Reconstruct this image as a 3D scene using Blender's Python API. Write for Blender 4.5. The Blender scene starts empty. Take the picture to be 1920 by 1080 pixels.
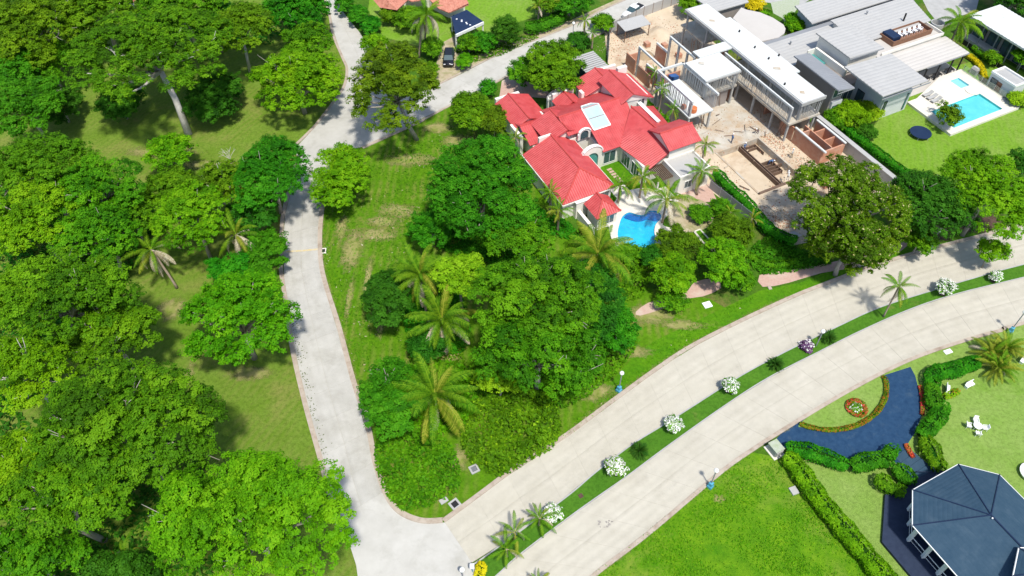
import bpy, math, random
import numpy as np
from mathutils import Vector, Matrix
from mathutils.geometry import tessellate_polygon
R_ = math.radians
SC = bpy.context.scene
COL = SC.collection
# ------------------------------------------------------------------ camera, sky, sun, exposure
CAM_H, FPX, PITCH = 80.0, 1500.0, R_(49)
cd = bpy.data.cameras.new('camera'); cam = bpy.data.objects.new('camera', cd); COL.objects.link(cam)
cam.location = (0, 0, CAM_H); cam.rotation_euler = (R_(90) - PITCH, 0, 0)
cd.sensor_width = 36; cd.lens = 36 * FPX / 1920; cd.clip_end = 3000; cd.clip_start = 1
SC.camera = cam
SUN_EL, SUN_AZ = R_(64), (0.37, -0.93)          # direction on the ground towards the sun
wd = bpy.data.worlds.new('World'); SC.world = wd; wd.use_nodes = True
nt = wd.node_tree; bg = nt.nodes['Background']
sky = nt.nodes.new('ShaderNodeTexSky'); sky.sky_type = 'NISHITA'; sky.sun_disc = False
sky.sun_elevation = SUN_EL; sky.sun_rotation = math.atan2(SUN_AZ[0], SUN_AZ[1])
sky.air_density = 1.0; sky.dust_density = 1.2
nt.links.new(sky.outputs[0], bg.inputs[0]); bg.inputs[1].default_value = 0.15
sl = bpy.data.lights.new('sun', 'SUN'); so = bpy.data.objects.new('sun', sl); COL.objects.link(so)
sl.energy = 3.9; sl.angle = R_(4.0); sl.color = (1.0, 0.95, 0.86)
n_ = math.hypot(*SUN_AZ); ce = math.cos(SUN_EL)
sd = Vector((SUN_AZ[0] / n_ * ce, SUN_AZ[1] / n_ * ce, math.sin(SUN_EL)))
so.rotation_euler = sd.to_track_quat('Z', 'Y').to_euler(); so.location = (30, -60, 120)
vs = SC.view_settings; vs.view_transform = 'Standard'; vs.look = 'None'; vs.gamma = 1; vs.use_curve_mapping = False
vs.exposure = 0.36
SC.cycles.max_bounces = 6; SC.cycles.transparent_max_bounces = 12
SC.cycles.caustics_reflective = False; SC.cycles.caustics_refractive = False

# ------------------------------------------------------------------ where things stand
ST, CT = math.sin(PITCH), math.cos(PITCH)
def G(px, py, z=0.0):
    """ground plan position of a measured survey point at height z"""
    x = (px - 960) / FPX; y = (540 - py) / FPX
    dy, dz = CT + y * ST, -ST + y * CT
    t = (CAM_H - z) / -dz
    return (x * t, dy * t)
def scale_at(X, Y, Z): return FPX / (Y * CT + (CAM_H - Z) * ST)
A_ = R_(-63); EU = (math.cos(A_), math.sin(A_)); EV = (-EU[1], EU[0])
O_ = G(1085, 316, 5.2)
def UV(u, v, z=0.0):
    """plan grid shared by the houses of the street: u towards the boulevard, v along it"""
    return (O_[0] + u * EU[0] + v * EV[0], O_[1] + u * EU[1] + v * EV[1], z)
def sm(pts, n=4, closed=False):
    P = [np.array(p, float) for p in pts]; out = []; m = len(P)
    rng = range(m) if closed else range(m - 1)
    for i in rng:
        if closed: a, b, c, d = P[i - 1], P[i], P[(i + 1) % m], P[(i + 2) % m]
        else: a, b, c, d = P[max(i - 1, 0)], P[i], P[i + 1], P[min(i + 2, m - 1)]
        for k in range(n):
            t = k / n
            out.append(tuple(.5 * ((2 * b) + (c - a) * t + (2 * a - 5 * b + 4 * c - d) * t * t + (3 * b - a - 3 * c + d) * t ** 3)))
    if not closed: out.append(tuple(P[-1]))
    return out
def GP(pts, z=0.0): return [G(p[0], p[1], z) for p in pts]

# ------------------------------------------------------------------ mesh helpers
ORG = {}
class MB:
    def __init__(s): s.v = []; s.f = []; s.m = []
    def add(s, vs, fs, mi=0):
        o = len(s.v); s.v += [tuple(p) for p in vs]
        for f in fs: s.f.append([i + o for i in f]); s.m.append(mi)
        return s
    def hexa(s, b, t, mi=0):
        return s.add(list(b) + list(t), [(3, 2, 1, 0), (4, 5, 6, 7), (0, 1, 5, 4), (1, 2, 6, 5), (2, 3, 7, 6), (3, 0, 4, 7)], mi)
    def box(s, u0, u1, v0, v1, z0, z1, mi=0, F=None):
        F = F or UV
        c = [(u0, v0), (u1, v0), (u1, v1), (u0, v1)]
        return s.hexa([F(a, b, z0) for a, b in c], [F(a, b, z1) for a, b in c], mi)
    def prism(s, poly, z0, z1, mi=0):
        n = len(poly); t = tessellate_polygon([[Vector((p[0], p[1], 0)) for p in poly]])
        ar = sum(poly[i][0] * poly[(i + 1) % n][1] - poly[(i + 1) % n][0] * poly[i][1] for i in range(n))
        o = len(s.v); s.v += [(p[0], p[1], z0) for p in poly] + [(p[0], p[1], z1) for p in poly]
        for a, b, c in t:
            A, B, C = poly[a], poly[b], poly[c]
            if (B[0]-A[0])*(C[1]-A[1]) - (C[0]-A[0])*(B[1]-A[1]) < 0: b, c = c, b
            s.f.append([o + n + a, o + n + b, o + n + c]); s.m.append(mi)
            s.f.append([o + c, o + b, o + a]); s.m.append(mi)
        for i in range(n):
            j = (i + 1) % n; q = [o + i, o + j, o + n + j, o + n + i]
            s.f.append(q if ar > 0 else q[::-1]); s.m.append(mi)
        return s
    def tube(s, pts, rad, n=6, mi=0, cap=True):
        pts = [Vector(p) for p in pts]; o = len(s.v)
        if not hasattr(rad, '__len__'): rad = [rad] * len(pts)
        for i, p in enumerate(pts):
            d = (pts[min(i + 1, len(pts) - 1)] - pts[max(i - 1, 0)]).normalized()
            a = d.cross(Vector((0, 0, 1)) if abs(d.z) < .9 else Vector((1, 0, 0))).normalized(); b = d.cross(a)
            for k in range(n):
                t = 2 * math.pi * k / n
                s.v.append(tuple(p + (a * math.cos(t) + b * math.sin(t)) * rad[i]))
        for i in range(len(pts) - 1):
            for k in range(n):
                k2 = (k + 1) % n
                s.f.append([o + i * n + k, o + i * n + k2, o + (i + 1) * n + k2, o + (i + 1) * n + k]); s.m.append(mi)
        if cap:
            s.f.append([o + k for k in range(n)][::-1]); s.m.append(mi)
            s.f.append([o + (len(pts) - 1) * n + k for k in range(n)]); s.m.append(mi)
        return s
    def lathe(s, c, prof, n=16, mi=0):
        o = len(s.v)
        for r, z in prof:
            for k in range(n):
                t = 2 * math.pi * k / n; s.v.append((c[0] + r * math.cos(t), c[1] + r * math.sin(t), c[2] + z))
        for i in range(len(prof) - 1):
            for k in range(n):
                k2 = (k + 1) % n
                s.f.append([o + i * n + k, o + i * n + k2, o + (i + 1) * n + k2, o + (i + 1) * n + k]); s.m.append(mi)
        s.f.append([o + k for k in range(n)][::-1]); s.m.append(mi)
        s.f.append([o + (len(prof) - 1) * n + k for k in range(n)]); s.m.append(mi)
        return s
    def ball(s, c, r, n=12, m=7, sq=1.0, mi=0):
        return s.lathe(c, [(max(r * math.sin(math.pi * i / m), .002), -r * sq * math.cos(math.pi * i / m)) for i in range(m + 1)], n, mi)
def link(o, parent=None):
    COL.objects.link(o)
    if parent is not None: o.parent = parent
    return o
def build(mb, name, mats, parent=None, smooth=False, org=None):
    if not isinstance(mats, (list, tuple)): mats = [mats]
    if parent is not None: org = ORG[parent.name]
    elif org is None:
        a = np.array(mb.v); org = Vector((a[:, 0].mean(), a[:, 1].mean(), a[:, 2].min()))
    else: org = Vector(org)
    me = bpy.data.meshes.new(name)
    me.from_pydata([(p[0] - org[0], p[1] - org[1], p[2] - org[2]) for p in mb.v], [], mb.f)
    for m in mats: me.materials.append(m)
    if len(mats) > 1: me.polygons.foreach_set('material_index', mb.m)
    if smooth: me.polygons.foreach_set('use_smooth', [True] * len(me.polygons))
    me.update()
    o = bpy.data.objects.new(name, me); link(o, parent)
    if parent is None: o.location = org
    ORG[o.name] = org
    return o
def tag(o, label=None, cat=None, group=None, kind=None):
    if label: o['label'] = label
    if cat: o['category'] = cat
    if group: o['group'] = group
    if kind: o['kind'] = kind
    return o
def thing(name, label, cat, loc, group=None, rz=0.0):
    o = bpy.data.objects.new(name, None); o.empty_display_size = .3; link(o)
    o.location = loc; o.rotation_euler = (0, 0, rz); ORG[o.name] = Vector(loc)
    return tag(o, label, cat, group)
def dup(root, loc, rz=0.0, label=None, group=None, sc=None):
    r = root.copy(); link(r); r.location = loc; r.rotation_euler = (0, 0, rz)
    if sc: r.scale = sc
    if label: r['label'] = label
    if group: r['group'] = group
    def kids(src, dst):
        for c in src.children:
            k = c.copy(); link(k, dst); kids(c, k)
    kids(root, r); ORG[r.name] = Vector(loc)
    return r
def sheet(name, pts, z, m, holes=(), label=None, cat=None, parent=None):
    polys = [[Vector((p[0], p[1], 0)) for p in pts]] + [[Vector((p[0], p[1], 0)) for p in h] for h in holes]
    allp = [p for q in polys for p in q]; tri = tessellate_polygon(polys)
    mb = MB(); mb.v = [(p.x, p.y, z) for p in allp]
    for a, b, c in tri:
        A, B, C = allp[a], allp[b], allp[c]
        if (B - A).cross(C - A).z < 0: b, c = c, b
        mb.f.append([a, b, c]); mb.m.append(0)
    o = build(mb, name, m, parent, org=(0, 0, 0) if parent is None else None)
    if parent is None: tag(o, label, cat, kind='structure')
    return o

# ------------------------------------------------------------------ materials
def nodes(name):
    m = bpy.data.materials.new(name); m.use_nodes = True
    t = m.node_tree; p = t.nodes['Principled BSDF']
    return m, t, p
def N(t, typ, **kw):
    n = t.nodes.new(typ)
    for k, v in kw.items(): setattr(n, k, v)
    return n
def noise_fac(t, scale, detail=4, rough=.6, lo=.35, hi=.65, vec=None, dist=0.0):
    n = N(t, 'ShaderNodeTexNoise'); n.inputs['Scale'].default_value = scale; n.inputs['Detail'].default_value = detail
    n.inputs['Roughness'].default_value = rough; n.inputs['Distortion'].default_value = dist
    if vec is not None: t.links.new(vec, n.inputs['Vector'])
    r = N(t, 'ShaderNodeMapRange'); r.inputs[1].default_value = lo; r.inputs[2].default_value = hi
    t.links.new(n.outputs['Fac'], r.inputs[0]); return r.outputs[0]
def mixc(t, fac, a, b):
    x = N(t, 'ShaderNodeMix', data_type='RGBA')
    if isinstance(fac, float): x.inputs[0].default_value = fac
    else: t.links.new(fac, x.inputs[0])
    for i, c in ((6, a), (7, b)):
        if isinstance(c, tuple): x.inputs[i].default_value = (*c, 1)
        else: t.links.new(c, x.inputs[i])
    return x.outputs[2]
def mat(name, c1, c2=None, scale=1.0, rough=.8, spec=.3, bump=0.0, bscale=20.0, c3=None, s3=.12, lo3=.5, hi3=.72, objrand=0.0, metal=0.0, lo=.3, hi=.7):
    m, t, p = nodes(name)
    pos = N(t, 'ShaderNodeNewGeometry').outputs['Position']
    col = None
    if c2: col = mixc(t, noise_fac(t, scale, 6, .65, lo, hi, pos), c1, c2)
    if c3: col = mixc(t, noise_fac(t, s3, 7, .68, lo3, hi3, pos, .3), col or c1, c3)
    if objrand:
        oi = N(t, 'ShaderNodeObjectInfo'); mr = N(t, 'ShaderNodeMapRange')
        mr.inputs[3].default_value = 1 - objrand; mr.inputs[4].default_value = 1 + objrand
        t.links.new(oi.outputs['Random'], mr.inputs[0])
        hs = N(t, 'ShaderNodeHueSaturation'); t.links.new(mr.outputs[0], hs.inputs['Value'])
        if col is None: hs.inputs['Color'].default_value = (*c1, 1)
        else: t.links.new(col, hs.inputs['Color'])
        col = hs.outputs[0]
    if col is None: p.inputs['Base Color'].default_value = (*c1, 1)
    else: t.links.new(col, p.inputs['Base Color'])
    p.inputs['Roughness'].default_value = rough; p.inputs['Specular IOR Level'].default_value = spec; p.inputs['Metallic'].default_value = metal
    if bump:
        n = N(t, 'ShaderNodeTexNoise'); n.inputs['Scale'].default_value = bscale; n.inputs['Detail'].default_value = 5
        t.links.new(pos, n.inputs['Vector'])
        b = N(t, 'ShaderNodeBump'); b.inputs['Strength'].default_value = 1; b.inputs['Distance'].default_value = bump
        t.links.new(n.outputs['Fac'], b.inputs['Height']); t.links.new(b.outputs[0], p.inputs['Normal'])
    return m
def grass_mat(name, a, b, straw, s3=.12, lo3=.52, hi3=.7, dark=None, stripes=None, fine=2.2):
    m, t, p = nodes(name)
    pos = N(t, 'ShaderNodeNewGeometry').outputs['Position']
    col = mixc(t, noise_fac(t, .35, 6, .7, .32, .68, pos), a, b)
    if stripes:
        ang, per, amt = stripes
        mp = N(t, 'ShaderNodeMapping'); mp.inputs['Rotation'].default_value = (0, 0, ang); t.links.new(pos, mp.inputs[0])
        w = N(t, 'ShaderNodeTexWave'); w.inputs['Scale'].default_value = per; w.inputs['Distortion'].default_value = 2.5; w.inputs['Detail'].default_value = 3; w.inputs['Detail Scale'].default_value = .7
        t.links.new(mp.outputs[0], w.inputs[0])
        mu = N(t, 'ShaderNodeMath', operation='MULTIPLY'); mu.inputs[1].default_value = amt; t.links.new(w.outputs['Fac'], mu.inputs[0])
        nz = noise_fac(t, .2, 4, .6, .4, .62, pos); m2 = N(t, 'ShaderNodeMath', operation='MULTIPLY'); t.links.new(mu.outputs[0], m2.inputs[0]); t.links.new(nz, m2.inputs[1])
        col = mixc(t, m2.outputs[0], col, straw)
    col = mixc(t, noise_fac(t, s3, 8, .72, lo3, hi3, pos, .4), col, straw)
    d = dark or tuple(x * .45 for x in a)
    col = mixc(t, noise_fac(t, fine, 8, .8, .45, .78, pos), col, d)
    t.links.new(col, p.inputs['Base Color'])
    p.inputs['Roughness'].default_value = .9; p.inputs['Specular IOR Level'].default_value = .12
    n = N(t, 'ShaderNodeTexNoise'); n.inputs['Scale'].default_value = 7; n.inputs['Detail'].default_value = 8; n.inputs['Roughness'].default_value = .8
    t.links.new(pos, n.inputs['Vector'])
    bm = N(t, 'ShaderNodeBump'); bm.inputs['Distance'].default_value = .16; t.links.new(n.outputs['Fac'], bm.inputs['Height']); t.links.new(bm.outputs[0], p.inputs['Normal'])
    return m
def leaf_mat(name, dk, md, lt, trans=.3):
    m, t, p = nodes(name)
    at = N(t, 'ShaderNodeAttribute'); at.attribute_name = 'tone'
    cr = N(t, 'ShaderNodeValToRGB'); e = cr.color_ramp.elements
    e[0].position = .05; e[0].color = (*dk, 1); e[1].position = .95; e[1].color = (*lt, 1)
    k = e.new(.5); k.color = (*md, 1)
    t.links.new(at.outputs['Fac'], cr.inputs[0])
    oi = N(t, 'ShaderNodeObjectInfo'); mr = N(t, 'ShaderNodeMapRange'); mr.inputs[3].default_value = .488; mr.inputs[4].default_value = .512
    t.links.new(oi.outputs['Random'], mr.inputs[0])
    hs = N(t, 'ShaderNodeHueSaturation'); t.links.new(mr.outputs[0], hs.inputs['Hue']); t.links.new(cr.outputs[0], hs.inputs['Color'])
    p.inputs['Roughness'].default_value = .65; p.inputs['Specular IOR Level'].default_value = .10
    t.links.new(hs.outputs[0], p.inputs['Base Color'])
    tr = N(t, 'ShaderNodeBsdfTranslucent'); t.links.new(hs.outputs[0], tr.inputs[0])
    mx = N(t, 'ShaderNodeMixShader'); mx.inputs[0].default_value = trans
    t.links.new(p.outputs[0], mx.inputs[1]); t.links.new(tr.outputs[0], mx.inputs[2])
    t.links.new(mx.outputs[0], t.nodes['Material Output'].inputs[0])
    return m
def glassy(name, tint, gloss=.04, rough=.05, ior=1.33, ripple=0.0):
    m, t, p = nodes(name); t.nodes.remove(p)
    tp = N(t, 'ShaderNodeBsdfTransparent'); tp.inputs[0].default_value = (*tint, 1)
    gl = N(t, 'ShaderNodeBsdfGlossy'); gl.inputs['Roughness'].default_value = rough
    fr = N(t, 'ShaderNodeFresnel'); fr.inputs[0].default_value = ior
    mx = N(t, 'ShaderNodeMixShader'); t.links.new(fr.outputs[0], mx.inputs[0]); t.links.new(tp.outputs[0], mx.inputs[1]); t.links.new(gl.outputs[0], mx.inputs[2])
    if ripple:
        pos = N(t, 'ShaderNodeNewGeometry').outputs['Position']
        n = N(t, 'ShaderNodeTexNoise'); n.inputs['Scale'].default_value = 2.5; n.inputs['Detail'].default_value = 3; t.links.new(pos, n.inputs['Vector'])
        b = N(t, 'ShaderNodeBump'); b.inputs['Distance'].default_value = ripple; t.links.new(n.outputs['Fac'], b.inputs['Height']); t.links.new(b.outputs[0], gl.inputs['Normal']); t.links.new(b.outputs[0], fr.inputs['Normal'])
    t.links.new(mx.outputs[0], t.nodes['Material Output'].inputs[0])
    return m
M = {}
LANE_ROT = math.atan2(.02, 1.0)
M['road'] = mat('boulevard_concrete', (.445, .418, .345), (.50, .472, .398), .5, .9, .1, .004, 30, c3=(.415, .388, .32), s3=.35, lo3=.5, hi3=.75, objrand=.02)
M['lane'] = mat('lane_concrete', (.415, .405, .37), (.485, .475, .44), .45, .9, .1, .004, 30, c3=(.35, .34, .30), s3=.3, lo3=.5, hi3=.75, objrand=.04)
M['joint'] = mat('joint_filler', (.36, .34, .29), (.40, .38, .32), 2, .9)
M['kerb'] = mat('kerb_stone', (.36, .295, .235), (.44, .385, .32), 1.2, .9, .1, .01, 12, c3=(.26, .20, .15), s3=.8)
M['stain'] = mat('oil_stain', (.22, .20, .18), (.32, .30, .27), 3, .7)
M['yellow_paint'] = mat('worn_yellow_paint', (.55, .42, .16), (.50, .47, .40), 2.5, .8)
M['ground'] = grass_mat('ground_grass', (.05, .14, .010), (.085, .19, .012), (.21, .17, .06))
M['wood_lawn'] = grass_mat('wood_lawn', (.125, .225, .016), (.17, .27, .034), (.27, .26, .075), .16, .52, .76, stripes=(.5, .35, .35))
M['rough'] = grass_mat('rough_grass', (.075, .20, .004), (.115, .27, .005), (.30, .25, .08), .14, .56, .72, stripes=(LANE_ROT, .30, .45))
M['verge'] = grass_mat('verge_grass', (.06, .21, .004), (.115, .28, .006), (.26, .22, .07), .2, .58, .78)
M['median'] = grass_mat('median_grass', (.06, .18, .012), (.09, .23, .018), (.22, .20, .06), .25, .6, .78)
M['lawn'] = grass_mat('bright_lawn', (.065, .21, .004), (.165, .325, .009), (.27, .33, .05), .11, .5, .75, dark=(.045, .16, .004), fine=.9)
M['pale'] = grass_mat('pale_lawn', (.205, .345, .055), (.275, .395, .095), (.14, .29, .02), .12, .56, .72)
M['pool_lawn'] = grass_mat('pool_lawn', (.15, .31, .015), (.20, .36, .035), (.24, .34, .07), .12, .5, .7, stripes=(.3, .3, .5))
M['dirt'] = mat('sandy_dirt', (.48, .39, .28), (.58, .49, .37), .35, .95, .1, .03, 5, c3=(.36, .25, .16), s3=.22, lo3=.52, hi3=.72)
M['bare_rag'] = None
M['bare'] = mat('bare_earth', (.36, .29, .19), (.46, .40, .29), .7, .95, .1, .03, 6, c3=(.17, .19, .045), s3=.5, lo3=.45, hi3=.7)
M['darkdirt'] = mat('wet_dirt', (.28, .20, .12), (.40, .31, .20), .6, .95, .1, .02, 6)
M['slab'] = mat('site_slab', (.52, .49, .43), (.40, .37, .31), .5, .9, .2, .006, 12, c3=(.40, .30, .20), s3=.35, lo3=.44, hi3=.66)
M['white_slab'] = mat('white_roof_slab', (.62, .64, .625), (.54, .56, .545), .4, .7, .3, c3=(.47, .47, .44), s3=.5, lo3=.55, hi3=.8)
M['grey_conc'] = mat('grey_concrete', (.42, .42, .41), (.33, .33, .32), .8, .85, .2, .006, 14)
M['steel'] = mat('galvanised_steel', (.50, .52, .52), (.40, .42, .42), 3, .45, .5, metal=.3)
M['rust'] = mat('rusty_prop', (.16, .09, .06), (.24, .15, .10), 4, .8)
M['brick'] = mat('hollow_brick', (.42, .19, .12), (.50, .26, .17), 1.5, .9, .15, .01, 9, c3=(.48, .36, .28), s3=.6)
M['red'] = mat('red_roof', (.43, .043, .045), (.52, .085, .085), .7, .5, .45, c3=(.33, .035, .035), s3=.9, lo3=.52, hi3=.8)
M['red_cap'] = mat('red_ridge', (.44, .05, .045), (.50, .08, .07), 2, .6, .3)
M['stucco'] = mat('white_stucco', (.70, .67, .60), (.76, .74, .68), .6, .9, .2, .003, 20, c3=(.58, .54, .46), s3=.4, lo3=.55, hi3=.8)
M['patio'] = mat('cream_patio', (.60, .56, .48), (.68, .65, .58), .8, .85, .2)
M['paver'] = mat('pink_paver', (.42, .27, .22), (.50, .35, .29), 3, .9, .15, .006, 12, c3=(.50, .42, .34), s3=.4)
M['metal_roof'] = mat('grey_metal_roof', (.375, .372, .36), (.43, .425, .41), .3, .55, .25, c3=(.33, .325, .31), s3=.3, lo3=.52, hi3=.8)
M['metal_dark'] = mat('dark_metal_roof', (.22, .23, .245), (.26, .27, .285), .3, .5, .4)
M['taupe'] = mat('taupe_wall', (.26, .23, .215), (.30, .27, .25), .5, .9)
M['blockwall'] = mat('grey_block_wall', (.58, .60, .60), (.50, .52, .53), 1.6, .9, .2, .02, 3)
M['warm_roof'] = mat('warm_roof', (.47, .445, .41), (.51, .485, .45), .3, .6, .3)
M['white'] = mat('white_paint', (.78, .78, .76), rough=.5)
M['plastic'] = mat('white_plastic', (.80, .80, .80), rough=.35, spec=.5)
M['wood'] = mat('brown_wood', (.17, .085, .05), (.25, .13, .08), 3, .7)
M['beam'] = mat('dark_timber', (.11, .07, .05), (.18, .12, .085), 3, .8)
M['black'] = mat('black_coating', (.02, .02, .022), rough=.5)
M['rubber'] = mat('tyre_rubber', (.025, .025, .025), rough=.85)
M['glass'] = mat('window_glass', (.05, .09, .10), rough=.06, spec=.8)
M['teal'] = mat('teal_glass', (.07, .28, .26), rough=.1, spec=.7)
M['sky_glass'] = mat('skylight_sheet', (.42, .55, .54), (.36, .49, .49), .8, .25, .5)
M['slate'] = mat('blue_slate_paving', (.012, .040, .094), (.024, .064, .130), 1.6, .8, .12, .02, 6, c3=(.05, .09, .14), s3=.9, lo3=.55, hi3=.8)
M['gz'] = mat('slate_shingle', (.026, .060, .098), (.042, .080, .120), 1.0, .75, .15, .008, 14, c3=(.06, .10, .14), s3=.5, lo3=.58, hi3=.85)
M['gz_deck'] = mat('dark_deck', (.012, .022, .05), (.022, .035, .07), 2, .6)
M['carport'] = mat('navy_roof', (.008, .020, .055), (.014, .03, .075), .8, .5, .3)
M['clay'] = mat('clay_tile', (.44, .16, .11), (.54, .25, .18), 2.2, .8, .2, .02, 8, c3=(.26, .09, .06), s3=1.2)
M['tile_blue'] = mat('pool_tile', (.012, .44, .70), (.04, .58, .80), .35, .4, c3=(.10, .66, .88), s3=.9, lo3=.55, hi3=.75)  # lighter patches in the tile colour paint water ripples and depth
M['tile_navy'] = mat('navy_pool_tile', (.01, .12, .42), (.02, .17, .50), 2, .4)
M['tile_aqua'] = mat('aqua_pool_tile', (.14, .58, .60), (.22, .70, .70), .4, .4, c3=(.25, .74, .78), s3=.9, lo3=.55, hi3=.75)  # same painted ripple and depth patches in the aqua tile colour
M['tile_pale'] = mat('pale_pool_tile', (.40, .72, .76), (.45, .76, .80), .6, .4)
M['water'] = glassy('water', (.80, .96, 1.0), ripple=.02)
M['pane'] = glassy('clear_glass', (.86, .95, .93), ior=1.45)
M['bark'] = mat('grey_bark', (.28, .25, .21), (.38, .35, .31), 2.5, .95, .1, .03, 8)
M['pale_bark'] = mat('pale_bark', (.52, .50, .47), (.40, .37, .33), 2, .9, .1, .02, 8)
M['palm_bark'] = mat('palm_trunk', (.24, .18, .13), (.36, .30, .24), 3, .95, .1, .03, 6)
M['soil'] = mat('dark_soil', (.07, .04, .03), (.11, .07, .05), 3, .95)
M['moss'] = mat('dark_moss', (.10, .13, .06), (.16, .18, .10), 3, .95)
M['blue_base'] = mat('blue_plinth', (.06, .26, .42), (.09, .34, .44), 2, .6)
M['tarp'] = mat('blue_tarp', (.03, .09, .28), (.05, .14, .36), 1.5, .5)
M['orange'] = mat('orange_plastic', (.62, .19, .06), (.50, .15, .06), 2, .6)
M['pebble'] = mat('pebble_paving', (.40, .43, .36), (.30, .36, .22), 3, .9, .2, .03, 4)
M['lamp_globe'] = mat('lamp_globe', (.85, .85, .83), rough=.3, spec=.5)
def ragged(m, name, soft=None):
    """copy of a ground material that thins out to nothing along a ragged edge"""
    m = m.copy(); m.name = name; t = m.node_tree; p = t.nodes['Principled BSDF']
    pos = N(t, 'ShaderNodeNewGeometry').outputs['Position']; nz = noise_fac(t, 1.6, 7, .75, .2, .8, pos)
    at = N(t, 'ShaderNodeAttribute'); at.attribute_name = 'fade'
    ad = N(t, 'ShaderNodeMath', operation='ADD'); t.links.new(nz, ad.inputs[0]); t.links.new(at.outputs['Fac'], ad.inputs[1])
    mr = N(t, 'ShaderNodeMapRange'); mr.inputs[1].default_value = .75; mr.inputs[2].default_value = 1.35; t.links.new(ad.outputs[0], mr.inputs[0])
    if soft: mr = N(t, 'ShaderNodeMath', operation='MULTIPLY'); ml = N(t, 'ShaderNodeMath', operation='MULTIPLY'); ml.inputs[1].default_value = soft; t.links.new(nz, ml.inputs[0]); t.links.new(ml.outputs[0], mr.inputs[0]); t.links.new(at.outputs['Fac'], mr.inputs[1])
    tp = N(t, 'ShaderNodeBsdfTransparent'); mx = N(t, 'ShaderNodeMixShader'); t.links.new(mr.outputs[0], mx.inputs[0]); t.links.new(tp.outputs[0], mx.inputs[1]); t.links.new(p.outputs[0], mx.inputs[2])
    t.links.new(mx.outputs[0], t.nodes['Material Output'].inputs[0]); return m
M['weather'] = mat('road_weathering', (.27, .25, .20), (.33, .31, .26), .8, .9); M['weather_rag'] = ragged(M['weather'], 'worn_road', .32); M['straw'] = mat('straw_turf', (.23, .225, .075), (.31, .28, .12), .9, .95, .1, .03, 6, c3=(.14, .21, .02), s3=.6, lo3=.45, hi3=.7); M['bare_rag'] = ragged(M['straw'], 'worn_turf'); M['soil_rag'] = ragged(M['soil'], 'worn_soil')
LEAF = {
 'olive': leaf_mat('leaf_olive', (.040, .108, .002), (.085, .222, .003), (.155, .315, .006)),
 'dkolive': leaf_mat('leaf_dark_olive', (.036, .088, .002), (.082, .185, .003), (.15, .275, .006)),
 'green': leaf_mat('leaf_green', (.030, .118, .002), (.078, .240, .003), (.15, .355, .006)),
 'bright': leaf_mat('leaf_bright', (.045, .17, .001), (.10, .31, .002), (.19, .42, .006)),
 'yellow': leaf_mat('leaf_yellow_green', (.055, .165, .001), (.120, .315, .002), (.21, .42, .006)),
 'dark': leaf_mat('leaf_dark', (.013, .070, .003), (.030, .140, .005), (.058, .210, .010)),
 'vivid': leaf_mat('leaf_vivid', (.016, .115, .002), (.036, .215, .004), (.080, .320, .008)),
 'lime': leaf_mat('leaf_lime', (.12, .26, .004), (.22, .42, .006), (.32, .52, .015)),
 'gold': leaf_mat('leaf_gold', (.45, .38, .004), (.62, .52, .006), (.72, .62, .02)),
 'rust': leaf_mat('leaf_orange', (.30, .08, .015), (.42, .14, .02), (.26, .24, .02)),
 'redflower': leaf_mat('petal_red', (.40, .02, .015), (.58, .05, .03), (.50, .16, .08), .1),
 'white': leaf_mat('petal_white', (.55, .56, .50), (.74, .74, .70), (.82, .82, .80), .15),
 'cream': leaf_mat('petal_cream', (.36, .33, .10), (.46, .42, .18), (.54, .50, .30), .15),
 'purple': leaf_mat('leaf_purple', (.05, .018, .05), (.11, .04, .11), (.17, .10, .22), .1),
 'palm_dark': leaf_mat('frond_dark', (.012, .055, .006), (.028, .10, .008), (.05, .15, .012), .2),
 'palm': leaf_mat('frond_green', (.035, .12, .004), (.085, .22, .006), (.17, .32, .012), .25),
 'palm_yel': leaf_mat('frond_yellow', (.10, .175, .008), (.185, .26, .015), (.32, .35, .04), .25),
 'palm_dead': leaf_mat('frond_dry', (.34, .27, .16), (.48, .41, .28), (.62, .56, .44), .15),
}
# ------------------------------------------------------------------ ground sheets
def rect(u0, u1, v0, v1): return [UV(u0, v0)[:2], UV(u1, v0)[:2], UV(u1, v1)[:2], UV(u0, v1)[:2]]
PIT = rect(1.5, 11.8, 24.3, 32.2)
sheet('ground', [(-900, -300), (900, -300), (900, 1500), (-900, 1500)], 0, M['ground'], [PIT], 'rough green grass ground spreading under the whole estate', 'ground')
LL = [(700, 1200), (668, 1060), (652, 1010), (636, 973), (607, 865), (577, 758), (553, 656), (540, 565), (531, 505), (533, 470), (532, 436), (535, 400), (548, 350), (560, 300)]
LR = [(830, 981), (787, 981), (744, 962), (717, 924), (698, 865), (685, 800), (658, 715), (631, 613), (608, 540), (598, 495), (596, 446), (599, 404), (606, 350), (615, 290)]
L_edge = sm(LL[3:]); R_edge = sm(LR[3:])
sheet('wood_lawn', GP([(-700, 1400), (720, 1400)] + LL + [(552, 280), (590, 240), (627, 193), (648, 161), (653, 130), (645, 109), (627, 65), (617, 16), (560, -140), (-800, -140)]), .004, M['wood_lawn'], label='olive lawn under the wood left of the lane', cat='lawn')
UU = [(834, 980), (903, 929), (962, 885), (1031, 841), (1081, 807), (1141, 762), (1230, 697), (1300, 651), (1400, 600), (1491, 558), (1541, 538), (1629, 505), (1724, 475), (1840, 445), (1920, 424), (2300, 340)]
UL = [(885, 1055), (903, 1047), (1056, 935), (1116, 885), (1184, 833), (1237, 800), (1300, 760), (1385, 706), (1470, 660), (1565, 614), (1646, 577), (1745, 545), (1822, 522), (1920, 495), (2300, 402)]
DU = [(850, 1150), (933, 1079), (975, 1041), (1081, 961), (1175, 895), (1253, 837), (1356, 764), (1440, 710), (1541, 658), (1611, 623), (1699, 584), (1787, 554), (1920, 521), (2300, 430)]
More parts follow.
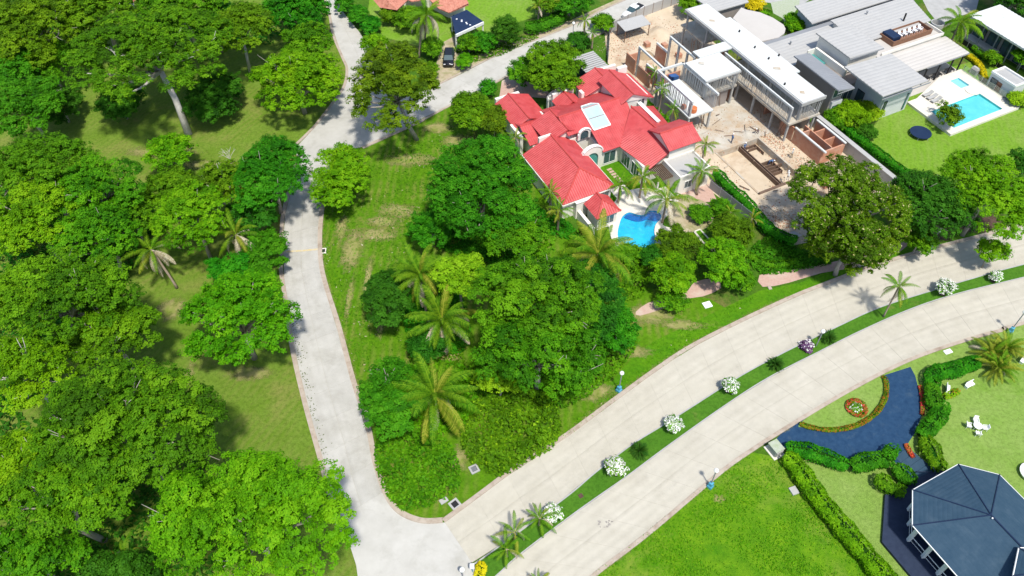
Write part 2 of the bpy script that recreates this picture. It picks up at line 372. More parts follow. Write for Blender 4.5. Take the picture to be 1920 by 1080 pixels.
DL = [(1020, 1160), (1106, 1080), (1206, 1003), (1287, 935), (1350, 882), (1400, 846), (1491, 788), (1604, 722), (1707, 671), (1817, 633), (1873, 618), (1920, 603), (2300, 505)]
sheet('island_grass', GP(LR[::-1][:-1] + UU[:9] + [(1330, 560), (1100, 520), (1010, 300), (930, 215), (839, 199), (760, 236), (678, 275)]), .008, M['rough'], label='rough mown grass between lane and boulevard', cat='lawn')
sheet('verge', GP(sm(UU[5:]) + [(2300, 300), (1920, 398), (1720, 455), (1600, 490), (1500, 530), (1425, 545), (1320, 595), (1225, 640), (1185, 672), (1120, 745)]), .012, M['verge'], label='vivid green grass verge along the boulevard kerb', cat='lawn')
sheet('lawn', GP(sm(DL[:6]) + [(1470, 860), (1560, 960), (1660, 1090), (1700, 1300), (900, 1500)]), .012, M['lawn'], label='bright green lawn beside the lower carriageway', cat='lawn')
sheet('garden_lawn', GP([(1470, 858)] + sm(DL[6:]) + [(2400, 700), (2400, 1500), (1720, 1500), (1660, 1090), (1560, 960)]), .016, M['pale'], label='pale mown lawn around the dark octagonal hall', cat='lawn')
sheet('pool_lawn', [UV(u, v)[:2] for u, v in [(1.5, 43.5), (5, 46), (6, 52), (3, 58), (1, 75), (2, 84), (30, 88), (24, 62), (21.5, 43)]], .008, M['pool_lawn'], label='smooth bright lawn below the grey roofed house', cat='lawn')
sheet('front_lawn', GP([(700, -60), (1000, -60), (1060, -10), (1010, 30), (960, 45), (905, 75), (860, 70), (800, 90), (720, 70), (690, 20)]), .008, M['pool_lawn'], label='green lawn around the clay tiled house', cat='lawn')
sheet('bare_verge', GP([(930, 85), (1070, 38), (1180, -12), (1190, 0), (1078, 47), (972, 89), (919, 111), (822, 158), (800, 150), (860, 118)]), .012, M['bare'], label='dry bare strip above the upper road', cat='ground')
LOT = [UV(u, v)[:2] for u, v in [(-37.5, 27.5), (-27, 22), (-14, 21.4), (-4, 19.6), (2.5, 19.2), (8, 18.2), (16, 19.6), (22.5, 21.5), (24, 30), (21, 42.4), (4, 42.4), (-28, 42.6), (-38.5, 45)]]
sheet('building_site', LOT, .016, M['dirt'], [PIT], 'sandy bare dirt of the building site', 'ground')
pf = MB(); pc = PIT
pf.add([(p[0], p[1], -1.1) for p in pc], [(0, 3, 2, 1)]); pf.f[-1] = [0, 1, 2, 3]
build(pf, 'pit_floor', M['dirt'], org=(0, 0, 0)); tag(bpy.data.objects['pit_floor'], 'sandy floor of the dug foundation pit', 'ground', kind='structure')
def fade_mesh(name, V, F_, fade, m, label, cat='ground'):
    me = bpy.data.meshes.new(name); me.from_pydata(V, [], F_); me.materials.append(m); at = me.attributes.new('fade', 'FLOAT', 'POINT'); at.data.foreach_set('value', fade)
    return tag(link(bpy.data.objects.new(name, me)), label, cat, kind='structure')
def patch(name, cx, cy, r, ry, m, z, label, n=20, seed=0):
    rg = random.Random(seed); c = G(cx, cy); V = [(*c, z)]; fd = [1.0]; F_ = []
    for q, k2 in ((.55, .75), (1.35, 0.0)):
        for i in range(n):
            t = 2 * math.pi * i / n; k = rg.uniform(.8, 1.2) * q; V.append((c[0] + r * k * math.cos(t), c[1] + ry * k * math.sin(t), z)); fd.append(k2)
    for i in range(n):
        j = (i + 1) % n; F_ += [(0, 1 + i, 1 + j), (1 + i, 1 + n + i, 1 + n + j, 1 + j)]
    fade_mesh(name, V, F_, fd, m, label)
def worn_strip(name, px, w, m, z, label, side=1, n=5):
    P = GP(sm(px, n)); V, F_, fd = [], [], []
    for i in range(len(P)):
        a = np.array(P[max(i - 1, 0)]); b2 = np.array(P[min(i + 1, len(P) - 1)]); d = b2 - a; d /= np.linalg.norm(d); nr = np.array((-d[1], d[0])) * side
        for k, f in ((0, .75), (.35, .55), (1, 0)): q = np.array(P[i]) + nr * w * k; V.append((q[0], q[1], z)); fd.append(f if 0 < i < len(P) - 1 else 0)
    for i in range(len(P) - 1):
        for k in (0, 1): o = i * 3 + k; f = (o, o + 3, o + 4, o + 1); F_.append(f if side < 0 else f[::-1])
    fade_mesh(name, V, F_, fd, m, label)
for i, (x, y, a, b, l) in enumerate([(700, 440, 3.6, 1.5, 'worn dry patch in grass near the lane bend'), (860, 265, 3.2, 2.0, 'bare sandy patch beside villa garden trees'),
    (1215, 590, 3.5, 1.6, 'dry trampled patch beside the white cover slab'), (835, 670, 2.2, 1.2, 'bare earth at foot of the middle coconut palm'), (745, 395, 3.2, 1.6, 'dry patch below the round lime tree'),
    (1115, 735, 2.6, 1.4, 'dry patch at the verge under the big tree'), (860, 860, 1.0, 1.6, 'bare earth gap in the low thicket'),
    (300, 285, 6, 1.6, 'dry strip in the clearing by the leaning trunk'), (395, 310, 5, 1.3, 'dry strip in the clearing right of the trunk'), (1348, 935, .7, .5, 'small bare patch by the lamp on the bright lawn')]):
    patch('worn_patch', x, y, a, b, M['bare_rag'], .020 + .0005 * i, l, seed=i)
patch('soil_patch', 1840, 420, 5, 2.5, M['soil_rag'], .022, 'dark soil under the trees by the boulevard', seed=31)
patch('soil_patch', 1755, 440, 2.6, 1.5, M['soil_rag'], .0235, 'dark red soil under the street lamp trees', seed=32)

# ------------------------------------------------------------------ roads
def resample(pts, n):
    P = np.array(pts); d = np.r_[0, np.cumsum(np.hypot(*np.diff(P, axis=0).T))]
    t = np.linspace(0, d[-1], n + 1)
    return np.c_[np.interp(t, d, P[:, 0]), np.interp(t, d, P[:, 1])]
def edge_world(px): return GP(sm(px, 6))
def road(name, Lpx, Rpx, label, m, step=4.0, across=2, zt=.045):
    A, B = edge_world(Lpx), edge_world(Rpx)
    ln = sum(math.dist(A[i], A[i + 1]) for i in range(len(A) - 1))
    n = max(2, round(ln / step))
    a, b = resample(A, n), resample(B, n)
    base = MB()
    for i in range(n):
        base.add([(*a[i], .026), (*b[i], .026), (*b[i + 1], .026), (*a[i + 1], .026)], [(0, 1, 2, 3)])
    for k, f in enumerate(base.f):
        p = [Vector(base.v[j]) for j in f]
        if (p[1] - p[0]).cross(p[2] - p[0]).z < 0: base.f[k] = f[::-1]
    ro = build(base, name, M['joint'], org=(0, 0, 0)); tag(ro, label, 'road', kind='structure')
    g = .022
    for i in range(n):
        for j in range(across):
            t0, t1 = j / across, (j + 1) / across
            q = [a[i] + (b[i] - a[i]) * t0, a[i] + (b[i] - a[i]) * t1, a[i + 1] + (b[i + 1] - a[i + 1]) * t1, a[i + 1] + (b[i + 1] - a[i + 1]) * t0]
            c = sum(q) / 4
            lo_, ac = (q[2] + q[3] - q[0] - q[1]), (q[1] + q[2] - q[0] - q[3]); lo_ /= np.linalg.norm(lo_); ac /= np.linalg.norm(ac); q = [p + lo_ * .009 * s1 + ac * .018 * s2 for p, s1, s2 in zip(q, (1, 1, -1, -1), (1, -1, -1, 1))]
            if np.cross(q[1] - q[0], q[2] - q[0]) < 0: q = q[::-1]
            mb = MB().hexa([(*p, .028) for p in q], [(*p, zt) for p in q])
            build(mb, 'road_slab', m, ro)
    return a, b
def strip(name, px, w0, w1, z0, z1, m, label, closed=False, world=False):
    P = px if world else edge_world(px)
    n = len(P); mb = MB()
    L, Rr = [], []
    for i in range(n):
        a = np.array(P[max(i - 1, 0)]); b = np.array(P[min(i + 1, n - 1)])
        d = b - a; d /= np.linalg.norm(d) + 1e-9; nr = np.array((-d[1], d[0]))
        L.append(np.array(P[i]) + nr * w0); Rr.append(np.array(P[i]) + nr * w1)
    for i in range(n - 1):
        q = [L[i], Rr[i], Rr[i + 1], L[i + 1]]
        if np.cross(q[1] - q[0], q[2] - q[0]) < 0: q = q[::-1]
        mb.hexa([(*p, z0) for p in q], [(*p, z1) for p in q])
    o = build(mb, name, m, org=(0, 0, 0)); tag(o, label, 'kerb', kind='structure'); return o
road('lane', LL[3:], LR[3:], 'pale concrete lane running up between the wood and grass', M['lane'])
road('boulevard', UU, UL, 'upper concrete carriageway of the boulevard', M['road'], 4.2)
road('boulevard', DU, DL, 'lower concrete carriageway of the boulevard', M['road'], 4.2)
UPU = [(735, 192), (822, 160), (919, 111), (972, 89), (1078, 47), (1125, 22), (1175, 0), (1290, -50)]
UPL = [(780, 228), (839, 199), (894, 172), (955, 139), (994, 115), (1075, 85), (1142, 55), (1210, 28), (1280, 0), (1370, -38)]
road('side_road', UPU, UPL, 'concrete side road past the building site', M['lane'], 4.2)
road('lane', [(653, 130), (645, 109), (627, 65), (617, 16), (585, -60)], [(705, 130), (697, 98), (668, 52), (640, 18), (608, -60)], 'upper end of the pale lane by clipped bushes', M['lane'])
sheet('junction', GP([(560, 300), (552, 280), (590, 240), (627, 193), (648, 161), (653, 130), (705, 130), (716, 165), (735, 192), (780, 228), (760, 238), (678, 276), (640, 283), (615, 290)]), .042, M['lane'], label='wide concrete junction under the olive tree', cat='road')
sheet('junction', GP([(700, 1300), (668, 1060), (652, 1010), (636, 973), (717, 924), (744, 962), (787, 981), (834, 980), (885, 1055), (903, 1085), (850, 1150), (1020, 1160), (900, 1300)]), .042, M['lane'], label='pale concrete junction at the foot of the lane', cat='road')
MED = sm(UL[1:]); MED2 = sm(DU[1:])
sheet('median', GP([(870, 1085)] + MED + MED2[::-1]), .03, M['median'], label='narrow grass median between the two carriageways', cat='median')
strip('kerb', LL[2:], .0, .55, .0, .13, M['kerb'], 'brown kerb on wood side of the lane')
strip('kerb', LR[0:], -.6, .0, .0, .13, M['kerb'], 'pinkish kerb on grass side of the lane')
strip('kerb', UU, .0, .5, .0, .13, M['kerb'], 'pinkish kerb along the upper carriageway')
strip('kerb', DL, -.45, .0, .0, .13, M['kerb'], 'pinkish kerb along the lower carriageway')
strip('kerb', UL, -.14, .0, .0, .10, M['grey_conc'], 'thin kerb on upper side of the median')
strip('kerb', DU, .0, .12, .0, .10, M['grey_conc'], 'thin kerb on lower side of the median')
strip('kerb', [(792, 224)] + UPL[1:8], -.4, .0, .0, .12, M['kerb'], 'brown kerb on villa side of side road')
strip('kerb', [(678, 276), (740, 248), (792, 224)], -.55, .0, .0, .13, M['kerb'], 'brown kerb below the junction tree')
strip('kerb', UPU[1:], .0, .35, .0, .1, M['kerb'], 'dry kerb above the side road')
strip('kerb', [(549, 280), (590, 240), (627, 193), (648, 161), (653, 130), (645, 109), (627, 65), (617, 16), (590, -50)], .0, .45, .0, .12, M['kerb'], 'red brown kerb at the junction bend')
strip('paint_line', [(528, 473), (570, 470), (604, 467)], -.16, .16, .046, .050, M['yellow_paint'], 'faded yellow stop line across the lane')
mo = MB(); rg = random.Random(5)
for i in range(200):
    t = rg.random(); k = t * (len(L_edge) - 1) * .30 + len(L_edge) * .10; i0 = int(k); f = k - i0
    p = [L_edge[i0][j] * (1 - f) + L_edge[i0 + 1][j] * f for j in (0, 1)]
    c = G(p[0] + abs(rg.gauss(0, 8)) + 2, p[1]); r = rg.uniform(.04, .12)
    mo.add([(c[0] + r * math.cos(a) * rg.uniform(.5, 1.3), c[1] + r * math.sin(a) * rg.uniform(.5, 1.3), .048 + .0001 * i) for a in (0, 1.2, 2.5, 3.8, 5.1)], [(0, 1, 2, 3, 4)])
tag(build(mo, 'moss', M['moss'], org=(0, 0, 0)), 'patches of moss creeping from kerb onto the lane', 'moss', kind='stuff')
st = MB()
for i in range(16):
    c = G(1136 + rg.gauss(0, 7), 983 + rg.gauss(0, 5)); r = rg.uniform(.05, .2)
    st.add([(c[0] + r * math.cos(a) * rg.uniform(.4, 1.3), c[1] + r * math.sin(a) * rg.uniform(.4, 1.3), .049 + .0003 * i) for a in (0, 1.2, 2.5, 3.8, 5.1)], [(0, 1, 2, 3, 4)])
tag(build(st, 'stain', M['stain'], org=(0, 0, 0)), 'dark stains on the lower carriageway', 'stain', kind='stuff')
worn_strip('worn_edge', LR[3:12], 1.3, M['bare_rag'], .024, 'straw coloured worn edge along lane kerb', -1)
worn_strip('worn_edge', UU[4:10], 1.2, M['bare_rag'], .0245, 'straw coloured worn edge along the boulevard kerb', 1)
worn_strip('worn_edge', DL[1:7], .8, M['bare_rag'], .0248, 'worn grass edge along the lower kerb', -1)
for i, (x, y, a_, b_) in enumerate(((660, 470, 1.6, 4), (720, 415, 2.5, 1.2), (640, 430, 1, 2.5), (770, 300, 4, 1.6), (820, 240, 2.5, 1.5), (690, 520, .5, 4), (655, 560, .5, 4), (715, 600, .5, 3), (1180, 660, 3, 1), (1280, 610, 3, .8), (470, 700, 3, 1.2), (350, 710, .7, 2.5), (320, 580, 2, 2))):
    patch('worn_patch', x, y, a_, b_, M['bare_rag'], .0252 + .0004 * i, 'thin dry patch number %s in the grass' % i if 0 else ['dry streak in the mown grass below the bend', 'dry patch right of the bend streak', 'dry patch hugging the lane kerb', 'dry patch below the junction tree', 'dry patch left of the villa corner', 'thin dry mowing streak left of the palms', 'thin dry mowing streak near the lane', 'thin dry streak by the dark bushy tree', 'dry patch on the verge below the feathery trees', 'long dry patch on the verge', 'dry patch on the olive lawn', 'two dry wheel marks at the spreading tree', 'dry patch on the shady path'][i], seed=50 + i)
worn_strip('worn_edge', [(546, 620), (560, 700), (585, 790), (602, 850), (618, 910)], .9, M['bare_rag'], .0246, 'earthy strip on wood side of the lane kerb', 1)
def lane_mark(E1, E2, t, w, label, z, lo=.5):
    A, B2 = resample(edge_world(E1), 40), resample(edge_world(E2), 40); rgm = random.Random(int(t * 100)); V, F_, fd = [], [], []
    for i in range(41):
        p = A[i] * (1 - t) + B2[i] * t; q = B2[i] - A[i]; q /= np.linalg.norm(q); k = rgm.uniform(.15, lo)
        for o_, f_ in ((-w, 0), (0, k), (w, 0)): V.append((*(p + q * o_), z)); fd.append(f_)
    for i in range(40):
        for k in (0, 1): o = i * 3 + k; g = [o, o + 3, o + 4, o + 1]; pa = [Vector(V[x]) for x in g]; F_.append(g if (pa[1] - pa[0]).cross(pa[2] - pa[1]).z > 0 else g[::-1])
    fade_mesh('road_wear', V, F_, fd, M['weather_rag'], label, 'road wear')
for (E1, E2, nm) in ((UU, UL, 'upper carriageway'), (DU, DL, 'lower carriageway'), (LL[3:], LR[3:], 'lane')):
    for i, (t, w, lo) in enumerate(((.22, .7, .62), (.40, .5, .5), (.52, .35, .7), (.66, .6, .55), (.82, .7, .6), (.04, .6, .85), (.96, .6, .85))):
        lane_mark(E1, E2, t, w, 'dusty wear streak along the ' + nm + ', ' + ['left wheel track', 'inner streak', 'middle joint', 'second streak', 'right wheel track', 'dirty left gutter', 'dirty right gutter'][i], .0475 + .0003 * i, lo)
# driveways, pavements, blue forecourt
DRV = [(1453, 826), (1465, 812), (1491, 795), (1660, 703), (1707, 688), (1716, 705), (1725, 740), (1728, 780), (1715, 812), (1697, 840), (1740, 880), (1755, 905), (1715, 935), (1690, 905), (1700, 895), (1672, 858), (1650, 856), (1615, 862), (1580, 862), (1540, 850), (1500, 843), (1460, 838)]
sheet('forecourt', GP(DRV), .022, M['slate'], label='dark blue slate forecourt curving in from the boulevard', cat='driveway')
sheet('flower_island', GP(sm([(1497, 796), (1550, 760), (1610, 727), (1650, 708), (1662, 722), (1660, 752), (1640, 780), (1600, 800), (1550, 806), (1515, 803)], 3, True)), .034, M['pale'], label='half moon of pale grass inside the slate forecourt', cat='lawn')
sheet('footpath', GP(sm([(1424, 516), (1470, 508), (1530, 498), (1600, 482), (1700, 452), (1690, 470), (1620, 498), (1540, 512), (1480, 530), (1430, 538)], 2, True)), .026, M['paver'], label='pink paved footpath beside the hedge and boulevard', cat='footpath')
sheet('footpath', GP(sm([(1192, 585), (1215, 568), (1240, 562), (1290, 545), (1300, 530), (1340, 522), (1352, 540), (1318, 556), (1290, 560), (1240, 580), (1200, 592)], 2, True)), .028, M['paver'], label='short curved pink path below villa garden', cat='footpath')
sheet('driveway', GP([(808, 165), (812, 140), (830, 80), (855, 66), (872, 90), (866, 120), (862, 142), (856, 150)]), .024, M['bare'], label='bare driveway under the black car', cat='driveway')
sheet('driveway', GP([(941, 152), (955, 143), (990, 138), (1020, 160), (1035, 185), (960, 180), (935, 190)]), .024, M['paver'], label='pink paved driveway in front of the villa', cat='driveway')
sheet('pebble_drive', GP([(1445, 5), (1500, -5), (1498, 12), (1485, 30), (1474, 48), (1468, 35), (1450, 25)]), .024, M['pebble'], label='pebbled drive by the yellow shrub', cat='driveway')
sheet('forecourt', GP([(1380, -30), (1560, -30), (1500, 12), (1440, 5), (1380, 0)]), .020, M['grey_conc'], label='grey concrete forecourt at the top edge', cat='driveway')
sheet('yard', GP([(1720, -20), (1840, -20), (1830, 20), (1760, 45), (1740, 20)]), .020, M['grey_conc'], label='grey yard behind the roof terrace palm', cat='yard')
# ------------------------------------------------------------------ buildings: roof tools
def ribbed(root, name, poly, down, m, spacing=.36, amp=.055, th=.14):
    P = [Vector(p) for p in poly]
    n = (P[1] - P[0]).cross(P[2] - P[0]).normalized()
    if n.z < 0: n = -n; P = P[::-1]
    d = Vector(down); d = (d - n * d.dot(n)).normalized(); s = n.cross(d)
    o = P[0]; Q = [((p - o).dot(s), (p - o).dot(d)) for p in P]
    mb = MB(); k = len(P)
    mb.v = [tuple(p - n * .005) for p in P] + [tuple(p - n * th) for p in P]
    mb.f = [list(range(k)), [k + i for i in range(k)][::-1]] + [[i, k + i, k + (i + 1) % k, (i + 1) % k] for i in range(k)]
    mb.m = [0] * len(mb.f)
    smin, smax = min(q[0] for q in Q), max(q[0] for q in Q)
    def tr(x):
        ts = []
        for i in range(k):
            a, b = Q[i], Q[(i + 1) % k]
            if abs(a[0] - b[0]) < 1e-9:
                if abs(x - a[0]) < 1e-6: ts += [a[1], b[1]]
                continue
            f = (x - a[0]) / (b[0] - a[0])
            if -1e-6 <= f <= 1 + 1e-6: ts.append(a[1] + f * (b[1] - a[1]))
        return (min(ts), max(ts)) if ts else (0, 0)
    st = spacing / 4; xs = []; x = smin; i = 0; H4 = [0, .75, 1, .75]
    while x < smax: xs.append((x, H4[i % 4])); x += st; i += 1
    xs.append((smax, 0))
    prev = None
    for x, h in xs:
        t0, t1 = tr(min(max(x, smin + 1e-5), smax - 1e-5)); off = n * (.004 + amp * h)
        cur = (tuple(o + s * x + d * t0 + off), tuple(o + s * x + d * t1 + off))
        if prev: mb.add([prev[0], cur[0], cur[1], prev[1]], [(0, 1, 2, 3)])
        prev = cur
    return build(mb, name, m, root)
def cap(root, a, b, m, r=.13, name='ridge_cap'):
    return build(MB().tube([a, b], r, 6), name, m, root)
def hiproof(root, u0, u1, v0, v1, ze, zr, axis='u', h0=0.0, h1=0.0, vr=None, m='red', wall='stucco', sp=.36, zl=None, zrr=None, amp=.055):
    """gable or hip roof; the ridge runs along the axis"""
    if axis == 'u': F = lambda a, b, z: UV(a, b, z); a0, a1, b0, b1 = u0, u1, v0, v1
    else: F = lambda a, b, z: UV(b, a, z); a0, a1, b0, b1 = v0, v1, u0, u1
    c = (b0 + b1) / 2 if vr is None else vr
    zl = ze if zl is None else zl; zrr = ze if zrr is None else zrr
    r0, r1 = (a0 + h0, c, zr), (a1 - h1, c, zr)
    V = lambda t: Vector(F(*t))
    out = []
    out.append(ribbed(root, 'roof_slope', [V((a0, b0, zl)), V((a1, b0, zl)), V(r1), V(r0)], V((a0, b0, zl)) - V((a0, c, zr)), M[m], sp, amp))
    out.append(ribbed(root, 'roof_slope', [V((a0, b1, zrr)), V((a1, b1, zrr)), V(r1), V(r0)], V((a0, b1, zrr)) - V((a0, c, zr)), M[m], sp, amp))
    up = Vector((0, 0, .05))
    for e, h, r, aa, sgn in ((a0, h0, r0, a0, 1), (a1, h1, r1, a1, -1)):
        if h:
            ribbed(root, 'roof_slope', [V((aa, b0, zl)), V((aa, b1, zrr)), V(r)], V((aa, c, (zl + zrr) / 2)) - V(r), M[m], sp, amp)
            cap(root, V((aa, b0, zl)) + up, V(r) + up, M[m + '_cap'] if m + '_cap' in M else M[m]); cap(root, V((aa, b1, zrr)) + up, V(r) + up, M[m + '_cap'] if m + '_cap' in M else M[m])
        else:
            t = aa + sgn * .35; mb = MB()
            tri = [(t, b0 + .3, zl - .1), (t, b1 - .3, zrr - .1), (t, c, zr - .12)]
            t2 = aa + sgn * .55; tri2 = [(t2, b, z) for _, b, z in tri]
            mb.add([F(*p) for p in tri] + [F(*p) for p in tri2], [(0, 1, 2), (5, 4, 3), (0, 3, 4, 1), (1, 4, 5, 2), (2, 5, 3, 0)])
            build(mb, 'gable_wall', M[wall], root)
    cap(root, V(r0) + up, V(r1) + up, M[m + '_cap'] if m + '_cap' in M else M[m])
def wallbox(root, u0, u1, v0, v1, z0, z1, m='stucco', name='wall'):
    return build(MB().box(u0, u1, v0, v1, z0, z1), name, M[m], root)
def window(root, u0, u1, v0, v1, z0, z1, face, m='glass', fr='white', bars=1):
    """window in a wall plane; face 'u+' looks to larger u, 'v-' to smaller v"""
    ax = face[0]; sg = 1 if face[1] == '+' else -1; t = .06
    def bx(a0, a1, za, zb, d0, d1):
        mb = MB()
        if ax == 'u': mb.box(min(u0 + sg * d0, u0 + sg * d1), max(u0 + sg * d0, u0 + sg * d1), a0, a1, za, zb)
        else: mb.box(a0, a1, min(v0 + sg * d0, v0 + sg * d1), max(v0 + sg * d0, v0 + sg * d1), za, zb)
        return mb
    a0, a1 = (v0, v1) if ax == 'u' else (u0, u1)
    w = build(bx(a0, a1, z0, z1, .01, .04), 'window', M[m], root)
    f = MB()
    for q in ((a0 - t, a1 + t, z1, z1 + t), (a0 - t, a1 + t, z0 - t, z0), (a0 - t, a0, z0, z1), (a1, a1 + t, z0, z1)):
        b = bx(*q, .01, .09); f.add(b.v, b.f)
    for i in range(bars):
        x = a0 + (a1 - a0) * (i + 1) / (bars + 1); b = bx(x - .03, x + .03, z0, z1, .045, .08); f.add(b.v, b.f)
    ORG[w.name] = ORG[root.name]
    build(f, 'frame', M[fr], w)
def arch_wall(root, u0, th, v0, v1, z0, zs, zt, ow, oz, m='stucco', name='arch', openz=0.0, glass=None):
    """wall across v with a curved top and an arched opening"""
    c = (v0 + v1) / 2; n = 12
    top = [(v0, zs)] + [(c + (v1 - v0) * .5 * -math.cos(math.pi * i / n), zs + (zt - zs) * math.sin(math.pi * i / n)) for i in range(n + 1)] + [(v1, zs)]
    ins = [(c - ow * math.cos(math.pi * i / n), oz + ow * math.sin(math.pi * i / n)) for i in range(n + 1)]
    mb = MB(); k = len(ins)
    outer = [(v0, z0)] + [top[1 + i] for i in range(n + 1)] + [(v1, z0)]
    inner = [(c - ow, openz)] + ins + [(c + ow, openz)]
    for a in range(len(outer) - 1):
        q = [outer[a], outer[a + 1], inner[a + 1], inner[a]]
        mb.hexa([UV(u0, p[0], p[1]) for p in q], [UV(u0 + th, p[0], p[1]) for p in q])
    o = build(mb, name, M[m], root); ORG[o.name] = ORG[root.name]
    rim = MB().tube([UV(u0 + th + .02, p[0], p[1]) for p in top], .14, 6); build(rim, 'moulding', M['white'], o)
    if glass:
        g = MB(); g.add([UV(u0 + th * .5, p[0], p[1]) for p in inner], [tuple(range(len(inner)))]); build(g, 'pane', M[glass], o)
    return o

# ------------------------------------------------------------------ villa with the red roofs
vl = thing('villa', 'sprawling white villa with many red tiled roofs and skylight', 'house', UV(-6, 7, 0))
for q in [(-8.2, 3.4, -4.4, 3.6, 3.15), (-13, -8.4, -.2, 5.4, 4.2), (-20.8, -14.8, -2.4, 2.7, 3.35), (-16, -7.8, 2.2, 8.8, 3.7), (-15.6, -3.9, 6.4, 15.8, 3.3), (-10, 2.0, 9.8, 15.6, 3.25), (-9.6, -5, 15.6, 18.9, 2.9),
          (-2.2, 2.4, 14.0, 18.7, 5.5), (-16, -9.9, 13.5, 18.2, 5.7), (-19.6, -16.2, 11, 18.5, 3.95), (-17.4, -15, 6, 9.2, 3.35), (4.9, 7.6, -1.1, 2.0, 2.55), (-14.2, -9.6, -2.0, .6, 2.7)]:
    wallbox(vl, q[0], q[1], q[2], q[3], 0, q[4])
hiproof(vl, -8.5, 3.8, -4.6, 4.0, 3.2, 5.25, 'u', h1=3.8, vr=.1)
hiproof(vl, 4.3, 7.95, -1.5, 2.45, 2.6, 3.9, 'u', h1=2.0)
hiproof(vl, -13.5, -7.9, -.65, 5.9, 4.2, 5.65, 'u', vr=2.75)
hiproof(vl, -21.3, -14.2, -2.9, 3.1, 3.4, 4.65, 'u', vr=-.5)
hiproof(vl, -16.8, -10.0, -2.5, 3.5, 3.0, 4.3, 'v')
Zf = lambda u: 6.05 - (u + 10.7) * (2.65 / 7.4)
U3 = lambda u, v, z: Vector(UV(u, v, z))
dn = U3(0, 0, -.36) - U3(-1, 0, 0)
ribbed(vl, 'roof_slope', [U3(-10.7, 2.6, 6.05), U3(-10.7, 6.3, 6.05), U3(-7.4, 6.3, Zf(-7.4)), U3(-7.4, 2.6, Zf(-7.4))], dn, M['red'])
ribbed(vl, 'roof_slope', [U3(-10.7, 6.3, 6.05), U3(-10.7, 14.3, 6.05), U3(-8.4, 14.0, Zf(-8.4)), U3(-3.3, 9.15, Zf(-3.3)), U3(-3.3, 6.3, Zf(-3.3))], dn, M['red'])
ribbed(vl, 'roof_slope', [U3(-10.7, 2.6, 6.05), U3(-10.7, 13.6, 6.05), U3(-16.4, 13.6, 3.5), U3(-16.4, 2.6, 3.5)], U3(-1, 0, -.45) - U3(0, 0, 0), M['red'])
cap(vl, U3(-10.7, 2.6, 6.1), U3(-10.7, 14, 6.1), M['red_cap'])
ribbed(vl, 'roof_slope', [U3(-3.3, 9.15, 3.36), U3(2.9, 10.4, 3.3), U3(2.2, 15.4, 5.2), U3(-8.4, 14.1, 5.75)], U3(0, -1, -.45) - U3(0, 0, 0), M['red'])
ribbed(vl, 'roof_slope', [U3(-8.4, 14.1, 5.75), U3(2.2, 15.4, 5.2), U3(2.2, 18.2, 3.3), U3(-9.6, 19.4, 3.3)], U3(0, 1, -.45) - U3(0, 0, 0), M['red'])
cap(vl, U3(-8.4, 14.1, 5.8), U3(-.5, 15.0, 5.42), M['red_cap'])
cap(vl, U3(-3.3, 9.15, 3.40), U3(-8.4, 14.0, 5.2), M['red_cap'], .07, 'valley_gutter')
hiproof(vl, -2.7, 2.95, 13.5, 19.2, 5.4, 6.65, 'v')
hiproof(vl, -16.5, -9.4, 13.0, 19.0, 5.6, 7.1, 'u', vr=15.0, zrr=5.2, zl=5.8)
hiproof(vl, -20.1, -15.8, 10.5, 18.8, 4.0, 5.5, 'u')
hiproof(vl, -17.9, -14.8, 5.55, 9.7, 3.4, 4.65, 'u')
# skylight
sk = MB(); b0, b1 = (-11.0, 7.0), (-6.9, 9.6)
Zb = lambda u: Zf(u) + .12 if u > -10.7 else 6.17 - (-10.7 - u) * .45
pan = MB()
for a0, a1 in ((-10.7, -8.85), (-8.75, -6.95)):
    pan.hexa([UV(a0, 6.75, Zb(a0)), UV(a1, 6.75, Zb(a1)), UV(a1, 9.55, Zb(a1)), UV(a0, 9.55, Zb(a0))], [UV(a0, 6.75, Zb(a0) + .05), UV(a1, 6.75, Zb(a1) + .05), UV(a1, 9.55, Zb(a1) + .05), UV(a0, 9.55, Zb(a0) + .05)])
pan.hexa([UV(-11.9, 7.4, Zb(-11.9)), UV(-10.72, 6.75, Zb(-10.72)), UV(-10.72, 9.55, Zb(-10.72)), UV(-11.9, 9.0, Zb(-11.9))], [UV(-11.9, 7.4, Zb(-11.9) + .05), UV(-10.72, 6.75, Zb(-10.72) + .05), UV(-10.72, 9.55, Zb(-10.72) + .05), UV(-11.9, 9.0, Zb(-11.9) + .05)])
skl = build(pan, 'skylight', M['sky_glass'], vl); ORG[skl.name] = ORG[vl.name]
for p in ([(-10.7, 6.7), (-6.9, 6.7)], [(-6.9, 6.7), (-6.9, 9.6)], [(-6.9, 9.6), (-10.7, 9.6)], [(-10.7, 6.7), (-11.95, 7.35)], [(-10.7, 9.6), (-11.95, 9.05)], [(-11.95, 7.35), (-11.95, 9.05)]):
    sk.tube([UV(p[0][0], p[0][1], Zb(p[0][0]) + .04), UV(p[1][0], p[1][1], Zb(p[1][0]) + .04)], .11, 5)
build(sk, 'frame', M['white'], skl)
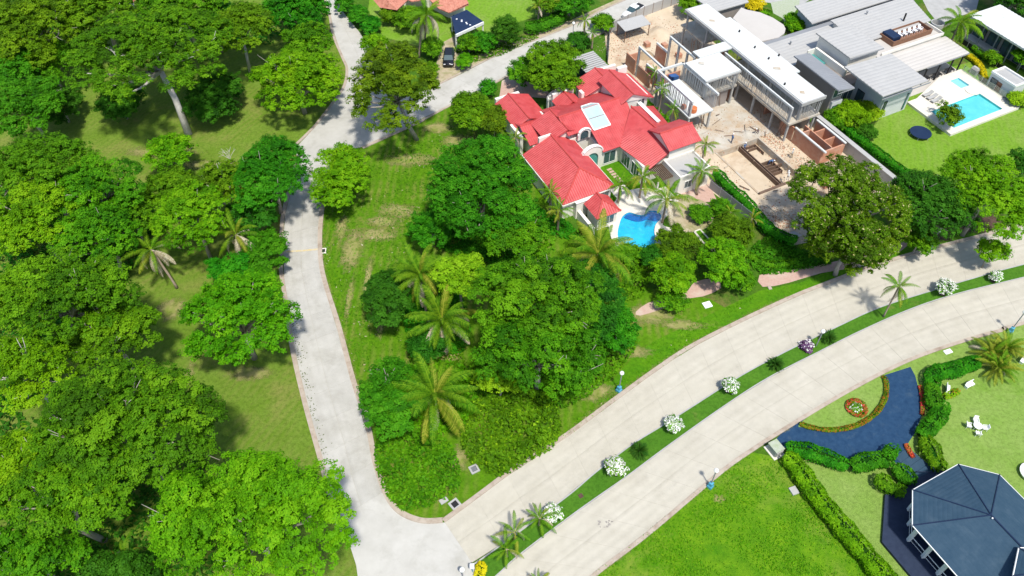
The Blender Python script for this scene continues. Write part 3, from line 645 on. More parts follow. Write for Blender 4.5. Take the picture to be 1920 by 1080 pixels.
# parapets, chimneys and curved walls
for q, nm in [((-22.1, -21.6, -2.5, 1.7, 0, 3.9), 'garden_wall'), ((3.2, 4.2, -2.6, .25, 0, 2.95), 'chimney'), ((-8.75, -8.35, -1.9, .25, 3, 5.3), 'parapet'), ((-9.7, -4.4, 16.35, 16.8, 3.2, 4.75), 'parapet'), ((-16.9, -16.3, 16.6, 18.3, 3.5, 6.9), 'parapet'),
              ((-17.0, -16.0, 9.9, 10.4, 3, 4.6), 'parapet'), ((-18.4, -18.0, 5.8, 9.6, 0, 4.4), 'parapet'), ((-15.4, -11.9, -3.2, -2.7, 0, 3.5), 'parapet'), ((-20.3, -19.8, 15.5, 18.6, 3, 5.0), 'parapet'), ((3.9, 8.3, -2.4, -1.9, 0, 1.5), 'garden_wall')]:
    wallbox(vl, *q, name=nm)
wallbox(vl, 3.05, 4.3, -2.7, .35, 2.95, 3.05, 'white', 'coping'); wallbox(vl, -9.8, -4.3, 16.25, 16.9, 4.75, 4.85, 'white', 'coping')
arch_wall(vl, -4.2, .5, 2.9, 6.4, 0, 3.4, 4.8, 1.1, 2.4, name='entrance_arch', glass='teal')
arch_wall(vl, -19.8, .5, 5.7, 9.8, 0, 2.6, 4.0, 1.0, 1.7, name='gate_arch')
arch_wall(vl, -7.55, .3, 4.2, 6.4, 3.4, 4.4, 5.4, .7, 4.3, name='dormer_arch', openz=3.5, glass='glass')
for z in (1.3, 1.7, 2.1): wallbox(vl, -19.6, -19.5, 6.8, 8.7, z, z + .08, 'beam', 'gate_bar')
fb = wallbox(vl, 2.3, 6.7, 13.15, 18.5, 0, 3.1)
wallbox(vl, 2.55, 6.45, 13.4, 18.25, 3.1, 3.2, 'metal_roof', 'flat_roof')
for q in ((2.3, 6.7, 13.15, 13.38), (2.3, 6.7, 18.27, 18.5), (6.47, 6.7, 13.38, 18.27), (2.3, 2.53, 13.38, 18.27)): wallbox(vl, *q, 3.1, 3.5, 'stucco', 'parapet')
for i in range(9): wallbox(vl, 1.9, 5.2, 10.7 + i * .28, 10.8 + i * .28, 2.6, 2.78, 'beam', 'pergola_beam')
for u in (2.0, 5.0): wallbox(vl, u, u + .15, 10.5, 13.1, 2.42, 2.6, 'beam', 'pergola_rail')
for u in (2.0, 5.0): wallbox(vl, u, u + .2, 10.5, 10.7, 0, 2.42, 'stucco', 'post')
wallbox(vl, -5.2, -3.9, 4.8, 6.2, 3.3, 3.5, 'metal_roof', 'flat_roof')
window(vl, -3.9, -3.9, 6.9, 8.9, .5, 2.6, 'u+'); window(vl, -3.2, -1.2, 9.8, 9.8, .3, 2.5, 'v-', bars=2); window(vl, -.6, 1.4, 9.8, 9.8, .3, 2.5, 'v-', bars=2)
window(vl, 3.4, 3.4, 1.0, 3.2, .8, 2.6, 'u+', bars=2); window(vl, 7.6, 7.6, -.6, 1.5, .7, 2.1, 'u+', bars=2); window(vl, -7.8, -5.6, -4.4, -4.4, 1, 2.5, 'v-'); window(vl, -2, 0.5, -4.4, -4.4, 1, 2.5, 'v-')
window(vl, 6.7, 6.7, 14.2, 15.4, 1.0, 2.3, 'u+'); window(vl, -9.9, -9.9, 16.4, 17.6, 4.2, 5.2, 'u+')
for q in ((-8.5, 3.9, -4.72, -4.60, 3.02, 3.16), (3.82, 3.94, -4.6, 4.0, 3.02, 3.16), (-8.5, 3.8, 4.02, 4.14, 3.02, 3.16)): wallbox(vl, *q, 'stucco', 'gutter')
# villa terrace and pool
sheet('courtyard', [UV(u, v)[:2] for u, v in [(-4, 3.8), (-4, 9.8), (3.2, 9.8), (3.2, 13.2), (9, 13.5), (9, 4), (4, 3.5)]], .020, M['verge'], label='small green courtyard between the villa wings', cat='lawn')
tp = [(1150, 384), (1165, 368), (1185, 358), (1215, 356), (1240, 364), (1256, 380), (1258, 398), (1246, 410), (1242, 424), (1256, 430), (1270, 436), (1274, 446), (1258, 456), (1240, 462), (1238, 478), (1215, 486), (1180, 480), (1152, 462), (1140, 420)]
pool_o = sm([(1168, 405), (1180, 398), (1194, 402), (1207, 403), (1218, 395), (1234, 397), (1240, 408), (1230, 420), (1227, 434), (1230, 452), (1228, 468), (1212, 476), (1186, 474), (1166, 462), (1158, 440), (1162, 418)], 3, True)
sheet('terrace', GP(sm(tp, 3, True)), .30, M['patio'], [GP(pool_o, .3)], 'cream stone terrace curving around villa pool', 'terrace')
tb = MB(); tw = GP(sm(tp, 3, True))
for i in range(len(tw)):
    a, b = tw[i], tw[(i + 1) % len(tw)]; tb.add([(*a, 0), (*b, 0), (*b, .3), (*a, .3)], [(0, 1, 2, 3)])
tag(build(tb, 'terrace_edge', M['patio'], org=(0, 0, 0)), 'low stone edge around the villa terrace', 'terrace', kind='structure')
def pool(name, label, outline, zt, depth, tile, zw=.08, step=None):
    o = thing(name, label, 'pool', (*np.mean(outline, axis=0), zt - depth)); n = len(outline)
    b = MB(); b.add([(*p, zt - depth + .004) for p in outline], [tuple(range(n))]); build(b, 'pool_floor', M[tile], o)
    w = MB()
    for i in range(n):
        a, c = outline[i], outline[(i + 1) % n]; w.add([(*a, zt - depth), (*c, zt - depth), (*c, zt - .002), (*a, zt - .002)], [(0, 1, 2, 3)])
    build(w, 'pool_wall', M[tile], o)
    if step: b = MB(); b.prism(step, zt - depth + .008, zt - zw - .04); build(b, 'pool_step', M['tile_navy'], o)
    s = MB(); s.add([(*p, zt - zw) for p in outline], [tuple(range(n))]); build(s, 'water_surface', M['water'], o)
    return o
stp = GP(sm([(1170, 406), (1180, 399), (1194, 403), (1207, 404), (1218, 396), (1233, 398), (1238, 407), (1228, 413), (1214, 409), (1204, 413), (1190, 413), (1178, 409)], 2, True), .3)
pool('swimming_pool', 'bright blue freeform swimming pool beside the red villa', GP(pool_o, .3), .30, .26, 'tile_blue', step=stp)
cj = G(1256, 440, .3); jac = [(cj[0] + .95 * math.cos(t * .393), cj[1] + .95 * math.sin(t * .393)) for t in range(16)]
jr = MB().lathe((*cj, .30), [(.8, 0.0), (1.15, .0), (1.15, .22), (.8, .22)], 20)
ho = thing('hot_tub', 'small round dark blue hot tub with white rim at villa pool', 'hot tub', (*cj, .3)); build(jr, 'rim', M['patio'], ho)
build(MB().lathe((*cj, .30), [(.01, .13), (.79, .14)], 20), 'water_surface', M['tile_navy'], ho)
for (x0, x1, y0, y1, lb) in ((4.6, 7.6, 4.7, 6.8, 'cream patio pad nearest the villa courtyard'), (4.2, 8.2, 9.8, 12.8, 'cream patio pad under the pergola'), (1.0, 3.9, 5.0, 7.6, 'cream patio pad by the courtyard grass')):
    sheet('patio_pad', [UV(u, v)[:2] for u, v in ((x0, y0), (x0, y1), (x1, y1), (x1, y0))], .026, M['patio'], label=lb, cat='patio')
for i in range(6):
    tag(build(MB().box(-3 + i * .62, -2.6 + i * .62, 7.0, 7.8, .02, .06), 'stepping_stone', M['paver']), 'pink stepping stone crossing the villa courtyard', 'stepping stone', 'stepping stones in the courtyard')
pth = GP(sm([(1262, 382), (1300, 372), (1330, 385), (1338, 410), (1320, 430), (1285, 436), (1268, 425), (1260, 400)], 3, True))
sheet('garden_path', pth, .032, M['bare'], label='sandy garden path circling a planting bed', cat='footpath')
sheet('paved_yard', GP([(1270, 352), (1330, 345), (1345, 378), (1300, 380), (1268, 375)]), .028, M['paver'], label='pink paved yard at the end of the villa', cat='yard')
tr_ = thing('planter', 'small rectangular grass bed with white stone border', 'planter', (*G(1312, 446), 0))
gq = GP([(1302, 436), (1312, 432), (1330, 452), (1319, 458)]); build(MB().prism(gq, 0, .25), 'grass_bed', M['verge'], tr_)
for i in range(4): build(MB().tube([(*gq[i], .2), (*gq[(i + 1) % 4], .2)], .16, 4), 'border', M['patio'], tr_)
# ------------------------------------------------------------------ house under construction
cs = thing('unfinished_house', 'white concrete house frame under construction with propped slabs', 'building', UV(-10, 36, 0))
def cb(u0, u1, v0, v1, z0, z1, m='white_slab', name='slab'): return wallbox(cs, u0, u1, v0, v1, z0, z1, m, name)
mb = MB().box(-26.1, 4.1, 36.7, 40.9, 6.8, 7.05).box(-20.6, -2.6, 40.9, 41.8, 6.8, 7.05); build(mb, 'roof_slab', M['white_slab'], cs)
for q in ((-26.2, 4.2, 36.45, 36.7), (-26.2, 4.2, 40.905, 41.1) , ): cb(q[0], q[1], q[2], q[3], 6.45, 6.95, 'grey_conc', 'edge_beam')
cb(4.1, 4.3, 36.4, 41.2, 6.45, 7.0, 'grey_conc', 'edge_beam'); cb(-26.3, -26.1, 36.4, 41.2, 6.45, 7.0, 'grey_conc', 'edge_beam')
cb(-27, -20.3, 36.7, 41.2, 3.35, 3.65, 'slab', 'floor_slab'); cb(-13.2, 4.2, 35.0, 41.2, 3.3, 3.65, 'slab', 'floor_slab')
cb(-13.0, -7.8, 27.0, 34.3, 3.35, 3.65, 'slab', 'floor_slab'); cb(-13.5, -4.2, 22.3, 27.0, 3.3, 3.55, 'white_slab', 'floor_slab')
cb(-12.8, -7.2, 27.0, 33.7, 6.75, 7.0, 'white_slab', 'roof_slab'); cb(-15.0, -12.95, 30.0, 36.4, 6.72, 6.97, 'white_slab', 'roof_slab')
cb(-13.0, 3.9, 35.05, 35.3, 6.15, 6.45, 'white_slab', 'edge_beam'); cb(-13.8, -4.1, 27.1, 27.4, 6.15, 6.5, 'white_slab', 'edge_beam')
cb(-13.5, -4.2, 22.4, 22.7, 6.15, 6.5, 'white_slab', 'edge_beam'); cb(-13.8, -13.5, 22.4, 27.4, 6.15, 6.5, 'white_slab', 'edge_beam')
cb(-7.4, -7.15, 27.2, 33.9, 6.5, 6.75, 'grey_conc', 'edge_beam')
for (u0, u1, v, z) in ((-21.8, -14.2, 24.3, 5.8), (-21.3, -14.1, 30.1, 6.3), (-20.5, -16.8, 25.4, 2.9), (-24.9, -21.6, 30.4, 3.0)): cb(u0, u1, v - .14, v + .14, z - .3, z, 'white_slab', 'tie_beam')
for (u, v, z0, z1) in [(u, 36.85, 3.65, 6.8) for u in (-25.6, -20, -14.4, -8.8, -3.2, 3.8)] + [(u, 40.7, 3.65, 6.8) for u in (-25.6, -20, -14.4, -8.8, -3.2, 3.8)] + \
    [(u, 35.4, 0, 3.3) for u in (-12.6, -8.6, -4.4, .2, 3.8)] + [(u, 40.6, 0, 3.35) for u in (-25.6, -20, -12.6, -8.8, -3.2, 3.8)] + [(-26.3, 37, 0, 3.35), (-20.6, 37, 0, 3.35)] + \
    [(u, v, 3.65, 6.75) for u in (-12.4, -7.6) for v in (27.5, 33.2)] + [(u, v, 0, 3.35) for u in (-12.4, -8.1) for v in (27.4, 33.8)] + [(-4.5, 22.6, 0, 6.15), (-13.3, 22.6, 0, 6.15), (-4.5, 26.7, 0, 3.3), (-9, 22.6, 0, 3.3)] + \
    [(-21.6, 24.3, 0, 5.5), (-14.4, 24.3, 0, 5.5), (-21.1, 30.1, 0, 6.0), (-18.6, 30.1, 0, 6.0), (-16.2, 30.1, 0, 6.0), (-14.3, 30.1, 0, 6.0), (-20.4, 25.4, 0, 2.6), (-17, 25.4, 0, 2.6), (3.75, 35.2, 3.65, 6.15)]:
    cb(u - .15, u + .15, v - .15, v + .15, z0, z1, 'grey_conc', 'column')
pm = MB().tube([(0, 0, 0), (0, 0, 1)], .05, 5); prop_me = build(pm, 'prop', M['steel'], None, org=(0, 0, 0)); prop_me.parent = cs; prop_me.location = Vector(UV(-12.8, 35.12, 3.66)) - ORG[cs.name]; prop_me.scale = (1, 1, 2.5)
rg = random.Random(3)
def prop(u, v, z0, z1, k=1.0, m=None):
    o = prop_me.copy(); link(o, cs); p = Vector(UV(u, v, z0)) - ORG[cs.name]; o.location = p; o.scale = (k, k, z1 - z0); o.rotation_euler = (rg.uniform(-.05, .05), rg.uniform(-.05, .05), 0)
    return o
for i in range(62): prop(-12.5 + i * .262, 35.12 + rg.uniform(-.05, .05), 3.66, 6.16)
for i in range(34): prop(-13.3 + i * .265, 22.55, 3.56, 6.16)
for i in range(34): prop(-13.5 + i * .275, 27.25, 3.56, 6.16)
for i in range(24): prop(-7.35, 27.3 + i * .27, 3.66, 6.5)
for i in range(16): prop(4.05, 36.7 + i * .27, 3.66, 6.46)
for i in range(40): prop(-25.4 + i * .72, 36.95 + rg.uniform(.2, 3.4), 3.66, 6.78)
for i in range(26): prop(-12.4 + rg.uniform(0, 4.8), 27.6 + rg.uniform(0, 5.8), 3.66, 6.74)
rm = MB().tube([(0, 0, 0), (0, 0, 1)], .05, 5); rp = build(rm, 'timber_prop', M['rust'], None, org=(0, 0, 0)); rp.parent = cs; rp.location = Vector(UV(-21.4, 36.8, 0)) - ORG[cs.name]; rp.scale = (1, 1, 3.3)
for (u, v) in [(-22.5, 36.6), (-23.3, 36.9), (-21.9, 37.3), (3.2, 35.0), (2.9, 35.6), (2.2, 35.2), (3.4, 36.2), (1.8, 36.4), (-5.0, 26.2), (-4.6, 25.6), (-5.4, 26.7), (-4.9, 25.2), (2.6, 37), (3.1, 37.6), (-8.4, 31), (-8.2, 32), (.9, 37), (-2.6, 36)]:
    o = rp.copy(); link(o, cs); o.location = Vector(UV(u, v, 0)) - ORG[cs.name]; o.rotation_euler = (rg.uniform(-.25, .25), rg.uniform(-.25, .25), 0)
def brickwall(root, u0, u1, v0, v1, z1, name='brick_wall'): wallbox(root, u0, u1, v0, v1, 0, z1, 'brick', name)
for q in ((-24.8, -22, 24.05, 24.25, 2.9), (-21.4, -17.6, 24.2, 24.4, 2.4), (-24.8, -21.9, 30.2, 30.38, 2.7), (-20.4, -17.2, 25.3, 25.5, 2.5), (-24.9, -24.7, 24.25, 27, 2.2), (-20.2, -18, 37.1, 37.3, 2.6), (-18.2, -18, 37.3, 40, 2.6), (-12.4, -8.3, 33.9, 34.1, 2.6), (-6, -3, 38.6, 38.8, 3), (-17, -16.8, 25.6, 29.8, 2.3), (-3.2, -3, 37, 40.4, 3.2), (-12.4, -12.2, 28, 33, 3)):
    brickwall(cs, *q)
cb(-12.2, 3.4, 40.2, 40.45, 0, 3.3, 'grey_conc', 'back_wall')
cb(-13.5, -8.5, 34.2, 35.3, 0.02, .30, 'slab', 'step'); cb(-8.6, -8.3, 28.2, 33.2, .02, 3.3, 'taupe', 'inner_wall')
tp_ = build(MB().hexa([UV(-17.2, 27.4, 1.2), UV(-15.6, 27.2, 1.2), UV(-15.5, 28.6, 1.3), UV(-17.1, 28.8, 1.1)], [UV(-17.2, 27.4, 2.2), UV(-15.6, 27.2, 2.5), UV(-15.5, 28.6, 2.4), UV(-17.1, 28.8, 2.0)]), 'tarpaulin', M['tarp']); tag(tp_, 'blue tarpaulin heaped inside the unfinished house', 'tarpaulin')
for (u, v, r, h, lb) in ((-5.2, 23.8, .55, .9, 'larger orange drum near the open slab corner'), (-6.6, 22.95, .4, .7, 'smaller orange drum against the slab edge beam')):
    d = thing('drum', lb, 'drum', UV(u, v, 3.55), 'orange drums on the open slab'); build(MB().lathe(UV(u, v, 3.55), [(r * .85, 0), (r, .1), (r * 1.05, h * .5), (r, h * .9), (r * .8, h)], 14), 'shell', M['orange'], d); build(MB().lathe(UV(u, v, 3.55), [(r * .6, h), (r * .6, h + .06)], 12), 'lid', M['orange'], d)
br = thing('brick_annex', 'roofless annex of hollow brick rooms below the white slab', 'building', UV(7.2, 38.4, 0))
for q in ((4.5, 10.8, 36.35, 36.6, 2.6), (4.5, 10.8, 40.6, 40.85, 2.6), (10.55, 10.8, 36.6, 40.6, 2.4), (4.5, 10.5, 38.3, 38.5, 2.5), (6.4, 6.6, 38.5, 40.6, 2.5), (8.6, 8.8, 38.5, 40.6, 2.5), (5.6, 5.8, 36.6, 38.3, 2.5), (1.4, 4.3, 36.3, 36.5, 2.6), (8.9, 9.1, 36.6, 37.4, 2.2)):
    brickwall(br, *q)
wallbox(br, 4.4, 11.3, 36.32, 36.63, 2.6, 2.8, 'white_slab', 'tie_beam'); wallbox(br, 4.4, 10.9, 40.55, 40.9, 2.6, 2.78, 'white_slab', 'tie_beam')
bw = thing('boundary_wall', 'long pale grey boundary wall between site and green lawn', 'wall', UV(12, 42.1, 0))
wallbox(bw, 3, 20.6, 41.9, 42.3, 0, 2.1, 'grey_conc', 'wall'); wallbox(bw, 2.9, 20.7, 41.75, 42.55, 2.1, 2.24, 'metal_roof', 'coping')
# terrace slab, pit walls and loose things on the building site
sheet('site_terrace', [UV(u, v)[:2] for u, v in [(-7.4, 23.5), (-7.4, 35.6), (1.3, 35.6), (1.3, 23.3), (-3.5, 22.6)]], .06, M['slab'], label='poured concrete terrace beside the foundation pit', cat='terrace')
sheet('site_terrace', [UV(u, v)[:2] for u, v in [(-7.4, 27.2), (-12, 27.2), (-12, 35.4), (-7.4, 35.4)]], .055, M['slab'], label='concrete floor under the propped slabs', cat='terrace')
ft = thing('foundation', 'long rectangular foundation pit with timber formwork trenches', 'foundation', UV(6.6, 28.2, 0))
for q in ((1.3, 12.0, 24.0, 24.3, -1.1, .12), (1.3, 12.0, 32.2, 32.5, -1.1, .12), (1.2, 1.5, 24.3, 32.2, -1.1, .12), (11.8, 12.1, 24.0, 32.5, -1.1, .12)): wallbox(ft, *q, 'beam' if q[2] < 32 and q[0] > 1.25 and q[1] > 12 else 'slab', 'formwork')
for q in ((1.5, 11.8, 28.6, 28.75, -1.08, -.3), (1.5, 11.8, 29.0, 29.15, -1.08, -.3), (1.9, 2.0, 29.4, 31.4, -1.08, -.5), (2.5, 2.6, 29.8, 31.4, -1.08, -.55), (1.9, 4.2, 31.4, 31.5, -1.08, -.5), (6.2, 6.35, 29.15, 32.1, -1.08, -.3), (6.9, 7.0, 29.4, 31, -1.08, -.45), (7.6, 7.7, 29.15, 32.1, -1.08, -.3), (8.2, 8.3, 29.3, 31, -1.08, -.4), (8.8, 8.9, 29.3, 31, -1.08, -.4), (6.4, 9, 31.1, 31.2, -1.08, -.4), (1.5, 11.8, 24.35, 24.5, -1.08, -.1), (11.5, 11.7, 24.5, 32, -1.08, -.1)):
    wallbox(ft, *q, 'beam', 'form_board')
for i in range(46):
    u, v = rg.uniform(-6.5, 20), rg.uniform(22.5, 34.5)
    if 1 < u < 12.3 and 23.6 < v < 32.8: continue
    a = rg.uniform(0, 3.1); L = rg.uniform(.6, 2.4); c = UV(u, v, .12 + .004 * i); dx, dy = math.cos(a) * L / 2, math.sin(a) * L / 2
    tag(build(MB().tube([(c[0] - dx, c[1] - dy, c[2]), (c[0] + dx, c[1] + dy, c[2] + .03)], rg.uniform(.04, .09), 4), 'timber_offcut', M[rg.choice(['beam', 'rust', 'slab'])]), 'loose timber offcut lying on the sandy building site', 'timber', 'loose timber on the building site')
rb_ = MB()
for i in range(3600):
    k = rg.choice([(17.5, 23, 1.6, 1.2), (19, 25, 1.2, 1.8), (-29, 26, 2.5, 2), (-33, 30, 2, 2), (13, 37, 2, 1.5), (15, 34, 3, 2.5), (9, 34.5, 3, 1.0), (-30, 37, 3, 2.2), (-4, 29, 4, 4), (-1, 34, 2.5, 2), (16, 29, 3, 4), (6, 21.5, 5, 1.2), (-22, 27, 3, 2.5), (3, 34, 2, 1)])
    c = UV(k[0] + rg.gauss(0, k[2]), k[1] + rg.gauss(0, k[3]), .02); r = rg.uniform(.04, .17)
    rb_.add([(c[0] + r * math.cos(a), c[1] + r * math.sin(a), c[2]) for a in (0, 2.1, 4.2)] + [(c[0], c[1], c[2] + r)], [(0, 1, 3), (1, 2, 3), (2, 0, 3)], rg.randrange(3))
tag(build(rb_, 'rubble', [M['darkdirt'], M['slab'], M['brick']], org=(0, 0, 0)), 'rubble scattered over the building site', 'rubble', kind='stuff')
for i, (u, v, lb) in enumerate(((-29, 30.5, 'brick pallet nearest the tin shed'), (-27.2, 33, 'brick pallet below the pickup side of the fence'), (-23.5, 33.5, 'brick pallet by the tall tie beams'), (14.6, 33.2, 'brick pallet right of the foundation pit'), (16.4, 36.2, 'brick pallet at the foot of the boundary wall'))):
    pl = thing('brick_pallet', lb, 'brick pallet', UV(u, v, .02), 'brick pallets on the site'); wallbox(pl, u, u + 1.1, v, v + 1.0, .03, .14, 'slab', 'pallet')
    for k in range(9): wallbox(pl, u + .05 + .34 * (k % 3), u + .36 + .34 * (k % 3), v + .05, v + .95, .145 + .26 * (k // 3), .395 + .26 * (k // 3), 'brick', 'brick')
for i, (u, v, r, h, m_, lb) in enumerate(((-31, 35.5, 2.2, 1.0, 'dirt', 'sand heap near the site fence'), (-26, 29.2, 1.6, .7, 'darkdirt', 'dark earth heap beside brick walls'), (14.5, 39, 1.6, .8, 'dirt', 'sand heap beyond the brick annex'), (17.6, 31.5, 2.0, .9, 'darkdirt', 'earth heap below the blossom tree'), (-.2, 31.5, .9, .4, 'slab', 'small gravel heap on the poured terrace'))):
    hp = MB(); rgm = random.Random(i); cc = UV(u, v, 0)
    for q, z in ((1.0, 0), (.7, .42), (.35, .85), (.04, 1.0)): hp.v += [(cc[0] + r * q * rgm.uniform(.8, 1.2) * math.cos(t * .524), cc[1] + r * q * rgm.uniform(.8, 1.2) * math.sin(t * .524), .018 + h * z * rgm.uniform(.85, 1.1)) for t in range(12)]
    for k in range(3): hp.f += [[k * 12 + t, k * 12 + (t + 1) % 12, k * 12 + 12 + (t + 1) % 12, k * 12 + 12 + t] for t in range(12)]
    hp.f.append([36 + t for t in range(12)]); hp.m = [0] * len(hp.f); tag(build(hp, 'sand_heap', M[m_], None, True), lb, 'heap', 'heaps on the building site')
for i, (x, y) in enumerate(((1441, 111), (1460, 105), (1471, 159), (1386, 60), (1415, 90))): q = G(x, y, 7.05); build(MB().lathe((*q, 7.05), [(.14, 0), (.16, .25), (.1, .4)], 8), 'conduit_stub', M['black'], cs)
for i, (x, y, w) in enumerate(((1330, 40, .9), (1450, 130, 1.1), (1310, 120, .8), (1500, 175, .7))): q = G(x, y, 7.05); build(MB().prism([(q[0], q[1]), (q[0] + w, q[1] - .2), (q[0] + w * 1.1, q[1] + .5), (q[0] + .1, q[1] + .6)], 7.052, 7.09), 'damp_sheet', M['slab'], cs)
sh = thing('site_shed', 'open shed with flat pale tin roof by the white pickup', 'shed', UV(-32.6, 30.7, 0))
ribbed(sh, 'tin_roof', [U3(-34.2, 27.9, 2.7), U3(-34.2, 33.4, 2.7), U3(-31.2, 33.4, 2.4), U3(-31.2, 27.9, 2.4)], U3(1, 0, -.1) - U3(0, 0, 0), M['metal_roof'], .3, .03, .05)
for u in (-34, -31.4):
    for v in (28.1, 33.2): wallbox(sh, u - .06, u + .06, v - .06, v + .06, 0, 2.38, 'rust', 'post')
wallbox(sh, -34.1, -34.0, 28.2, 33.1, 0, 2.1, 'metal_dark', 'back_panel')
sr = thing('tin_shelter', 'striped corrugated shelter roof behind the villa gable', 'shelter', UV(-25.2, 16.8, 0))
for i in range(9):
    u = -27.8 + i * .55
    build(MB().hexa([UV(u, 14.9 - .0, 2.7), UV(u + .40, 14.9, 2.7), UV(u + .40, 19.2, 2.85), UV(u, 19.2, 2.85)], [UV(u, 14.9, 2.78), UV(u + .40, 14.9, 2.78), UV(u + .40, 19.2, 2.93), UV(u, 19.2, 2.93)]), 'roof_panel', M['metal_roof'], sr)
wallbox(sr, -27.8, -22.9, 15.1, 19.0, 0, 2.6, 'carport', 'wall')
def fence(name, label, pts, h, m, post_m, step=2.4, panel_gap=.04, z0=0.0):
    root = thing(name, label, 'fence', (*pts[0], 0))
    for i in range(len(pts) - 1):
        a, b = np.array(pts[i]), np.array(pts[i + 1]); L = np.linalg.norm(b - a); k = max(1, round(L / step)); d = (b - a) / L; nr = np.array((-d[1], d[0]))
        for j in range(k):
            p, q = a + d * (L * j / k + .06), a + d * (L * (j + 1) / k - .06)
            build(MB().hexa([(*(p - nr * .02), z0), (*(q - nr * .02), z0), (*(q + nr * .02), z0), (*(p + nr * .02), z0)], [(*(p - nr * .02), h), (*(q - nr * .02), h), (*(q + nr * .02), h), (*(p + nr * .02), h)]), 'fence_panel', M[m], root)
            c = a + d * (L * j / k); build(MB().tube([(*c, 0), (*c, h + .15)], .05, 5), 'post', M[post_m], root)
    return root
fence('metal_fence', 'grey sheet fence between the building site and side road', [UV(-35.3, 27.6)[:2], UV(-37.3, 36)[:2], UV(-38.3, 45)[:2]], 2.0, 'metal_roof', 'rust')
fence('metal_fence', 'pale sheet fence behind the villa palms', [UV(-35.3, 27.4)[:2], UV(-27, 21.9)[:2]], 1.8, 'metal_roof', 'rust')
fence('metal_fence', 'low blue grey fence along garden edge of the site', [UV(7.5, 18.4)[:2], UV(16, 19.5)[:2], UV(21.6, 21.4)[:2]], 1.5, 'metal_dark', 'steel')
sc_ = thing('sheet_stack', 'stack of blue grey corrugated sheets at fence corner', 'metal sheets', UV(21.2, 22.6, 0))
for i in range(5): build(MB().hexa([UV(20.4 + .3 * i, 21.9, .12 + .1 * i), UV(20.65 + .3 * i, 21.9, .12 + .1 * i), UV(20.65 + .3 * i, 23.6, .12 + .1 * i), UV(20.4 + .3 * i, 23.6, .12 + .1 * i)], [UV(20.4 + .3 * i, 21.9, .18 + .1 * i), UV(20.65 + .3 * i, 21.9, .18 + .1 * i), UV(20.65 + .3 * i, 23.6, .18 + .1 * i), UV(20.4 + .3 * i, 23.6, .18 + .1 * i)]), 'metal_sheet', M['metal_roof'], sc_)
# ------------------------------------------------------------------ grey roofed house
gh = thing('grey_house', 'modern house with several pale grey metal roofs and terrace', 'house', UV(0, 55, 0))
def flatp(root, name, pts, m, th=.18, ribs=None, sp=.75):
    P = [U3(*p) for p in pts]
    return ribbed(root, name, P, ribs or (P[1] - P[0]), M[m], sp, .045, th)
AL = U3(0, 1, 0) - U3(0, 0, 0); DU_ = U3(1, 0, 0) - U3(0, 0, 0)
flatp(gh, 'roof', [(-14.3, 42.8, 4.2), (-14.3, 63, 4.2), (-8.0, 51.2, 4.1), (-7.2, 43.2, 4.1)], 'metal_roof', ribs=AL)
flatp(gh, 'roof', [(-14.2, 59.0, 5.2), (-14.2, 77.5, 5.2), (-6.4, 75.0, 5.0), (-6.4, 58.6, 5.0)], 'metal_roof', ribs=AL)
flatp(gh, 'roof', [(-9.9, 51.3, 7.2), (-9.9, 58.6, 7.0), (-1.7, 58.6, 6.9), (-1.7, 51.3, 7.1)], 'metal_roof', ribs=AL)
flatp(gh, 'roof', [(-.4, 48.9, 7.0), (-.4, 59.0, 6.5), (7.9, 59.0, 6.3), (8.2, 48.9, 6.8)], 'metal_roof', ribs=AL)
flatp(gh, 'roof', [(-2.5, 59.2, 4.2), (-2.5, 74.8, 4.1), (2.9, 74.8, 3.9), (2.9, 59.2, 4.0)], 'warm_roof', ribs=AL)
flatp(gh, 'roof', [(-6.9, 44.3, 6.6), (-6.9, 47.7, 6.1), (3.7, 47.7, 6.0), (3.7, 44.3, 6.5)], 'metal_dark', ribs=AL, sp=.45)
for q in ((-6.6, 2.2, 45.0, 47.4, 0, 5.9, 'taupe'), (2.2, 2.6, 45.3, 47.4, 0, 3.2, 'blockwall'), (-13.8, -7.0, 43.4, 61, 0, 3.85, 'taupe'), (-9.4, -2.2, 51.8, 58.2, 3.8, 6.75, 'stucco'), (.4, 6.0, 52.6, 58.2, 0, 6.15, 'taupe'), (6.0, 6.35, 52.4, 58.4, 0, 4.1, 'blockwall'), (.2, 6.0, 52.25, 52.6, 0, 4.1, 'blockwall'), (-7, .2, 47.6, 60.5, 0, 3.4, 'taupe'),
          (-13.6, -7.2, 59.4, 75.5, 0, 4.85, 'stucco'), (-7.2, -2.7, 60.5, 74.0, 0, 4.3, 'stucco'), (-2.7, -.5, 64.8, 74, 0, 3.6, 'taupe')): wallbox(gh, *q)
wallbox(gh, -7.4, -2.6, 59.2, 74.2, 4.3, 4.42, 'warm_roof', 'terrace_floor')
for q in ((-2.75, -2.55, 60, 74.2, 4.42, 4.9), (-7.4, -2.75, 74.0, 74.2, 4.42, 4.9)): wallbox(gh, *q, 'stucco', 'parapet')
wallbox(gh, -8.5, -1.2, 50.6, 51.0, 4.1, 5.4, 'stucco', 'wall'); wallbox(gh, -8.4, -5.4, 49.4, 50.5, 4.05, 4.3, 'teal', 'rooflight'); wallbox(gh, -5.3, -1.2, 49.2, 50.55, 3.4, 3.9, 'grey_conc', 'gutter'); wallbox(gh, -8.7, -8.5, 49.2, 51, 4.0, 5.2, 'stucco', 'wall')
wallbox(gh, -16.1, -14.35, 42.7, 80, 0, 3.4, 'metal_dark', 'passage'); 
for v in (66, 69, 72, 74.3): wallbox(gh, 2.4, 2.6, v - .1, v + .1, 0, 3.85, 'black', 'column')
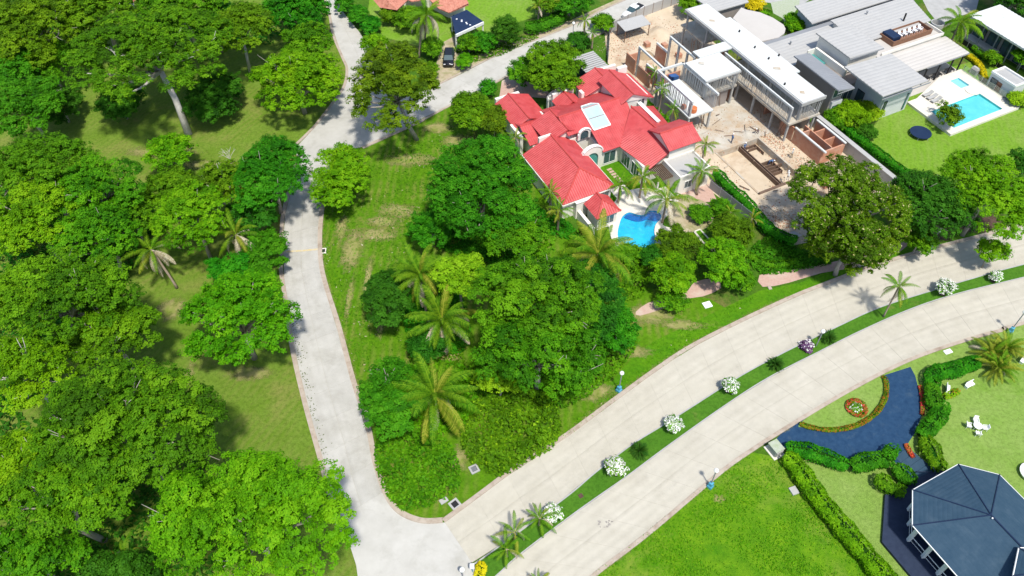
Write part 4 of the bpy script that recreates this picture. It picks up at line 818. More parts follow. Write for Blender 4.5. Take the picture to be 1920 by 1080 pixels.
window(gh, 2.6, 2.6, 45.6, 46.9, .6, 2.4, 'u+', 'teal', 'black'); window(gh, 2.2, 2.2, 45.3, 47.1, 3.9, 5.3, 'u+', 'glass', 'stucco'); window(gh, 6.35, 6.35, 57.6, 57.85, .4, 3.4, 'u+', 'teal', 'black', 0); window(gh, 1.2, 2.6, 52.25, 52.25, .8, 2.8, 'v-', 'glass', 'black'); window(gh, 6.35, 6.35, 52.7, 53.2, .4, 3.4, 'u+', 'glass', 'black', 0); window(gh, .4, .4, 49, 52, .6, 2.6, 'u+', 'glass', 'stucco', 2)
build(MB().tube([UV(-8.4, 70.4, 5), UV(-8.4, 70.4, 6.5)], .16, 8), 'flue', M['black'], gh)
for (u, v, z) in ((-12.5, 49, 4.2), (-12.8, 66, 5.2)): build(MB().lathe(UV(u, v, z), [(.13, -.2), (.13, .5), (.2, .52), (.2, .62), (.02, .7)], 8), 'vent_pipe', M['metal_dark'], gh)
for q in ((8.2, 8.32, 48.9, 59.0, 6.15, 6.30), (2.95, 3.05, 65.0, 74.8, 3.72, 3.86), (-1.7, -1.6, 51.3, 58.6, 6.72, 6.86), (3.7, 3.8, 44.3, 47.7, 5.85, 5.98)): wallbox(gh, *q, 'metal_dark', 'gutter')
sheet('patio_floor', rect(-.4, 4.2, 59.4, 75), .03, M['warm_roof'], label='paved patio under the grey house roof', cat='patio')
for i, (u, v) in enumerate(((1.6, 66.5), (1.7, 69.2), (1.6, 72.2))):
    st_ = thing('patio_table', ('dark patio table nearest the house wall', 'dark patio table in the middle under the roof', 'dark patio table at the open end of the patio')[i], 'table', UV(u, v, .03), 'dark patio tables'); wallbox(st_, u, u + .9, v, v + 1.5, .7, .76, 'black', 'tabletop')
    for q in (.05, .8):
        for w_ in (.05, 1.4): wallbox(st_, u + q, u + q + .06, v + w_, v + w_ + .06, .03, .7, 'black', 'leg')
# sunk lounge on the terrace
lg = thing('roof_lounge', 'brown timber lounge box on the grey house terrace', 'seating box', UV(-5.3, 68, 4.42))
for q in ((-7.0, -6.85, 63.6, 72.6), (-3.95, -3.8, 63.6, 72.6), (-6.85, -3.95, 63.6, 63.75), (-6.85, -3.95, 72.45, 72.6)): wallbox(lg, *q, 4.42, 5.35, 'wood', 'board_wall')
wallbox(lg, -6.85, -3.95, 63.75, 72.45, 4.425, 4.7, 'wood', 'deck'); wallbox(lg, -6.8, -4.3, 63.8, 65.6, 4.7, 5.75, 'carport', 'bar_cabinet')
def chair(name, label, x, y, z, rz, group, m='plastic', s=1.0):
    r = thing(name, label, 'chair', (x, y, z), group, 0)
    F = lambda a, b, c: (x + s * (a * math.cos(rz) - b * math.sin(rz)), y + s * (a * math.sin(rz) + b * math.cos(rz)), z + s * c)
    build(MB().box(-.27, .27, -.27, .27, .41, .46, F=F), 'seat', M[m], r)
    b = MB(); b.hexa([F(-.27, .25, .46), F(.27, .25, .46), F(.27, .31, .46), F(-.27, .31, .46)], [F(-.25, .36, .92), F(.25, .36, .92), F(.25, .42, .92), F(-.25, .42, .92)]); build(b, 'backrest', M[m], r)
    for sx in (-1, 1):
        build(MB().box(sx * .27 - .035, sx * .27 + .035, -.25, .28, .62, .66, F=F), 'armrest', M[m], r)
        for sy in (-1, 1): build(MB().tube([F(sx * .27, sy * .26, 0), F(sx * .25, sy * .24, .42 if sy > 0 else .63)], .03, 5), 'leg', M[m], r)
    return r
cy = ['nearest the dark cabinet', 'second from the dark cabinet', 'in the middle of the row', 'fourth from the dark cabinet', 'at the far end of the row']
for i in range(5):
    p = UV(-5.1, 66.4 + i * 1.15, 4.7); chair('lounge_chair', 'white chair in the brown roof lounge, ' + cy[i], *p, A_ - math.pi / 2 + 3.14, 'white chairs in the roof lounge', s=1.15)
tk = thing('water_tank', 'round pale concrete tank beside the roof terrace', 'tank', UV(-5.4, 75.6, 0)); build(MB().lathe(UV(-5.4, 75.6, 0), [(1.0, 0), (1.0, 3.6), (1.15, 3.6), (1.15, 5.0), (.95, 5.0), (.95, 4.0), (.01, 4.0)], 20), 'shell', M['grey_conc'], tk)
# pool terrace of the grey house
DZ = .42
DK = [UV(u, v)[:2] for u, v in [(2.6, 75.2), (2.6, 70), (5.4, 62), (5.4, 59.9), (14.9, 59.7), (14.9, 75.2)]]
P1 = rect(9.1, 13.9, 61.4, 72.4); P2 = rect(4.3, 6.7, 70.8, 72.8)
sheet('pool_terrace', DK, DZ, M['patio'], [P1, P2], 'white paved terrace around the turquoise pool', 'terrace')
tb = MB()
for i in range(len(DK)):
    a, b = DK[i], DK[(i + 1) % len(DK)]; tb.add([(*a, 0), (*b, 0), (*b, DZ - .002), (*a, DZ - .002)], [(0, 1, 2, 3)])
tag(build(tb, 'terrace_edge', M['patio'], org=(0, 0, 0)), 'raised edge of the white pool terrace', 'terrace', kind='structure')
pool('swimming_pool', 'rectangular turquoise pool on the white terrace', P1, DZ, .38, 'tile_aqua'); pool('paddling_pool', 'small square pale pool at the terrace corner', P2, DZ, .34, 'tile_pale')
cj = UV(8.1, 71.9, DZ); ht = thing('hot_tub', 'round pale turquoise hot tub beside rectangular pool', 'hot tub', cj); build(MB().lathe(cj, [(.95, 0), (1.2, 0), (1.2, .12), (.95, .12)], 22), 'rim', M['patio'], ht); build(MB().lathe(cj, [(.01, .05), (.94, .06)], 22), 'water_surface', M['tile_aqua'], ht)
gf = thing('glass_fence', 'clear glass fence on far side of the pool terrace', 'fence', UV(8, 75, DZ))
for i in range(9): wallbox(gf, 3.2 + i * 1.3, 4.4 + i * 1.3, 75.0, 75.03, DZ, DZ + 1.1, 'pane', 'pane')
for i in range(10): wallbox(gf, 3.1 + i * 1.3, 3.16 + i * 1.3, 74.98, 75.05, DZ, DZ + 1.15, 'steel', 'post')
def lounger(u, v, label):
    p = UV(u, v, DZ); r = thing('sun_lounger', label, 'lounger', p, 'sun loungers by the turquoise pool')
    wallbox(r, u, u + .65, v, v + 1.3, DZ + .26, DZ + .36, 'grey_conc', 'mattress'); build(MB().hexa([UV(u, v + 1.3, DZ + .26), UV(u + .65, v + 1.3, DZ + .26), UV(u + .65, v + 1.9, DZ + .6), UV(u, v + 1.9, DZ + .6)], [UV(u, v + 1.3, DZ + .36), UV(u + .65, v + 1.3, DZ + .36), UV(u + .65, v + 1.9, DZ + .7), UV(u, v + 1.9, DZ + .7)]), 'backrest', M['grey_conc'], r)
    for a in (.05, .6):
        for b in (.1, 1.2): build(MB().tube([UV(u + a, v + b, DZ), UV(u + a, v + b, DZ + .26)], .03, 5), 'leg', M['grey_conc'], r)
lounger(5.3, 63.2, 'grey sun lounger nearest the house wall'); lounger(6.2, 63.2, 'grey sun lounger in the middle of the three'); lounger(7.1, 63.2, 'grey sun lounger nearest the turquoise pool')
tr = thing('trampoline', 'round dark trampoline standing on the pool lawn', 'trampoline', UV(12.5, 55.6, 0)); c = UV(12.5, 55.6, 0)
build(MB().lathe(c, [(.01, .58), (1.25, .58), (1.25, .60), (.01, .61)], 24), 'jump_mat', M['gz_deck'], tr); build(MB().lathe(c, [(1.3, .58), (1.65, .56), (1.65, .64), (1.3, .66)], 28), 'pad', M['carport'], tr)
for i in range(6):
    t = i * math.pi / 3; build(MB().tube([(c[0] + 1.55 * math.cos(t), c[1] + 1.55 * math.sin(t), 0), (c[0] + 1.55 * math.cos(t), c[1] + 1.55 * math.sin(t), .57)], .035, 5), 'leg', M['steel'], tr)
wallbox(tr, 12.35, 12.75, 55.5, 55.75, .615, .64, 'plastic', 'patch')
ph = thing('pool_house', 'small white cube pool house with wooden door', 'pool house', UV(10.2, 77, 0))
for q in ((7.8, 12.5, 75.35, 78.2, 0, 2.75),): wallbox(ph, *q, 'blockwall')
for q in ((7.7, 12.6, 75.25, 75.5), (7.7, 12.6, 78.05, 78.3), (7.7, 7.95, 75.5, 78.05), (12.35, 12.6, 75.5, 78.05)): wallbox(ph, *q, 2.75, 3.1, 'white', 'parapet')
wallbox(ph, 7.96, 12.34, 75.51, 78.04, 2.76, 2.82, 'grey_conc', 'flat_roof'); wallbox(ph, 9.5, 10.4, 75.29, 75.34, 0.05, 2.1, 'wood', 'door'); window(ph, 8.3, 9.4, 75.35, 75.35, .1, 2.1, 'v-', 'glass', 'black', 0)
gr = thing('grill', 'small grey boxed barbecue on the strip lawn', 'barbecue', UV(4.2, 76.6, 0)); wallbox(gr, 3.6, 4.8, 76.2, 77.0, 0, .9, 'metal_dark', 'cabinet'); build(MB().hexa([UV(3.6, 76.2, .9), UV(4.8, 76.2, .9), UV(4.8, 77, .9), UV(3.6, 77, .9)], [UV(3.7, 76.4, 1.3), UV(4.7, 76.4, 1.3), UV(4.7, 76.8, 1.3), UV(3.7, 76.8, 1.3)]), 'hood', M['metal_roof'], gr)
# neighbours at the top edge
ga = thing('garage_wing', 'pale flat roofed wing with a rounded roof corner', 'building', UV(-22, 47, 0))
gp = [G(x, y, 3.5) for x, y in [(1374, 34), (1390, 14), (1400, 18), (1425, 23), (1449, 33), (1469, 46), (1473, 54), (1471, 62), (1460, 70), (1422, 79)]]
build(MB().prism(gp, 3.2, 3.5), 'roof', M['warm_roof'], ga); cg = np.mean(gp, axis=0); build(MB().prism([tuple(cg + (np.array(p) - cg) * .9) for p in gp], 0, 3.19), 'wall', M['taupe'], ga)
g1 = thing('garage', 'long pale grey roofed garage behind the dark passage', 'building', UV(-19, 66, 0)); flatp(g1, 'roof', [(-22.2, 58.2, 4.1), (-22.2, 82, 4.1), (-16.3, 82, 3.9), (-16.3, 57.2, 3.9)], 'metal_roof', ribs=AL); wallbox(g1, -21.6, -16.8, 58.8, 81, 0, 3.7, 'blockwall')
g2 = thing('far_house', 'grey roofed house corner at the top edge above the white slab', 'building', UV(-34, 50, 0)); flatp(g2, 'roof', [(-36, 43.5, 4), (-36, 54, 4), (-27.5, 52, 3.8), (-27.5, 44.4, 3.8)], 'metal_roof', ribs=AL); wallbox(g2, -35.5, -28, 44.6, 51.8, 0, 3.6, 'taupe')
wh = thing('white_roof_house', 'long house under one white roof with glass veranda', 'house', UV(5, 87, 0)); flatp(wh, 'roof', [(-5.2, 83.2, 4.5), (-5.2, 91, 4.5), (22, 91, 4.2), (22, 83.2, 4.2)], 'white_slab', ribs=AL)
wallbox(wh, -4.6, 21.5, 85.5, 90.6, 0, 4.1, 'taupe'); wallbox(wh, -5.0, 21.8, 83.5, 84.0, 3.9, 4.25, 'white', 'fascia')
for i in range(9):
    wallbox(wh, -4.8 + i * 3, -4.65 + i * 3, 83.7, 83.85, 0, 3.9, 'metal_dark', 'column'); 
    if i < 8: window(wh, -4.3 + i * 3, -2.0 + i * 3, 85.5, 85.5, .2, 2.7, 'v-', 'glass', 'black')
wallbox(wh, -4.6, 2, 83.6, 85.5, .02, .5, 'grey_conc', 'veranda')
fence('garden_fence', 'dark low fence in front of the white roofed house', [UV(-4.5, 82.2)[:2], UV(9, 81.6)[:2]], .9, 'black', 'steel')
# clay tiled house
th = thing('tiled_house', 'clay tiled house half out of view at the top', 'house', (-16, 139, 0))
def slope(root, px, z, m, down=(0.3, -1, -.4)):
    P = [Vector((*G(x, y, zz), zz)) for (x, y), zz in zip(px, z)]; ribbed(root, 'roof_slope', P, down, M[m], .45, .06)
slope(th, [(718, -6), (744, 19), (765, 0), (742, -24)], (3.9, 3.1, 3.1, 3.9), 'clay', (.5, -1, -.5)); slope(th, [(744, 19), (718, -6), (700, 0), (712, 14)], (3.1, 3.9, 3, 2.6), 'clay', (-1, -.6, -.4))
slope(th, [(806, 0), (822, 16), (842, 24), (879, 9), (868, -14), (812, -18)], (3.9, 3.4, 3.1, 3.1, 3.9, 4.5), 'clay', (.25, -1, -.4)); slope(th, [(765, 0), (772, 3), (806, -2), (800, -20), (760, -20)], (3.2, 3.2, 3.5, 4.4, 4.3), 'clay', (.1, -1, -.4))
hb = GP([(722, 10), (745, 22), (770, 14), (805, 14), (842, 34), (872, 20), (868, -30), (720, -30)]); build(MB().prism(hb, 0, 2.6), 'wall', M['stucco'], th)
cp = thing('carport', 'navy flat carport roof on white posts by the tiled house', 'carport', (*G(876, 52), 0))
q = [G(*p, 3) for p in ((875, 18), (906, 40), (854, 64), (846, 31))]; build(MB().prism(q, 2.85, 3.0), 'roof', M['carport'], cp)
for a, b in ((1, 2),):
    d = np.array(q[b]) - np.array(q[a]); d /= np.linalg.norm(d); n2 = np.array((d[1], -d[0])); 
    if np.dot(n2, np.mean(q, axis=0) - np.array(q[a])) > 0: n2 = -n2
    P0, P1_ = np.array(q[a]), np.array(q[b]); build(MB().hexa([(*P0, 2.45), (*P1_, 2.45), (*(P1_ + n2 * .2), 2.45), (*(P0 + n2 * .2), 2.45)], [(*P0, 2.98), (*P1_, 2.98), (*(P1_ + n2 * .2), 2.98), (*(P0 + n2 * .2), 2.98)]), 'fascia', M['white'], cp)
for p in q: k = np.array(p) * .97 + np.mean(q, axis=0) * .03; build(MB().tube([(*k, 0), (*k, 2.85)], .15, 6), 'post', M['white'], cp)
rgx = random.Random(8)
for i in range(7): c = G(858 + i * 5 + rgx.uniform(-3, 3), 36 + i * 2.2, 3); build(MB().prism([(c[0] - .15, c[1] - .12), (c[0] + .15, c[1] - .12), (c[0] + .15, c[1] + .12), (c[0] - .15, c[1] + .12)], 3.0, 3.06), 'roof_weight', M['plastic'], cp)
fh = thing('hidden_house', 'small clay roof peeping out of the treetops at the top edge', 'house', (*G(232, -2, 3), 0)); slope(fh, [(222, 4), (256, 4), (252, -22), (216, -22)], (3, 3, 4.5, 4.5), 'clay', (0, -1, -.4)); build(MB().prism(GP([(222, 14), (252, 14), (250, -6), (222, -6)]), 0, 2.6), 'wall', M['stucco'], fh)
# ------------------------------------------------------------------ octagonal hall
gc = G(1860, 966, 6)
def GV(u, v, z=0.0): return (gc[0] + u * EU[0] + v * EV[0], gc[1] + u * EU[1] + v * EV[1], z)
gz = thing('octagon_hall', 'dark blue shingled octagonal hall with white posts', 'hall', GV(0, 0, 0))
ring = [(-5.95, -3.5), (-5.95, 3.0), (-3.1, 5.9), (6, 5.9), (9, 3), (9, -3.5), (6, -6.4), (-3.1, -6.4)]
ap, ap2 = (0, -.4), (4.5, -.4); ZE, ZR = 4.0, 6.4
def gslope(a, b, *tops):
    P = [Vector(GV(*a, ZE)), Vector(GV(*b, ZE))] + [Vector(GV(*t, ZR)) for t in tops]
    mid = (P[0] + P[1]) / 2; dn = mid - sum(P[2:], Vector()) / len(tops); e = (P[1] - P[0]).normalized(); dn -= e * dn.dot(e)
    ribbed(gz, 'roof_slope', P, e, M['gz'], .42, .012, .16)
    cap(gz, P[0] + Vector((0, 0, .04)), P[-1] + Vector((0, 0, .04)), M['carport'], .07, 'hip_cap')
    build(MB().tube([P[0] + Vector((0, 0, -.03)), P[1] + Vector((0, 0, -.03))], .065, 5), 'eave_trim', M['white'], gz)
for i in range(8):
    a, b = ring[i], ring[(i + 1) % 8]
    if i == 2: gslope(a, b, ap2, ap)
    elif i == 6: gslope(a, b, ap, ap2)
    elif i in (3, 4, 5): gslope(a, b, ap2)
    else: gslope(a, b, ap)
cap(gz, U3(0, 0, 0) * 0 + Vector(GV(*ap, ZR + .05)), Vector(GV(*ap2, ZR + .05)), M['carport'], .09, 'ridge_cap')
for a, b in ((4.2, 4.9), ): pass
qa, qb = np.array(G(1910, 1027, 6.7)), np.array(G(1899, 1080, 6.7)); qs = qb - qa; qn = np.array((-qs[1], qs[0])); qn = qn if qn[0] > 0 else -qn
qc = (qa + qb) / 2 + qn * .866; r0_ = qa - qc; hex_ = [qc + np.array((r0_[0] * math.cos(t) - r0_[1] * math.sin(t), r0_[0] * math.sin(t) + r0_[1] * math.cos(t))) for t in [k * math.pi / 3 for k in range(6)]]
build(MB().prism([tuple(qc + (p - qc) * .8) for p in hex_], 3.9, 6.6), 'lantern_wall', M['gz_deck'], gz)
for i in range(6):
    a, b = hex_[i], hex_[(i + 1) % 6]; P = [Vector((*a, 6.7)), Vector((*b, 6.7)), Vector((*qc, 8.2))]
    ribbed(gz, 'porch_roof', P, P[1] - P[0], M['gz'], .42, .012, .16); build(MB().tube([P[0], P[1]], .065, 5), 'eave_trim', M['white'], gz); cap(gz, P[0] + Vector((0, 0, .04)), P[2] + Vector((0, 0, .04)), M['carport'], .07, 'hip_cap')
pts8 = [GV(u * 1.0, v * 1.0)[:2] for u, v in ring]
dk = [GV(*p)[:2] for p in ((-7.6, -4.0), (-7.4, 3.2), (-3.6, 7), (9, 7), (11, 4), (11, -5), (7.5, -8.1), (-3.8, -8.1))]
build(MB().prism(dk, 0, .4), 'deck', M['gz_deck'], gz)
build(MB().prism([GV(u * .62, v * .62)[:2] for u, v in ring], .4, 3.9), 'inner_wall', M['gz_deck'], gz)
for i in range(8):
    a, b = np.array(ring[i]) * .87, np.array(ring[(i + 1) % 8]) * .87; L = np.linalg.norm(b - a); k = max(1, round(L / 2.1))
    for j in range(k):
        c = a + (b - a) * j / k; wallbox_ = MB(); p = GV(*c); s = .16
        wallbox_.prism([(p[0] - s, p[1] - s), (p[0] + s, p[1] - s), (p[0] + s, p[1] + s), (p[0] - s, p[1] + s)], .4, 3.85); build(wallbox_, 'post', M['white'], gz)
    build(MB().tube([GV(*a, 1.35), GV(*b, 1.35)], .05, 5), 'handrail', M['white'], gz)
    build(MB().tube([GV(*a, .7), GV(*b, .7)], .03, 5), 'lower_rail', M['white'], gz)
build(MB().ball(GV(ap[0] + .3, ap[1] - .2, ZR + .1), .09), 'finial', M['white'], gz)
# steps from the forecourt to the hall
stw = thing('steps', 'dark blue stone steps leading from forecourt to the hall', 'steps', (*G(1715, 880), 0))
c0, c1 = np.array(G(1690, 848)), np.array(G(1762, 915)); d = (c1 - c0) / np.linalg.norm(c1 - c0); nn = np.array((-d[1], d[0])); Ls = np.linalg.norm(c1 - c0)
for i in range(6):
    a = c0 + d * Ls * i / 6; b = c0 + d * Ls * (i + .97) / 6; w = 1.15
    build(MB().hexa([(*(a - nn * w), .02), (*(b - nn * w), .02), (*(b + nn * w), .02), (*(a + nn * w), .02)], [(*(a - nn * w), .06 + .06 * i), (*(b - nn * w), .06 + .06 * i), (*(b + nn * w), .06 + .06 * i), (*(a + nn * w), .06 + .06 * i)]), 'step', M['gz'], stw)
build(MB().tube([(*(c0 + d * Ls * .5 + nn * 1.2), 0), (*(c0 + d * Ls * .5 + nn * 1.2), .9), (*(c0 + d * Ls * .75 + nn * .2), 1.2), (*(c0 + d * Ls * .5 - nn * 1.2), .9), (*(c0 + d * Ls * .5 - nn * 1.2), 0)], .05, 6), 'handrail', M['gz_deck'], stw)
# ------------------------------------------------------------------ vehicles
def car(label, x, y, rz, paint, pickup=False, cat='car', name='parked_car', z=0.03):
    r = thing(name, label, cat, (x, y, z))
    W, L = .93, 2.35 if not pickup else 2.6
    c, s = math.cos(rz), math.sin(rz)
    F = lambda a, b, h: (x + a * c - b * s, y + a * s + b * c, z + h)
    def loft(secs, mi=0):
        mb = MB(); n = len(secs[0][1])
        for yy, ring in secs: mb.v += [F(a, yy, h) for a, h in ring]
        for i in range(len(secs) - 1):
            for k in range(n): k2 = (k + 1) % n; mb.f.append([i * n + k, i * n + k2, (i + 1) * n + k2, (i + 1) * n + k]); mb.m.append(mi)
        mb.f.append(list(range(n))[::-1]); mb.f.append([(len(secs) - 1) * n + k for k in range(n)]); mb.m += [mi, mi]
        return mb
    sec = lambda w, h, b=.32: [(-w * .9, b), (w * .9, b), (w, b + .2), (w, h - .12), (w * .9, h), (-w * .9, h), (-w, h - .12), (-w, b + .2)]
    body = [(-L, sec(W * .82, .72)), (-L + .18, sec(W * .95, .86)), (-L + .9, sec(W, .95)), (-.6, sec(W, 1.0)), (L - .9, sec(W, 1.02)), (L - .15, sec(W * .96, .98)), (L, sec(W * .85, .85))]
    build(loft(body), 'body', paint, r, True)
    y0, y1, y2, y3 = (-1.35, -.7, 1.55, 2.2) if not pickup else (-1.2, -.5, .75, 1.0)
    cab = [(y0, [(-W * .86, .98), (W * .86, .98), (W * .86, 1.0), (-W * .86, 1.0)]), (y1, [(-W * .9, .98), (W * .9, .98), (W * .72, 1.58), (-W * .72, 1.58)]), (y2, [(-W * .9, .98), (W * .9, .98), (W * .72, 1.62), (-W * .72, 1.62)]), (y3, [(-W * .86, .98), (W * .86, .98), (W * .8, 1.05), (-W * .8, 1.05)])]
    build(loft(cab), 'windows', M['glass'], r)
    roof = [(y1 + .02, [(-W * .74, 1.56), (W * .74, 1.56), (W * .68, 1.64), (-W * .68, 1.64)]), (y2 - .02, [(-W * .74, 1.60), (W * .74, 1.60), (W * .68, 1.68), (-W * .68, 1.68)])]
    build(loft(roof), 'roof', paint, r)
    if pickup:
        mb = MB(); mb.add([F(-.74, 1.1, 1.03), F(.74, 1.1, 1.03), F(.74, L - .12, 1.03), F(-.74, L - .12, 1.03)], [(0, 1, 2, 3)]); build(mb, 'cargo_bed', M['black'], r)
        for sx in (-1, 1): build(MB().tube([F(sx * .82, 1.0, 1.06), F(sx * .82, L - .1, 1.06)], .06, 5), 'bed_rail', paint, r)
    for sx in (-1, 1):
        for yy in (-L + .85, L - .85):
            w = MB().tube([F(sx * (W - .2), yy, .33), F(sx * (W + .02), yy, .33)], .33, 14); wo = build(w, 'wheel', M['rubber'], r); ORG[wo.name] = ORG[r.name]
            build(MB().tube([F(sx * (W + .0), yy, .33), F(sx * (W + .03), yy, .33)], .2, 10), 'rim', M['steel'], wo)
        build(MB().box(sx * .62 - .17, sx * .62 + .17, -L + .0, -L + .2, .66, .8, F=F), 'headlight', M['plastic'], r)
        build(MB().box(sx * .68 - .12, sx * .68 + .12, L - .1, L + .01, .7, .86, F=F), 'tail_light', M['redpaint'], r)
        build(MB().box(sx * (W + .09) - .09, sx * (W + .09) + .09, y1 - .35, y1 - .2, .98, 1.12, F=F), 'mirror', paint, r)
    return r
M['redpaint'] = mat('red_lens', (.4, .02, .02), rough=.3)
M['blackpaint'] = mat('black_car_paint', (.012, .013, .018), rough=.18, spec=.6); M['whitepaint'] = mat('white_car_paint', (.78, .78, .78), rough=.25, spec=.5)
p = G(842, 114); car('black car parked nose down on the bare driveway', p[0], p[1], 0.0, M['blackpaint'])
p = G(1187, 27); car('white pickup truck standing on the side road', p[0], p[1], R_(-42), M['whitepaint'], True, 'pickup truck', 'pickup_truck', .05)
p = G(858, 50); car('dark car in shade at the mouth of the navy carport', p[0], p[1] - .3, .1, M['blackpaint'])
# ------------------------------------------------------------------ street lamps
def lamp(px, py, label, h=3.7, plinth=True):
    x, y = G(px, py); r = thing('street_lamp', label, 'street lamp', (x, y, 0), 'globe lamps along the roads')
    if plinth: build(MB().lathe((x, y, 0), [(.42, 0), (.42, .35), (.3, .5), (.3, .95), (.12, 1.02)], 4), 'plinth', M['blue_base'], r)
    build(MB().tube([(x, y, .9 if plinth else 0), (x, y, h - .25)], .065, 6), 'pole', M['metal_dark'], r)
    build(MB().lathe((x, y, h - .3), [(.06, 0), (.2, .1), (.16, .18)], 10), 'collar', M['white'], r); build(MB().ball((x, y, h), .27, 14, 8), 'globe', M['lamp_globe'], r, True)
lamp(1160, 733, 'globe lamp on the verge left of the boulevard by the big tree'); lamp(1331, 913, 'globe lamp on bright lawn beside the lower carriageway'); lamp(1893, 623, 'tall globe lamp near the right end of lower carriageway', 4.0)
lamp(1740, 470, 'globe lamp under the dark trees above the boulevard', 4.0); lamp(1530, 649, 'globe lamp in the median by the purple flower bed', 3.0, False); lamp(1073, 83, 'globe lamp on the side road near the small palm', 4.2, False)
lamp(868, 1082, 'globe lamp at the median tip by the junction', 1.9, False)
x, y = G(886, 1072); bx = thing('sign_post', 'short white post with box head at the median tip', 'post', (x, y, 0)); build(MB().tube([(x, y, 0), (x, y, 1.2)], .05, 5), 'pole', M['blue_base'], bx); build(MB().prism([(x - .22, y - .2), (x + .22, y - .2), (x + .22, y + .2), (x - .22, y + .2)], 1.2, 1.6), 'head', M['plastic'], bx)
# ------------------------------------------------------------------ covers, drains, cabinets, benches
def cover(name, px, py, w, d, rz, label, m, inner=None, zb=.05, h=.12):
    x, y = G(px, py); c, s = math.cos(rz), math.sin(rz); F = lambda a, b, z: (x + a * c - b * s, y + a * s + b * c, z)
    r = thing(name, label, 'cover' if 'drain' not in name else 'drain', (x, y, 0)); build(MB().box(-w / 2, w / 2, -d / 2, d / 2, 0, h, F=F), 'slab', M[m], r)
    if inner:
        g = MB(); n = 5
        for i in range(n): g.box(-w * .28 + w * .56 * i / n, -w * .28 + w * .56 * (i + .6) / n, -d * .28, d * .28, h, h + .02, F=F)
        build(MB().box(-w * .3, w * .3, -d * .3, d * .3, h, h + .006, F=F), 'recess', M['black'], r); build(g, 'grating', M[inner], r)
cover('drain', 607, 471, .7, 1.0, .1, 'small grated drain on kerb beside the yellow line', 'patio', 'black'); cover('drain', 853, 946, 1.1, 1.1, .7, 'grated drain at kerb by the junction corner', 'grey_conc', 'black')
cover('drain', 889, 880, 1.0, 1.0, .5, 'grated drain in grass above the junction corner', 'grey_conc', 'metal_dark'); cover('drain', 1617, 503, 1.0, 1.0, .4, 'grated drain below the cream flowered tree', 'grey_conc', 'black')
cover('access_cover', 832, 939, .9, .6, .6, 'plain grey cover beside the junction drain', 'grey_conc'); cover('access_cover', 703, 697, 1.2, .7, .25, 'pinkish slab by the bushes on the lane', 'kerb')
cover('access_cover', 1326, 572, 1.1, .95, .35, 'white slab on the verge below villa garden', 'white', None); cover('access_cover', 1777, 660, 1.05, .6, .35, 'white slab on the grass by the lower carriageway', 'white', None)
cover('access_cover', 1488, 921, .8, .9, .35, 'grey slab on the bright lawn beside the hedge', 'grey_conc', None, h=.22); cover('access_cover', 1443, 540, .45, .6, .2, 'small brown cover on verge by the footpath', 'kerb')
cover('access_cover', 1089, 930, .5, .5, .5, 'small brown cover sunk in the median grass', 'soil', None, h=.06)
x, y = G(1452, 847); F = lambda a, b, z: (x + a * EU[0] + b * EV[0], y + a * EU[1] + b * EV[1], z)
tx = thing('transformer', 'grey green transformer cabinet beside forecourt entrance', 'cabinet', (x, y, 0)); build(MB().box(-.75, .6, -.55, .55, .1, 1.1, F=F), 'cabinet', M['grey_conc'], tx); build(MB().box(-.8, .65, -.6, .6, 1.1, 1.2, F=F), 'lid', M['pebble'], tx); build(MB().box(-1.0, .9, -.75, .75, 0, .1, F=F), 'base', M['patio'], tx); build(MB().box(.62, .7, -.45, .45, .2, 1.0, F=F), 'door', M['metal_roof'], tx)
x, y = G(1829, 804); tb = thing('garden_table', 'round white plastic table on the pale lawn', 'table', (x, y, 0)); build(MB().lathe((x, y, .68), [(.02, 0), (.48, 0), (.5, .02), (.5, .05), (.02, .06)], 20), 'tabletop', M['plastic'], tb)
for i in range(4): t = i * 1.571 + .4; build(MB().tube([(x + .38 * math.cos(t), y + .38 * math.sin(t), 0), (x + .25 * math.cos(t), y + .25 * math.sin(t), .68)], .03, 5), 'leg', M['plastic'], tb)
for t, lb in ((1.35, 'on the far side'), (2.9, 'on the left side'), (4.5, 'on the near side'), (6.15, 'on the right side')):
    cx, cy_ = x + .86 * math.cos(t), y + .86 * math.sin(t); chair('garden_chair', 'white plastic chair ' + lb + ' of the lawn table', cx, cy_, 0, t - math.pi / 2, 'white chairs round the lawn table', s=.95)
def bench(px, py, rz, label):
    x, y = G(px, py); c, s = math.cos(rz), math.sin(rz); F = lambda a, b, z: (x + a * c - b * s, y + a * s + b * c, z)
    r = thing('bench', label, 'bench', (x, y, 0), 'white benches on the lawn'); build(MB().box(-.6, .6, -.22, .22, .4, .46, F=F), 'seat', M['plastic'], r); build(MB().box(-.6, .6, .2, .26, .46, .9, F=F), 'backrest', M['plastic'], r)
    for a in (-.5, .5): build(MB().box(a - .05, a + .05, -.2, .2, 0, .4, F=F), 'leg', M['plastic'], r)
bench(1816, 725, .45, 'white bench on the open pale lawn'); bench(1775, 733, 1.2, 'white bench tucked in the hedge nook'); bench(1917, 678, .7, 'white bench at the edge by the yellowish palm clump')
x, y = G(1921, 890); rt = thing('fountain', 'round white basin at the edge of the lawn', 'basin', (x + .6, y, 0)); build(MB().lathe((x + .6, y, 0), [(1.0, 0), (1.2, .3), (1.25, .5), (1.05, .5), (1.0, .3), (.01, .3)], 24), 'bowl', M['white'], rt)
